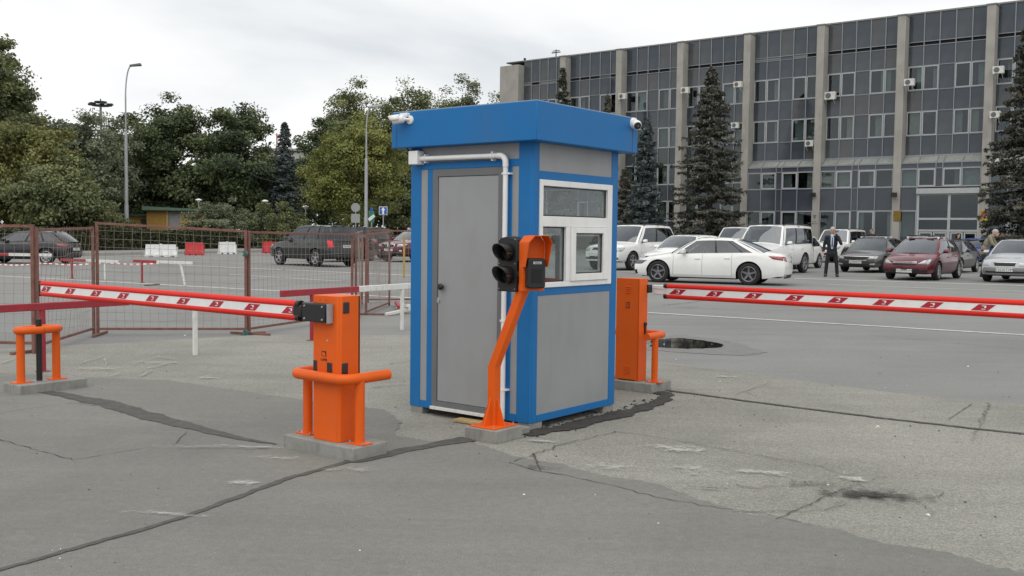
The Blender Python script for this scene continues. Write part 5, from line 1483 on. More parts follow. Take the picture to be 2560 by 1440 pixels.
SP_HATCH = spec(L=4.27, W=1.77, wb=2.61, fo=.90, roof=1.47, wr=.315, nose=.17, planexp=4, belt=((0, .90), (.1, .96), (.5, .93), (.75, .90), (.93, .76), (1, .62)),
    hood=((0, .96), (.12, 1.0), (.7, 1.0), (.76, .965), (.95, .80), (1, .66)), cabin=(.03, .17, .57, .80), doors=(.27, .50, .72), wins=((.08, .25), (.27, .53), (.56, .93)), winv=(.06, .88), black_mirror=False,
    mirrored=(('headlight', M_LAMP, 1, ((.42, .58), (.80, .56), (.98, .74), (.62, .70)), .014), ('fog_lamp', M_TRIM, 1, ((.52, .30), (.74, .30), (.72, .38), (.56, .38)), .006),
              ('tail_light', M_TAIL, -1, ((.55, .70), (.95, .70), (1.0, 1.0), (.66, .98)), .012)),
    patches=(('grille', M_CHROME, 1, ((-.40, .595), (.40, .595), (.40, .615), (-.40, .615)), .018), ('grille', M_CHROME, 1, ((-.40, .635), (.40, .635), (.40, .655), (-.40, .655)), .018),
             ('grille', M_TRIM, 1, ((-.36, .52), (.36, .52), (.40, .585), (-.40, .585)), .010), ('lower_grille', M_TRIM, 1, ((-.52, .28), (.52, .28), (.46, .42), (-.46, .42)), .008)), plate_z=.335)
SP_OCT = spec(L=4.66, W=1.81, wb=2.69, fo=.92, roof=1.46, nose=.12, patches=(GR, LOWG, ('grille_frame', M_CHROME, 1, ((-.50, .66), (.50, .66), (.52, .685), (-.52, .685)), .014), ('grille_frame', M_CHROME, 1, ((-.42, .515), (.42, .515), (.44, .53), (-.44, .53)), .012)),
    mirrored=(('headlight', M_LAMP, 1, ((.50, .57), (.86, .57), (.98, .69), (.54, .69)), .012), ('fog_lamp', M_LAMP, 1, ((.54, .33), (.76, .33), (.78, .40), (.56, .38)), .010), ('tail_light', M_TAIL, -1, ((.52, .74), (.95, .76), (1.02, .9), (.54, .9)), .010)), plate_z=.445)
SP_OLDOCT = spec(L=4.51, W=1.73, wb=2.51, fo=.93, roof=1.43, nose=.10, planexp=6, patches=(('grille', M_TRIM, 1, ((-.30, .55), (.30, .55), (.33, .65), (-.33, .65)), .010), ('grille_frame', M_CHROME, 1, ((-.35, .655), (.35, .655), (.37, .675), (-.37, .675)), .014),
    ('bumper', pm('bumper_grey', (.20, .20, .205), .5), 1, ((-.80, .26), (.80, .26), (.80, .50), (-.80, .50)), .016), ('lower_grille', M_TRIM, 1, ((-.66, .31), (.66, .31), (.66, .39), (-.66, .39)), .024)),
    mirrored=(('headlight', M_LAMP, 1, ((.40, .54), (.82, .54), (.94, .68), (.42, .67)), .012), ('tail_light', M_TAIL, -1, ((.5, .7), (.9, .7), (.96, .9), (.55, .9)), .01)), plate_z=.43)
def suv(**k):
    d = dict(L=4.50, W=1.90, wb=2.66, fo=.87, wr=.37, rim=.25, roof=1.74, sill=.34, nose=.10, tail=.06, rake=.8, rrake=.12, planexp=6, roofw=.74, spokes=5,
        belt=((0, 1.06), (.1, 1.10), (.5, 1.08), (.72, 1.05), (.93, .96), (1, .86)), hood=((0, 1.08), (.1, 1.14), (.7, 1.12), (.76, 1.10), (.95, 1.0), (1, .90)),
        cabin=(.015, .075, .55, .735), doors=(.29, .50, .70), wins=((.04, .25), (.28, .55), (.58, .93)), winv=(.06, .88), rails=True, bump=.60, rwin=(.08, .86),
        mirrored=(('headlight', M_LAMP, 1, ((.52, .74), (.92, .74), (1.08, .90), (.54, .90)), .012), ('fog_lamp', M_LAMPD, 1, ((.58, .42), (.76, .42), (.76, .52), (.58, .52)), .010), ('tail_light', M_TAIL, -1, ((.68, .82), (.94, .82), (1.0, 1.10), (.72, 1.10)), .014)),
        patches=(('grille', M_TRIM, 1, ((-.45, .70), (.45, .70), (.48, .86), (-.48, .86)), .010), ('lower_grille', M_TRIM, 1, ((-.6, .40), (.6, .40), (.55, .54), (-.55, .54)), .008)), plate_z=.60, rplate_z=.86)
    d.update(k); return d
SP_FREE = suv(rails=False, patches=(('rear_bumper', M_TRIM, -1, ((-.75, .38), (.75, .38), (.75, .50), (-.75, .50)), .02), ('grille', M_TRIM, 1, ((-.45, .72), (.45, .72), (.45, .86), (-.45, .86)), .01)), rail_mat=M_TRIM)
SP_BOXY = suv(L=4.85, W=1.88, wb=2.78, fo=.78, wr=.38, roof=1.86, roofw=.78, cabin=(.005, .04, .60, .70), hood=((0, 1.12), (.1, 1.16), (.68, 1.16), (.74, 1.14), (.95, 1.06), (1, .92)), doors=(.30, .50, .69), wins=((.03, .32), (.335, .60), (.625, .94)), planexp=7)
SP_REX = suv(L=4.75, W=1.89, wb=2.83, fo=.85, roof=1.82, cabin=(.02, .12, .575, .74), rail_mat=M_TRIM, patches=(('grille', M_CHROME, 1, ((-.42, .78), (.42, .78), (.46, .92), (-.46, .92)), .010), ('grille', M_TRIM, 1, ((-.38, .80), (.38, .80), (.42, .90), (-.42, .90)), .018), ('lower_grille', M_TRIM, 1, ((-.6, .42), (.6, .42), (.55, .56), (-.55, .56)), .008), ('bumper_bar', M_CHROME, 1, ((-.8, .64), (.8, .64), (.8, .66), (-.8, .66)), .012)))
SP_COUPE = suv(L=4.88, W=1.98, wb=2.93, fo=.85, wr=.39, roof=1.69, nose=.16, planexp=4.5, cabin=(.05, .26, .53, .73), rails=False, wins=((.10, .30), (.32, .55), (.57, .93)),
    patches=(('grille', M_CHROME, 1, ((-.34, .70), (-.03, .70), (-.03, .92), (-.36, .90)), .012), ('grille', M_CHROME, 1, ((.03, .70), (.34, .70), (.36, .90), (.03, .92)), .012), ('grille_core', M_TRIM, 1, ((-.31, .725), (-.06, .725), (-.06, .895), (-.33, .88)), .020), ('grille_core', M_TRIM, 1, ((.06, .725), (.31, .725), (.33, .88), (.06, .895)), .020), ('lower_grille', M_TRIM, 1, ((-.7, .36), (.7, .36), (.62, .52), (-.62, .52)), .008)),
    mirrored=(('headlight', M_LAMP, 1, ((.46, .76), (.86, .78), (1.02, .90), (.50, .88)), .012), ('fog_lamp', M_LAMP, 1, ((.58, .50), (.72, .50), (.72, .60), (.58, .60)), .012), ('tail_light', M_TAIL, -1, ((.6, .85), (1.0, .85), (1.1, 1.0), (.6, 1.0)), .012)))
SP_CROSS = suv(L=4.65, W=1.85, wb=2.80, fo=.85, roof=1.67, wr=.37, spokes=10, cabin=(.025, .14, .56, .745), rails=True, rail_mat=M_TRIM, wins=((.05, .25), (.28, .55), (.58, .93)))
WHITE = paint('white', (.76, .76, .74), 0, .3); BLACKP = paint('black', (.007, .0075, .009), 0, .3); MAROON = paint('maroon', (.12, .010, .020), .2, .28)
BURG = paint('burgundy', (.12, .018, .032), .3, .25); SILVER = paint('silver', (.46, .47, .48), .55, .3); DGREY = paint('dark_grey', (.055, .052, .050), .35, .3); NAVY = paint('navy_black', (.007, .008, .014), 0, .3)
BLUEP = paint('blue', (.02, .06, .25), .2, .25); GREENK = paint('dark_green', (.006, .010, .010), 0, .3); BEIGE = paint('warm_silver', (.38, .36, .32), .5, .3)
HV = math.atan2(-VD.y, -VD.x)      # parked nose towards the camera side
HU = math.atan2(-UD.y, -UD.x)      # along the building, nose left
def place(sp, px, head, which, k=1.0):
    """stand a car so that one wheel touches the ground at the given pixel; which=(front?, left?)"""
    p = G(*px); xf = sp['L'] / 2 - sp['fo']; x = xf if which[0] else xf - sp['wb']; y = (sp['W'] / 2 - .115) * (1 if which[1] else -1); x *= k; y *= k
    c, s = math.cos(head), math.sin(head)
    return Vector((p.x - (c * x - s * y), p.y - (s * x + c * y), 0))
LOT = 'cars parked in the lot'
def car(label, sp, px, head, which, pt, cat='car', sc=1.0, **k):
    o = make_car(label, cat, place(sp, px, head, which, sc), head, sp, pt, LOT, **k); o.scale = (sc, sc, sc); return o
KR = 1.06
# --- right-hand side
f_, r_ = G(1641, 707), G(1872, 713); hs = math.atan2((f_ - r_).y, (f_ - r_).x) - .13
car('white sedan with dark five-spoke wheels seen from its side behind the boom arm', SP_CCLASS, (1872, 713), hs, (False, True), WHITE, plate_r='M 505', detail=2)
car('maroon hatchback with roof rack and pale plate facing the boom arm', SP_HATCH, (2226, 697), HV, (True, False), MAROON, plate='P335MM199', sc=1.03)
car('dark grey saloon with chrome-edged grille parked beside the maroon hatchback', SP_OCT, (2112, 679), HV, (True, False), DGREY, plate='K838MP777', sc=1.03)
car('silver saloon with grey bumper beside the bending man', SP_OLDOCT, (2468, 703), HV - .02, (True, False), SILVER, sc=1.05, plate='X262KT199')
car('tall white boxy off-roader with dark side glass behind the white sedan', SP_BOXY, (2006, 682), HV, (False, True), WHITE, sc=KR)
car('white off-roader with chrome grille partly hidden by the booth', SP_REX, (1578, 676), HV, (True, True), WHITE, sc=KR)
car('low white saloon tucked between the white off-roader and the white sedan', SP_SEDAN, (1722, 688), HV - .05, (True, True), WHITE, sc=KR)
car('white car with only a rear quarter showing behind the standing man', SP_HATCH, (2044, 670), HV, (False, True), WHITE, sc=KR)
car('white van-like off-roader behind the dark grey saloon', SP_BOXY, (2150, 655), HV, (False, True), WHITE, detail=1, sc=KR)
car('white off-roader with tinted windscreen in the back row behind the sedan roof', SP_BOXY, (1775, 660), HV, (True, False), WHITE, detail=1, sc=KR)
car('black saloon parked close behind the maroon hatchback', SP_SEDAN, (2437, 680), HV, (False, True), BLACKP)
car('bright blue saloon with red tail lamp beyond the bending man', SP_SEDAN, (2470, 666), HV + math.pi, (False, False), BLUEP, sc=KR)
car('dark saloon in the back row behind the white off-roader roof', SP_SEDAN, (1745, 650), HV, (True, True), BLACKP, detail=1)
car('dark grey hatchback in the back row beside the dark saloon', SP_HATCH, (1720, 652), HV, (True, False), DGREY, detail=1)
car('warm silver estate in the row behind the silver saloon', SP_CROSS, (2500, 655), HV, (True, True), BEIGE, detail=1)
car('pale saloon in the back row between the dark grey saloon and maroon hatchback', SP_SEDAN, (2262, 652), HV, (False, True), SILVER, detail=1)
# --- left-hand side
car('black off-roader with lit tail lamps driving off behind the mesh fence', SP_FREE, (792, 667), HU - .09, (False, True), GREENK, plate_r='K787MM199', lit=True)
SP_TOUR = spec(L=4.16, W=1.75, wb=2.66, fo=.74, roof=1.38, wr=.325, rim=.225, spokes=10, nose=.12, tail=.08, rrake=.35, belt=((0, .86), (.1, .93), (.5, .90), (.75, .86), (.93, .74), (1, .62)), hood=((0, .92), (.1, .98), (.7, .97), (.76, .93), (.95, .80), (1, .66)),
    cabin=(.02, .16, .52, .70), doors=(.28, .47, .67), wins=((.10, .27), (.30, .54), (.57, .93)), winv=(.06, .88), rwin=(.08, .85),
    mirrored=(('headlight', M_LAMP, 1, ((.42, .58), (.80, .58), (.98, .70), (.50, .70)), .012), ('tail_light', M_TAIL, -1, ((.50, .72), (.92, .72), (1.08, .84), (.52, .86)), .012)), patches=(GR, LOWG, ('rear_bumper', M_TRIM, -1, ((-.7, .26), (.7, .26), (.7, .36), (-.7, .36)), .01)), rplate_z=.62)
car('navy hatchback with ten-spoke wheels parked beyond the fence', SP_TOUR, (118, 661), R(177), (False, True), NAVY, plate_r='T 777')
car('burgundy coupe off-roader with twin grille behind the fence by the booth', SP_COUPE, (968, 653), HV + .12, (True, False), BURG, plate='X6')
car('black saloon half hidden between the two off-roaders behind the fence', SP_SEDAN, (925, 652), HV + .25, (False, True), BLACKP)
car('long black estate roof showing above the driving off-roader', SP_FREE, (905, 648), HU + .1, (False, True), BLACKP, detail=1)
tx = car('white taxi with roof sign in the row behind the burgundy car', SP_SEDAN, (985, 640), HV + .1, (True, False), WHITE, detail=1)
MB().box(-.35, .0, -.28, .28, 1.44, 1.56).build('roof_sign', M_WHITE, tx, bevel=.03)
car('dark car standing behind the hedge near the yellow pavilion', SP_SEDAN, (350, 606), HU, (False, True), NAVY, detail=1)
for px, pt, lab in (((752, 600), WHITE, 'small distant white car under the park trees'), ((868, 598), SILVER, 'small distant silver car under the park trees'), ((812, 597), BEIGE, 'small distant pale yellow-grey car under the park trees')):
    car(lab, SP_SEDAN, px, HU + .2, (False, True), pt, detail=0)
# --- roof carriers
def roof_box(carpos, head, z, label, x0, x1, y0, y1):
    t = thing('roof_carrier', label, 'roof rack', carpos, head)
    for x in (x0 + .15, x1 - .15):
        MB().bar((x, y0, z + .07), (x, y1, z + .07), .05, .03).build('cross_bar', M_CHROME, t, bevel=.004)
        for y in (y0 + .05, y1 - .05): MB().box(x - .04, x + .04, y - .03, y + .03, z - .01, z + .06).build('foot', M_CHROME, t, bevel=.006)
    return t
cp = place(SP_HATCH, (2226, 697), HV, (True, False), 1.03)
t = roof_box(cp, HV, 1.46, 'black ski carrier with two silver cross bars on the maroon hatchback', -.72, .35, -.58, .58)
for y in (-.38, .3): MB().box(-.8, .35, y - .12, y + .12, 1.55, 1.60).build('carrier_pad', M_TRIM, t, bevel=.02)
cp = place(SP_OCT, (2112, 679), HV, (True, False), 1.03)
t = roof_box(cp, HV, 1.45, 'silver cross bars with a black and red clamp on the dark grey saloon', -.55, .45, -.58, .58)
MB().box(-.75, .1, .10, .34, 1.54, 1.62).build('carrier_pad', M_TRIM, t, bevel=.03); MB().box(-.1, .05, .02, .14, 1.54, 1.59).build('clamp', M_STICK, t, bevel=.01)
# ================================================================== VEGETATION
def leaf_mat(name, cols, rough=0.6, trans=0.25):
    m, n, l, b = nt(name)
    at_ = n.new('ShaderNodeAttribute'); at_.attribute_name = 'tint'
    rp = n.new('ShaderNodeValToRGB'); el = rp.color_ramp.elements
    k = len(cols)
    el[0].color = (*cols[0], 1); el[0].position = 0; el[1].color = (*cols[-1], 1); el[1].position = 1
    for i, c in enumerate(cols[1:-1]): q = el.new((i + 1) / (k - 1)); q.color = (*c, 1)
    l.new(at_.outputs['Fac'], rp.inputs[0]); l.new(rp.outputs[0], b.inputs['Base Color'])
    b.inputs['Roughness'].default_value = rough; b.inputs['Specular IOR Level'].default_value = 0.3
    tr = n.new('ShaderNodeBsdfTranslucent'); l.new(rp.outputs[0], tr.inputs[0])
    mx = n.new('ShaderNodeMixShader'); mx.inputs[0].default_value = trans
    l.new(b.outputs[0], mx.inputs[1]); l.new(tr.outputs[0], mx.inputs[2]); l.new(mx.outputs[0], n['Material Output'].inputs[0])
    return m
M_LF_DARK = leaf_mat('leaf_maple', ((0.057, 0.080, 0.045), (0.106, 0.137, 0.066), (0.189, 0.227, 0.102)))
M_LF_OLIVE = leaf_mat('leaf_olive', ((0.122, 0.130, 0.048), (0.203, 0.208, 0.072), (0.308, 0.293, 0.105)))
M_LF_GREY = leaf_mat('leaf_willow', ((0.109, 0.131, 0.081), (0.200, 0.226, 0.142), (0.344, 0.371, 0.245)))
M_LF_YEL = leaf_mat('leaf_yellowgreen', ((0.129, 0.146, 0.045), (0.224, 0.241, 0.069), (0.325, 0.330, 0.106)))
M_LF_MID = leaf_mat('leaf_mid', ((0.101, 0.122, 0.060), (0.181, 0.203, 0.093), (0.293, 0.306, 0.138)))
M_NEEDLE = leaf_mat('needle_dark', ((0.055, 0.059, 0.049), (0.104, 0.107, 0.084), (0.199, 0.184, 0.143)), .7, .12)
M_NEEDLE_B = leaf_mat('needle_blue', ((0.050, 0.069, 0.066), (0.096, 0.124, 0.121), (0.194, 0.225, 0.217)), .7, .12)
M_HEDGE = leaf_mat('leaf_hedge', ((0.036, 0.047, 0.022), (0.066, 0.079, 0.034), (0.131, 0.138, 0.058)))
M_BARK = pm('bark', (.075, .062, .048), .9, var=.35, scale=6, bump=.8, bscale=15)

def leaves_mesh(name, P, N, size, tint, mat, rs, aspect=1.6):
    """one rhombus per leaf; P centres, N facing"""
    n = len(P)
    a = rs.normal(size=(n, 3)); N = N / (np.linalg.norm(N, axis=1, keepdims=True) + 1e-9)
    t = a - (a * N).sum(1, keepdims=True) * N; t /= np.linalg.norm(t, axis=1, keepdims=True) + 1e-9
    b = np.cross(N, t)
    s = (size * rs.uniform(.6, 1.35, n))[:, None]
    v = np.empty((n, 4, 3)); v[:, 0] = P - t * s * aspect * .5; v[:, 2] = P + t * s * aspect * .5
    v[:, 1] = P - b * s * .5 + N * s * .08; v[:, 3] = P + b * s * .5 + N * s * .08
    me = bpy.data.meshes.new(name)
    me.vertices.add(n * 4); me.vertices.foreach_set('co', v.reshape(-1).astype(np.float32))
    me.loops.add(n * 4); me.loops.foreach_set('vertex_index', np.arange(n * 4, dtype=np.int32))
    me.polygons.add(n); me.polygons.foreach_set('loop_start', np.arange(0, n * 4, 4, dtype=np.int32))
    me.update(calc_edges=True)
    at_ = me.attributes.new('tint', 'FLOAT', 'FACE'); at_.data.foreach_set('value', np.clip(tint, 0, 1).astype(np.float32))
    me.materials.append(mat)
    return me
def unit(rs, n):
    a = rs.normal(size=(n, 3)); return a / np.linalg.norm(a, axis=1, keepdims=True)
def crown_points(rs, lobes, clumps, per, spread, zmin=0.0, shell=.55):
    """lobes: (centre, radii, weight). Clumps sit mostly near the lobe surface, leaves gather round clumps."""
    P, N, T, CL = [], [], [], []
    w = np.array([q[2] for q in lobes], float); w /= w.sum()
    for i in range(clumps):
        c, r, _ = lobes[rs.choice(len(lobes), p=w)]
        d = unit(rs, 1)[0]; rad = rs.uniform(shell, 1.02) ** .8
        if rs.random() < .12: rad = rs.uniform(1.0, 1.2)
        if rs.random() < .18: rad = rs.uniform(.1, 1)
        cc = np.array(c) + d * np.array(r) * rad
        if cc[2] < zmin: cc[2] = zmin + rs.random() * .5
        m = int(per * rs.uniform(.5, 1.5)); sp = spread * rs.uniform(.6, 1.3)
        q = np.clip(rs.normal(size=(m, 3)), -1.8, 1.8) * sp * np.array([1, 1, .62])
        p = cc + q; nn = unit(rs, m) * .8 + d * .5 + np.array([0, 0, .5])
        P.append(p); N.append(nn); T.append(np.full(m, rs.normal(.45, .24)) + rs.normal(0, .16, m)); CL.append(cc)
    return np.concatenate(P), np.concatenate(N), np.concatenate(T), np.array(CL)
def trunk_mesh(rs, H, r0, clumps, base_z=0, nlimb=9, split=.35):
    mb = MB(); k = 7; pts = []; rad = []
    wob = rs.normal(0, .02 * H, (k, 2)); wob[0] = 0
    for i in range(k):
        f = i / (k - 1); pts.append((wob[i, 0] * f, wob[i, 1] * f, base_z + H * .78 * f)); rad.append(r0 * (1 - .82 * f) + .01)
    mb.tube(pts, rad, 8)
    idx = rs.choice(len(clumps), min(nlimb, len(clumps)), replace=False)
    for i in idx:
        c = clumps[i]; f = np.clip((c[2] - base_z) / (H * .78) - rs.uniform(.15, .35), split * .6, .9)
        j = f * (k - 1); a = int(min(k - 2, j)); s = Vector(pts[a]).lerp(Vector(pts[a + 1]), j - a)
        m_ = s.lerp(Vector(c), .5) + Vector((0, 0, -.05 * H * rs.random()))
        r1 = r0 * (1 - .8 * f) * .55
        mb.tube([s, m_, Vector(c)], [r1, r1 * .6, r1 * .2], 6)
    return mb.mesh('trunk', M_BARK, 60)
def tree(name, label, pos, mat, lobes, clumps, per, spread, leaf, H, r0, seed, group='trees of the park', shell=.55, zmin=.5, rz=0.0, nlimb=10):
    rs = np.random.RandomState(seed)
    P, N, T, C = crown_points(rs, lobes, int(clumps * .85), int(per * 2.5), spread * .74, zmin, shell)
    t = thing(name, label, 'tree' if 'bush' not in name and 'shrub' not in name else 'shrub', pos, rz, group)
    link('trunk', trunk_mesh(rs, H, r0, C, nlimb=nlimb), t)
    link('crown', leaves_mesh('crown', P, N, leaf * .60, T, mat, rs), t)
    return t
def broad(rs_seed, H, wid, low=.22):
    """lobes of a round-headed tree"""
    rr = random.Random(rs_seed); zc = H * (low + (1 - low) * .5); hz = H * (1 - low) * .5
    lobes = [((0, 0, zc), (wid * .42, wid * .42, hz), 2.2)]
    for i in range(6):
        a = i * 1.05 + rr.random(); f = rr.uniform(.35, .9)
        lobes.append(((math.cos(a) * wid * .28, math.sin(a) * wid * .28, H * (low + (1 - low) * f * .8)), (wid * .26, wid * .26, hz * rr.uniform(.32, .5)), 1.0))
    lobes.append(((rr.uniform(-.1, .1) * wid, rr.uniform(-.1, .1) * wid, H * .82), (wid * .22, wid * .22, H * .17), .8))
    return lobes
def at_px(px, Y): p = at(px, 580, Y); return Vector((p.x, p.y, .1))
def hgt(px, py, Y): return at(px, py, Y).z
def tr(label, px, py, Y, wpx, mat, seed, low=.2, clumps=170, per=75, spread=.55, leaf=.26, name='broadleaf_tree', r0=.2, shell=.55):
    H = hgt(px, py, Y); w = wpx / CAM_F * Y
    return tree(name, label, at_px(px, Y), mat, broad(seed, H, w, low), clumps, per, spread, leaf, H, r0, seed, shell=shell)
# tall tree closing the left edge
tr('tallest olive-green tree at the edge of the park, near the tall lamp', -50, 42, 72, 300, M_LF_MID, 3, .12, 380, 95, .55, .26)
tr('yellowish olive tree in front of the tallest park tree', 45, 300, 66, 300, M_LF_OLIVE, 4, .05, 260, 90, .6, .24)
tr('dull green low-branched tree between the olive tree and the willow', 150, 400, 63, 230, M_LF_MID, 41, .03, 200, 85, .5, .22)
tr('silvery grey willow standing near the tall lamp', 190, 266, 78, 210, M_LF_GREY, 5, .12, 230, 70, .55, .24, shell=.4)
tr('slender grey-green tree directly behind the tall lamp', 265, 290, 84, 160, M_LF_GREY, 6, .15, 140, 65, .55, .24, shell=.4)
tr('small dark maple close beside the tall lamp', 335, 285, 92, 150, M_LF_DARK, 7, .1, 130, 80, .6, .28)
tr('dark round maple with a broad flat-topped crown behind the yellow pavilion', 430, 250, 90, 210, M_LF_DARK, 8, .12, 260, 95, .62, .28)
tr('largest dark maple beside the pavilion, crown sloping to the spruce', 585, 262, 90, 260, M_LF_DARK, 9, .08, 330, 100, .65, .28)
tr('dark maple between the slim spruce and the yellow-green tree', 800, 318, 100, 180, M_LF_DARK, 10, .12, 200, 85, .65, .30)
tr('bright yellow-green round tree in front of the slim lamp', 890, 318, 80, 245, M_LF_YEL, 11, .22, 420, 110, .55, .20, shell=.62)
tr('tall thin-crowned tree behind the yellow-green tree', 905, 222, 112, 260, M_LF_MID, 12, .22, 400, 55, .75, .28, shell=.35)
tr('tall airy tree above the booth roof corner', 1050, 212, 112, 230, M_LF_MID, 13, .25, 360, 52, .75, .28, shell=.35)
tr('pointed pale tree behind the booth roof', 1165, 198, 105, 150, M_LF_GREY, 14, .25, 230, 55, .6, .28, shell=.35)
tr('small tree beside the end wall of the office', 1235, 232, 120, 80, M_LF_MID, 15, .3, 110, 55, .6, .3)
tr('shaded tree low behind the slim lamp post, beside the booth', 1000, 420, 92, 190, M_LF_MID, 16, .12, 190, 85, .6, .26)
tr('deep green tree low between the maple and the slim spruce', 690, 430, 96, 170, M_LF_DARK, 17, .06, 170, 90, .6, .26)
tr('deep green tree filling the gap behind the grey willow', 240, 400, 95, 260, M_LF_DARK, 18, .03, 230, 90, .7, .28)
tr('mid green tree filling the canopy beside the booth roof', 985, 240, 116, 190, M_LF_MID, 19, .2, 300, 60, .75, .28, shell=.35)
tr('mid green tree low behind the booth roof edge', 1110, 232, 118, 150, M_LF_MID, 20, .2, 240, 60, .75, .28, shell=.35)
# shrubs along the hedge
def bush(label, px, py, Y, wpx, mat, seed, clumps=110, per=80, leaf=.15):
    H = hgt(px, py, Y); w = wpx / CAM_F * Y
    return tree('shrub', label, at_px(px, Y), mat, [((0, 0, H * .5), (w * .45, w * .3, H * .5), 2), ((-w * .25, 0, H * .42), (w * .25, w * .25, H * .42), 1), ((w * .25, 0, H * .40), (w * .25, w * .25, H * .42), 1)], clumps, per, .3, leaf, H * .8, .05, seed, group='shrubs behind the hedge', zmin=.1, nlimb=14)
bush('spreading olive shrub behind the hedge under the tallest tree', 40, 478, 69, 330, M_LF_OLIVE, 31, 190)
bush('rounded green shrub behind the hedge beside the tall lamp', 240, 520, 72, 190, M_LF_MID, 32)
bush('wide twiggy shrub beside the yellow pavilion', 570, 502, 76, 200, M_LF_GREY, 33, 150)
bush('twiggy shrub behind the black off-roader', 690, 510, 76, 170, M_LF_MID, 34, 120)
# spruces
def spruce(label, px, py, Y, wpx, mat, seed, name='spruce_tree', whorls=30, base=None, per=26):
    rs = np.random.RandomState(seed); H = hgt(px, py, Y); Rr = wpx / CAM_F * Y / 2
    P, N, T = [], [], []; mb = MB()
    mb.tube([(0, 0, 0), (.03, 0, H * .5), (0, 0, H * .97)], [H * .016 + .03, H * .010 + .02, .012], 8)
    whorls = int(whorls * 1.35)
    for w in range(whorls):
        f = (w + rs.uniform(-.4, .4)) / whorls; f = 1 - (1 - f) ** 1.25 if f > 0 else f; f = min(max(f, .03), .985); z = H * (.04 + .95 * f)
        r = Rr * (1 - f) ** .66 * (.70 + .36 * rs.random()) + .10
        nb = int(7 + 8 * (1 - f)); a0 = rs.random() * 6.28
        for b in range(nb):
            a = a0 + 6.283 * b / nb + rs.normal(0, .22); rl = r * rs.uniform(.62, 1.12); z = H * (.04 + .95 * f) + rs.uniform(-.5, .5) * H / whorls; droop = rs.uniform(.12, .38)
            dirv = np.array([math.cos(a), math.sin(a), 0]); tip = dirv * rl + np.array([0, 0, z - droop * rl + .10 * rl])
            if rl > .8 and rs.random() < .5: mb.tube([(0, 0, z), tuple(dirv * rl * .55 + np.array([0, 0, z - droop * rl * .62])), tuple(tip)], [.03, .018, .006], 4, False)
            m = int(3.0 * per * (.30 + rl / max(Rr, .5))); s = rs.uniform(.18, 1.04, m) ** .75
            c = np.array([0, 0, z]) + dirv * (s * rl)[:, None]; c[:, 2] += -droop * rl * s + .10 * rl * s ** 3
            side = np.array([-dirv[1], dirv[0], 0]); wdt = .30 * rl * (1.05 - s) + .10
            c += side * (rs.uniform(-1, 1, m) * wdt)[:, None]; c[:, 2] -= np.abs(rs.normal(0, .10, m))
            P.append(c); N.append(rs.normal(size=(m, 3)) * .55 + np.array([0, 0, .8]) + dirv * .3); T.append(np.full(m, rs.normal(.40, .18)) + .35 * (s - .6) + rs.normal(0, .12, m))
    P, N, T = np.concatenate(P), np.concatenate(N), np.concatenate(T)
    t = thing(name, label, 'tree', at_px(px, Y), 0, 'spruces')
    link('trunk', mb.mesh('trunk', M_BARK, 60), t)
    link('crown', leaves_mesh('crown', P, N, .070 + .0020 * H, T, mat, rs, 3.0), t)
    return t
spruce('slim dark spruce between the dark maples', 712, 303, 88, 120, M_NEEDLE_B, 51, whorls=25)
spruce('small spruce tip above the booth roof in front of the office', 1402, 165, 88, 90, M_NEEDLE, 52, whorls=25)
spruce('short spruce showing over the booth roof corner', 1515, 235, 86, 80, M_NEEDLE, 53, whorls=20)
spruce('blue-grey spruce beside the booth, in front of the office', 1612, 292, 72, 125, M_NEEDLE_B, 54, whorls=21, per=30)
spruce('large dark spruce in the middle of the office front', 1772, 165, 74, 250, M_NEEDLE, 55, whorls=27, per=34)
spruce('big dark spruce beside the building entrance and its gold plaque', 2560, 30, 58, 250, M_NEEDLE, 56, whorls=27, per=36)
spruce('young low spruce at the foot of the office wall beside the booth', 1560, 420, 76, 90, M_NEEDLE, 57, whorls=18)
# clipped hedge along the lot
rs = np.random.RandomState(77)
h0, h1 = G(-600, 634) , G(770, 617); hd_ = (h1 - h0).normalized()
h0 = k0 + kn * 5.6; h1 = k1 + kn * 5.6 + kd * 1.0; Lh = (h1 - h0).length
hg_ = thing('clipped_hedge', 'long clipped dark green hedge along the far edge of the car park', 'hedge', (h0.x, h0.y, .10), math.atan2(kd.y, kd.x))
HH, HD = 1.28, 1.1
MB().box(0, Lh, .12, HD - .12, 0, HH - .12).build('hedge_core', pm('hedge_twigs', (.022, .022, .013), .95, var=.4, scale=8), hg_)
n = 26000
x = rs.uniform(0, Lh, n); sel = rs.random(n); y = np.where(sel < .5, rs.normal(.06, .05, n), rs.uniform(0, HD, n)); z = np.where(sel < .5, rs.uniform(0, HH, n), HH + rs.normal(-.03, .05, n)) 
z += .05 * np.sin(x * .9) + .03 * np.sin(x * 2.3)
P = np.stack([x, y, z], 1); N = rs.normal(size=(n, 3)) * .7 + np.where((sel < .5)[:, None], np.array([0, -1., .3]), np.array([0, 0, 1.]))
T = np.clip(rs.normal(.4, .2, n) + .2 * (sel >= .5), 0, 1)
link('foliage', leaves_mesh('foliage', P, N, .11, T, M_HEDGE, rs), hg_)
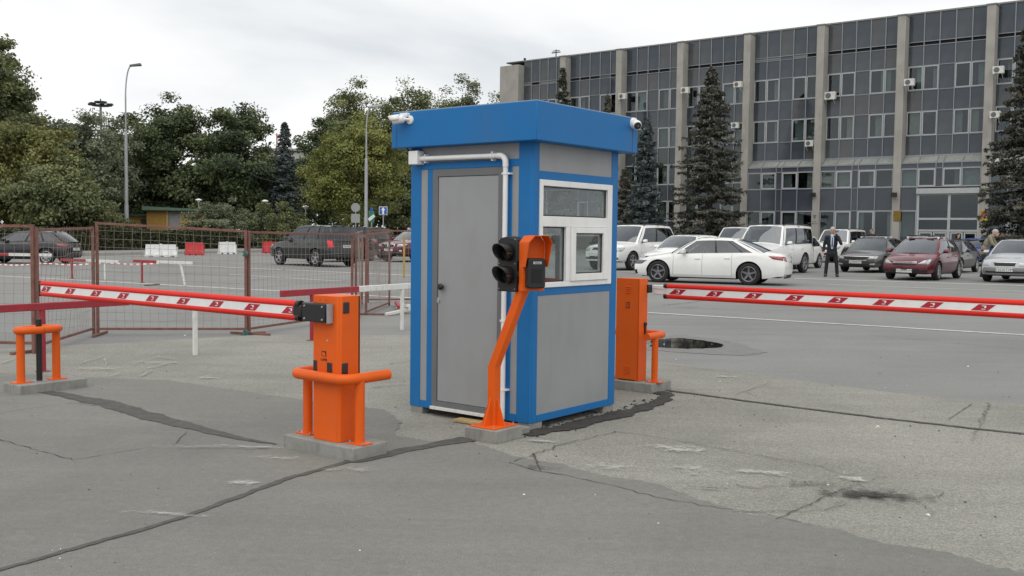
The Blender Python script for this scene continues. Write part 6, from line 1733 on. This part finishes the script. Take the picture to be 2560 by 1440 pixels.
# far wood closing the view behind the park
rs = np.random.RandomState(5); Ps, Ns, Ts = [], [], []
for i in range(620):
    px = rs.uniform(-250, 1560); Y = rs.uniform(128, 150); top = hgt(px, rs.uniform(395, 470) + 20 * math.sin(px * .02), Y)
    c = np.array([*at_px(px, Y)[:2], rs.uniform(.3, 1) ** .8 * top]); m = 42
    Ps.append(c + rs.normal(size=(m, 3)) * np.array([1.3, 1.3, .9])); Ns.append(unit(rs, m) + np.array([0, -.5, .5])); Ts.append(np.full(m, rs.normal(.4, .2)) + rs.normal(0, .12, m))
far = bpy.data.objects.new('far_wood', leaves_mesh('far_wood', np.concatenate(Ps), np.concatenate(Ns), .75, np.concatenate(Ts), M_LF_DARK, rs)); COL.objects.link(far)
tag(far, 'dark mass of distant trees closing the view behind the park', 'woods', kind='stuff')
# ================================================================== LAMPS, SIGNS, BLOCKS, PAVILION
M_POLE = pm('lamp_pole', (.36, .37, .37), .5, .3, var=.12, scale=2)
def street_lamp(label, px, ytop, pxtip, ytip, Y, big=True):
    p = at_px(px, Y); H = hgt(pxtip, ytip, Y); dx = (pxtip - px) / CAM_F * Y
    t = thing('street_lamp', label, 'street lamp', (p.x, p.y, 0), 0, 'tall street lamps')
    zk = H * .62
    MB().tube([(0, 0, 0), (0, 0, H * .24), (0, 0, H * .25), (0, 0, zk)], [.15, .15, .125, .115], 12).build('lower_pole', M_POLE, t, smooth=40)
    pts = [(0, 0, zk), (0, 0, H * .82)] + [(dx * .75 * (1 - math.cos(a)), 0, H * .82 + (H * .175) * math.sin(a)) for a in [R(9 * i) for i in range(1, 11)]]
    MB().tube([(0, 0, zk), (0, 0, zk + .3)], [.11, .06], 10).build('collar', M_POLE, t, smooth=40)
    MB().tube(pts, [.06] * 2 + [.05] * 10, 8).build('arm', M_POLE, t, smooth=60)
    e = pts[-1]; hm = MB(); sg = 1 if dx > 0 else -1
    hm.add([(e[0] - .1 * sg, -.10, e[2] - .05), (e[0] + .75 * sg, -.16, e[2] + .02), (e[0] + .75 * sg, .16, e[2] + .02), (e[0] - .1 * sg, .10, e[2] - .05), (e[0] - .1 * sg, -.08, e[2] + .10), (e[0] + .70 * sg, -.12, e[2] + .22), (e[0] + .70 * sg, .12, e[2] + .22), (e[0] - .1 * sg, .08, e[2] + .10)],
           [(3, 2, 1, 0), (4, 5, 6, 7), (0, 1, 5, 4), (1, 2, 6, 5), (2, 3, 7, 6), (3, 0, 4, 7)])
    hm.build('lamp_head', pm('lamp_dark', (.10, .10, .10), .5) if big else M_POLE, t, bevel=.04)
street_lamp('tall grey street lamp rising above the hedge beside the yellow pavilion', 317, 160, 336, 163, 73)
street_lamp('slim grey street lamp in front of the yellow-green tree beside the booth', 915, 265, 928, 266, 71, False)
def mast(label, px, py, Y, n=6):
    p = at_px(px, Y); H = hgt(px, py, Y); t = thing('floodlight_mast', label, 'light mast', (p.x, p.y, 0))
    MB().tube([(0, 0, 0), (0, 0, H)], [.28, .16], 10).build('pole', M_POLE, t, smooth=40)
    MB().lathe([(.3, H - .25), (1.3, H - .2), (1.3, H - .05), (.3, H)], 16, 'z').build('head_ring', M_BLACK, t)
    for i in range(n):
        a = 2 * math.pi * i / n; MB().box(-.4, .4, -.3, .3, 0, .3).build('floodlight', M_BLACK, t, loc=(1.4 * math.cos(a), 1.4 * math.sin(a), H - .1), rz=a, bevel=.03)
    MB().lathe([(.9, H + .25), (.9, H + .5), (.2, H + .55)], 12, 'z').build('top_ring', M_BLACK, t); MB().tube([(0, 0, H), (0, 0, H + .9)], .08, 6).build('spike', M_BLACK, t)
mast('distant floodlight mast with a ring of lamps above the willow', 255, 262, 150)
def park_lamp(label, px, py, pyb, Y):
    p = at_px(px, Y); H = hgt(px, py, Y); t = thing('park_lamp', label, 'lamp', (p.x, p.y, .1), 0, 'small park lamps')
    MB().tube([(0, 0, 0), (0, 0, H - .15)], .05, 8).build('pole', M_POLE, t, smooth=50)
    MB().lathe([(.06, H - .3), (.14, H - .22), (.12, H - .12)], 12, 'z').build('lens', M_WHITE, t, smooth=40)
    MB().lathe([(.27, H - .12), (.24, H - .06), (.12, H), (.001, H + .02)], 16, 'z').build('cap', M_WHITE, t, smooth=40)
park_lamp('small white-capped park lamp beside the yellow pavilion roof', 497, 500, 520, 82)
park_lamp('small white-capped park lamp above the twiggy shrub', 663, 503, 560, 80)
park_lamp('small white-capped park lamp above the black off-roader roof', 764, 517, 555, 84)
park_lamp('small white-capped park lamp between the slim lamp and the yellow-green tree', 860, 537, 560, 105)
# round sign seen from behind with a plate below
p = at_px(889, 68); t = thing('road_sign', 'round road sign seen from behind with a small plate below it', 'sign', (p.x, p.y, 0), 0, 'road signs')
Hs = hgt(889, 508, 68)
MB().tube([(0, 0, 0), (0, 0, Hs)], .04, 8).build('post', M_POLE, t, smooth=40)
MB().lathe([(.001, -.02), (.30, -.02), (.31, 0), (.30, .01), (.001, .01)], 24, 'y', (0, -.05, hgt(889, 519, 68))).build('disc', pm('sign_back', (.30, .31, .31), .5, .4), t, smooth=40)
box('plate', pm('sign_back', (.30, .31, .31), .5, .4), t, -.30, .30, -.06, -.045, hgt(889, 557, 68), hgt(889, 535, 68), .01)
# blue one-way sign
p = at_px(958, 70); t = thing('road_sign', 'square blue road sign with a white upward arrow', 'sign', (p.x, p.y, 0), 0, 'road signs')
zc1 = hgt(958, 527, 70); MB().tube([(0, 0, 0), (0, 0, zc1 + .2)], .04, 8).build('post', M_POLE, t, smooth=40)
a = .29; box('border', M_WHITE, t, -a, a, -.07, -.05, zc1 - a, zc1 + a, .02); box('field', pm('sign_blue', (.02, .10, .42), .4), t, -a + .03, a - .03, -.076, -.071, zc1 - a + .03, zc1 + a - .03)
mb = MB(); mb.prism([(-.06, -.24), (.06, -.24), (.06, .04), (.15, .04), (0, .25), (-.15, .04), (-.06, .04)], 'y', -.082, -.077); mb.v = [(v[0], v[1], v[2] + zc1) for v in mb.v]; mb.build('arrow', M_WHITE, t)
# triangular green and white banner sign under the trees
p = at_px(929, 72); t = thing('shop_sign', 'small green and white slanted shop sign under the trees', 'sign', (p.x, p.y, 0))
zc1 = hgt(929, 540, 72); MB().tube([(0, 0, 0), (0, 0, zc1)], .05, 8).build('post', M_POLE, t)
box('panel', pm('sign_teal', (.03, .20, .13), .5), t, -.20, .20, -.05, 0, zc1 - .45, zc1 + .35, .02)
MB().bar((-.2, -.06, zc1 - .3), (.2, -.06, zc1 + .05), .02, .22).build('white_bar', M_WHITE, t)
box('blue_cap', pm('sign_blue', (.02, .10, .42), .4), t, -.10, .10, -.05, 0, zc1 + .36, zc1 + .60, .02)
# green rubbish container under the trees
p = at_px(957, 76); t = thing('rubbish_container', 'green rubbish container under the trees below the blue sign', 'container', (p.x, p.y, 0))
mb = MB(); mb.prism([(-.6, .15), (.6, .15), (.75, 1.25), (-.75, 1.25)], 'y', -.5, .5); mb.build('bin_body', pm('container_green', (.03, .20, .06), .5, dirt=.3), t, bevel=.03)
mb = MB(); mb.prism([(-.5, 1.26), (.5, 1.26), (.4, 1.6), (-.4, 1.65)], 'x', -.75, .75); mb.build('lid', pm('container_green', (.03, .20, .06), .5, dirt=.3), t, bevel=.05)
for x in (-.5, .5): MB().lathe([(.1, -.04), (.1, .04)], 12, 'y', (x, -.45, .1)).build('wheel', M_TYRE, t)
# flag on the distant roof
p = at_px(692, 170); H = hgt(692, 333, 170); t = thing('flagpole', 'distant flagpole with a small red and white flag beside the slim spruce', 'flag', (p.x, p.y, 0))
MB().tube([(0, 0, 0), (0, 0, H)], .09, 6).build('pole', pm('pole_red', (.35, .10, .08), .6), t)
mb = MB(); mb.grid([[(.05 + .13 * i, .15 * math.sin(i * .9), H - .1) for i in range(7)], [(.05 + .13 * i, .15 * math.sin(i * .9), H - .5) for i in range(7)]]); mb.build('flag_white', M_WHITE, t)
mb = MB(); mb.grid([[(.05 + .13 * i, .15 * math.sin(i * .9), H - .5) for i in range(7)], [(.05 + .13 * i, .15 * math.sin(i * .9), H - .8) for i in range(7)]]); mb.build('flag_red', M_RUBBER_RED, t)
# distant pale building glimpsed beyond the spruce
p = at_px(695, 180); t = thing('distant_building', 'far pale building glimpsed between the maple and the slim spruce', 'building', (p.x, p.y, 0))
zt = hgt(695, 378, 180); box('wall', pm('far_wall', (.42, .42, .40), .9), t, -4.5, 4.5, 0, 8, 0, zt); box('cornice', M_CONC_FAC, t, -4.7, 4.7, -.3, 8.2, zt, zt + .5)
for i in range(3):
    for j in range(3): box('window', M_ROOM, t, -3.6 + 2.6 * i, -2.2 + 2.6 * i, -.03, 0, zt - 2.4 - 3.1 * j, zt - .9 - 3.1 * j)
# plastic road blocks along the kerb
def road_block(label, px0, px1, pyb, pyt, mat, head=None):
    A, B = G(px0, pyb), G(px1, pyb); c = (A + B) / 2; L = (B - A).length; h = hgt((px0 + px1) / 2, pyt, c.y)
    t = thing('road_block', label, 'road block', (c.x, c.y, 0), math.atan2((B - A).y, (B - A).x), 'plastic road blocks')
    prof = [(-.28, 0), (.28, 0), (.28, .12), (.13, h * .55), (.11, h), (-.11, h), (-.13, h * .55), (-.28, .12)]
    n_ = 24; rows = []
    for i in range(n_ + 1):
        x = -L / 2 + L * i / n_; tp = 1 - .10 * (abs(2 * x / L) > .0) * 0; gro = .93 if (i % 8 in (3, 4, 5) ) else 1.0
        rows.append([(x * (1 - .07 * (q[1] / h)), q[0] * (gro if q[1] < h * .6 else 1), q[1] if not (q[1] == 0 and i % 8 in (3, 4, 5)) else .07) for q in prof + [prof[0]]])
    mb = MB().grid(rows); k = len(prof) + 1
    mb.f.append(tuple(range(k - 1))); mb.f.append(tuple(n_ * k + j for j in range(k - 1))[::-1])
    mb.build('shell', mat, t, smooth=30)
    box('filler_cap', mat, t, -.06, .06, -.05, .05, h, h + .03, .01)
    box('end_lug', mat, t, L / 2 - .02, L / 2 + .05, -.06, .06, .12, h * .8, .01)
M_BLKW = pm('block_white', (.70, .71, .70), .5, var=.1, dirt=.3); M_BLKR = pm('block_red', (.50, .025, .03), .45, var=.12, dirt=.15)
road_block('long white plastic road block standing at the kerb before the pavilion', 362, 442, 642, 611, M_BLKW)
road_block('red plastic road block standing between two white ones', 463, 509, 638, 606, M_BLKR)
road_block('short white plastic road block beside the red one', 546, 589, 635, 605, M_BLKW)
road_block('red plastic road block at the nose of the black off-roader', 657, 690, 633, 604, M_BLKR)
road_block('white plastic road block behind the tail of the navy hatchback', 178, 203, 640, 613, M_BLKW)
# yellow pavilion
p = at_px(437, 82); t = thing('pavilion', 'low yellow pavilion with flat green roof behind the hedge', 'kiosk', (p.x, p.y, .1))
s_ = 82 / CAM_F; M_YEL = pm('pavilion_yellow', (.36, .21, .05), .8, var=.12, dirt=.15); M_YELB = pm('pavilion_board', (.42, .31, .13), .8, var=.1)
zt = hgt(437, 527, 82) - .1
def PX(a): return (a - 437) * s_
box('wall', M_YEL, t, PX(378), PX(428), -1, 2.5, 0, zt); box('wall', pm('pavilion_grey', (.30, .30, .31), .7), t, PX(432), PX(460), -.9, 2.5, 0, zt); box('wall', M_YELB, t, PX(460), PX(500), -1, 2.5, 0, zt)
box('corner_board', M_YELB, t, PX(427), PX(432), -1.08, 2.5, 0, zt)
box('wall', M_YEL, t, PX(322), PX(377.5), .2, 2.5, 0, zt - .5); box('window', M_ROOM, t, PX(350), PX(374), .17, .2, .9, zt - .7)
rfm = pm('pavilion_roof', (.10, .17, .13), .6, var=.15)
mb = MB(); mb.prism([(PX(372), zt), (PX(508), zt), (PX(508), zt + .14), (PX(372), zt + .32)], 'y', -1.5, 3); mb.build('roof', rfm, t)
mb = MB(); mb.prism([(PX(318), zt - .49), (PX(371), zt - .49), (PX(371), zt - .28), (PX(318), zt - .30)], 'y', -.2, 3); mb.build('roof', pm('pavilion_roof_d', (.03, .05, .035), .7), t)
# overhead cable in front of the maples
a, b_ = at(560, 398, 80), at(800, 445, 80); cb = MB()
cb.tube([a.lerp(b_, i / 12) - Vector((0, 0, 1.0 * math.sin(math.pi * i / 12))) for i in range(13)], .02, 4)
tag(cb.build('overhead_cable', M_BLACK, None), 'thin black overhead cable sagging across the dark maple', 'cable')
# ================================================================== PEOPLE
M_SKIN = pm('skin', (.46, .27, .20), .6, var=.08, scale=12)
def blob(parts, name, mat, parent, voxel=.013, smooth=2):
    """fuse overlapping rounded shapes into one continuous surface"""
    mb = MB()
    for p in parts:
        if p[0] == 'c':       # tapered capsule
            _, a, b, r1, r2 = p; a, b = Vector(a), Vector(b); n = 5; d = (b - a).normalized()
            pts = [a - d * r1 * .95, a - d * r1 * .6] + [a.lerp(b, i / n) for i in range(n + 1)] + [b + d * r2 * .6, b + d * r2 * .95]
            rd = [r1 * .3, r1 * .8] + [r1 + (r2 - r1) * i / n for i in range(n + 1)] + [r2 * .8, r2 * .3]
            mb.tube(pts, rd, 12)
        else:                 # ellipsoid, optionally tilted about X
            _, c, r, tilt = p; k = MB().ball((0, 0, 0), 1.0, 14, 10); m_ = Euler((tilt, 0, 0)).to_matrix()
            vs = [m_ @ Vector((v[0] * r[0], v[1] * r[1], v[2] * r[2])) + Vector(c) for v in k.v]
            mb.add(vs, k.f)
    me = mb.mesh('tmp', mat)
    o = bpy.data.objects.new('tmp', me); COL.objects.link(o)
    r = o.modifiers.new('r', 'REMESH'); r.mode = 'VOXEL'; r.voxel_size = voxel; r.use_smooth_shade = True
    s = o.modifiers.new('s', 'SMOOTH'); s.iterations = smooth; s.factor = .5
    dg = bpy.context.evaluated_depsgraph_get(); m2 = bpy.data.meshes.new_from_object(o.evaluated_get(dg)); m2.name = name
    bpy.data.objects.remove(o, do_unlink=True)
    m2.materials.clear(); m2.materials.append(mat); m2.shade_smooth()
    q = bpy.data.objects.new(name, m2); COL.objects.link(q)
    if parent: q.parent = parent
    return q
def person(label, pos, rz, H, jacket, trousers, hair, shirt, pose, phone=False, tie=None, group=None, voxel=.014):
    """faces local -Y. x>0 is the figure's left hand side (picture right when it faces the camera)"""
    k = H / 1.80
    def V(x, y, z): return (x * k, y * k, z * k)
    hip = .93; ln = pose.get('lean', 0.0)               # forward lean of the trunk
    def TR(x, y, z):                                     # trunk points follow the lean
        dz = z - hip
        return V(x, y - dz * math.sin(ln), hip + dz * math.cos(ln)) if dz > 0 else V(x, y, z)
    nod = pose.get('nod', 0.0)
    hc = Vector(TR(0, -.02, 1.66)); hc += Vector((0, -nod * .05, -nod * .06)) * k
    st = pose.get('stance', .14)
    legs = []
    skin = []
    for sg in (-1, 1):
        fy = pose.get('step', (0, 0))[0 if sg < 0 else 1]
        h_, kn_, an_ = V(sg * .095, 0, .92), V(sg * (st * .85), fy * .5 - .02, .50), V(sg * st, fy + .02, .09)
        legs.append((h_, kn_, an_))
        skin += [('c', h_, kn_, .070 * k, .052 * k), ('c', kn_, an_, .050 * k, .036 * k), ('c', an_, V(sg * (st + .02), fy - .12, .04), .035 * k, .03 * k)]
    skin += [('e', TR(0, 0, 1.0), (.15 * k, .10 * k, .14 * k), ln), ('e', TR(0, 0, 1.25), (.165 * k, .105 * k, .22 * k), ln), ('c', TR(0, .0, 1.42), tuple(hc), .06 * k, .055 * k)]
    # head
    skin += [('e', tuple(hc + Vector((0, .012, .045)) * k), (.077 * k, .095 * k, .098 * k), 0), ('e', tuple(hc + Vector((0, -.022, -.045)) * k), (.060 * k, .070 * k, .070 * k), 0),
             ('e', tuple(hc + Vector((0, -.098, .0)) * k), (.014 * k, .022 * k, .026 * k), 0), ('e', tuple(hc + Vector((.079, .01, .0)) * k), (.012 * k, .022 * k, .034 * k), 0), ('e', tuple(hc + Vector((-.079, .01, .0)) * k), (.012 * k, .022 * k, .034 * k), 0)]
    arms = {}
    for sg, key in ((-1, 'ra'), (1, 'la')):
        sh = TR(sg * .195, 0, 1.44); el_, wr_ = [V(*q) for q in pose[key]]
        arms[sg] = (sh, el_, wr_)
        skin += [('c', sh, el_, .044 * k, .036 * k), ('c', el_, wr_, .036 * k, .026 * k)]
        d = (Vector(wr_) - Vector(el_)).normalized(); pc = Vector(wr_) + d * .055 * k
        ax = d.cross(Vector((0, 1, .2))).normalized()
        skin.append(('e', tuple(pc), (.034 * k, .034 * k, .045 * k), 0))
        for i, (off_, ln_) in enumerate(((-.027, .060), (-.009, .072), (.009, .068), (.026, .052))):
            b0 = pc + ax * off_ * k + d * .03 * k; b1 = b0 + d * ln_ * .55 * k + Vector((0, -.012, 0)) * k; b2 = b1 + d * ln_ * .4 * k + Vector((0, -.022, 0)) * k
            skin += [('c', tuple(b0), tuple(b1), .0095 * k, .009 * k), ('c', tuple(b1), tuple(b2), .009 * k, .008 * k)]
        th_ = pc - ax * .034 * k; skin.append(('c', tuple(th_), tuple(th_ + d * .03 * k - ax * .018 * k + Vector((0, -.02, 0)) * k), .011 * k, .009 * k))
    body = blob(skin, 'person', M_SKIN, None, .010, 2)
    tag(body, label, 'person', group); body.location = pos; body.rotation_euler = (0, 0, rz)
    # clothes
    j = [('e', TR(0, .005, 1.0), (.185 * k, .135 * k, .20 * k), ln), ('e', TR(0, .0, 1.22), (.195 * k, .135 * k, .25 * k), ln), ('c', TR(-.16, 0, 1.425), TR(.16, 0, 1.425), .072 * k, .072 * k), ('e', TR(0, .01, .85), (.20 * k, .14 * k, .16 * k), ln), ('c', TR(0, .01, 1.46), TR(0, -.005, 1.50), .075 * k, .068 * k)]
    for sg in (-1, 1):
        sh, e_, w_ = arms[sg]; j += [('c', sh, e_, .070 * k, .056 * k), ('c', e_, tuple(Vector(e_).lerp(Vector(w_), .92)), .056 * k, .044 * k)]
    blob(j, 'jacket', jacket, body, voxel)
    tr_ = [('e', V(0, 0, .93), (.165 * k, .12 * k, .13 * k), 0)]
    for (h_, kn_, an_) in legs: tr_ += [('c', h_, kn_, .093 * k, .072 * k), ('c', kn_, tuple(Vector(an_) + Vector((0, 0, -.02))), .070 * k, .060 * k)]
    blob(tr_, 'trousers', trousers, body, voxel)
    for i, sg in enumerate((-1, 1)):
        a = Vector(legs[i][2]); blob([('c', (a.x, a.y + .02 * k, .045 * k), (a.x + sg * .02 * k, a.y - .17 * k, .042 * k), .058 * k, .046 * k)], 'shoe', M_BLACK, body, .010)
    hr = [('e', tuple(hc + Vector((0, .028, .068)) * k), (.088 * k, .104 * k, .092 * k), 0), ('e', tuple(hc + Vector((0, .06, .0)) * k), (.076 * k, .055 * k, .075 * k), 0)]
    if hair: blob(hr, 'hair', hair, body, .010)
    for sg in (-1, 1):
        MB().ball(tuple(hc + Vector((sg * .030, -.083, .020)) * k), .010 * k, 8, 6).build('eye', M_BLACKM, body, smooth=60)
    MB().box(hc.x - .022 * k, hc.x + .022 * k, hc.y - .094 * k, hc.y - .085 * k, hc.z - .052 * k, hc.z - .044 * k).build('mouth', pm('lips', (.28, .10, .09), .6), body)
    if shirt:
        a, b, c = Vector(TR(0, -.135, 1.44)), Vector(TR(0, -.142, 1.20)), Vector(TR(0, -.13, 1.02))
        mb = MB(); mb.add([a + Vector((-.055 * k, 0, 0)), a + Vector((.055 * k, 0, 0)), b + Vector((.05 * k, 0, 0)), c + Vector((.03 * k, 0, 0)), c + Vector((-.03 * k, 0, 0)), b + Vector((-.05 * k, 0, 0))], [(0, 5, 4, 3, 2, 1)])
        o = mb.build('shirt_front', shirt, body); s_ = o.modifiers.new('s', 'SOLIDIFY'); s_.thickness = .012; s_.offset = 0
        blob([('c', TR(0, -.02, 1.46), TR(0, -.025, 1.51), .068 * k, .062 * k)], 'collar', shirt, body, .010)
    if tie:
        a, b = Vector(TR(0, -.15, 1.43)), Vector(TR(0, -.155, 1.08)); mb = MB()
        mb.add([a + Vector((-.016, 0, 0)), a + Vector((.016, 0, 0)), b + Vector((.026, 0, .03)), b + Vector((0, 0, -.03)), b + Vector((-.026, 0, .03))], [(0, 4, 3, 2, 1)]); o = mb.build('tie', tie, body); s_ = o.modifiers.new('s', 'SOLIDIFY'); s_.thickness = .008
    if phone:
        w = Vector(arms[1][2]); p_ = w + Vector((-.015, -.01, .085)) * k
        ph = MB().box(-.006, .006, -.035, .035, -.07, .07).build('phone', M_BLACK, body, bevel=.006); ph.location = p_; ph.rotation_euler = (.5, .1, 0)
    return body
SUIT = pm('suit_navy', (.012, .013, .018), .85, var=.2, scale=10, bump=.15, bscale=30); BEIGEJ = pm('jacket_beige', (.24, .215, .165), .85, var=.15, scale=8, bump=.2, bscale=25)
GREYH = pm('hair_grey', (.42, .39, .36), .8, var=.15, scale=40); DARKH = pm('hair_dark', (.02, .017, .015), .7); SHIRT = pm('shirt_blue', (.52, .60, .72), .8, var=.06); DARKT = pm('trousers_dark', (.03, .03, .033), .9, var=.2)
DENIM = pm('trousers_denim', (.04, .055, .09), .9, var=.2)
p1 = G(2078, 692)
person('grey-haired man in a dark suit standing with a phone at his ear', (p1.x, p1.y, 0), -.30, 1.86, SUIT, SUIT, GREYH, SHIRT,
       dict(ra=((-.27, .02, 1.16), (-.29, -.06, .92)), la=((.31, -.10, 1.20), (.115, -.10, 1.56)), stance=.20, step=(.02, .0)), True, pm('tie_dark', (.03, .03, .08), .7))
p2 = at_px(2462, 39.2)
person('man in a beige jacket bending over beside the silver saloon', (p2.x, p2.y, 0), .95, 2.0, BEIGEJ, DARKT, GREYH, None,
       dict(ra=((-.24, -.30, 1.18), (-.16, -.46, 1.02)), la=((.24, -.32, 1.18), (.14, -.48, 1.04)), stance=.12, lean=.40, nod=1.2))
p3 = at_px(2396, 57)
person('distant dark-haired person in dark clothes near the building entrance', (p3.x, p3.y, 0), .4, 1.78, DARKT, DENIM, DARKH, None,
       dict(ra=((-.26, .03, 1.16), (-.27, -.05, .92)), la=((.26, .03, 1.16), (.27, -.05, .92)), stance=.12, step=(.1, -.1)), voxel=.02)
p4 = at_px(2178, 62)
person('distant dark-haired person behind the white van-like off-roader', (p4.x, p4.y, 0), -.3, 2.05, DARKT, DARKT, DARKH, None,
       dict(ra=((-.26, .03, 1.16), (-.27, -.05, .92)), la=((.26, .03, 1.16), (.27, -.05, .92)), stance=.10), voxel=.02)
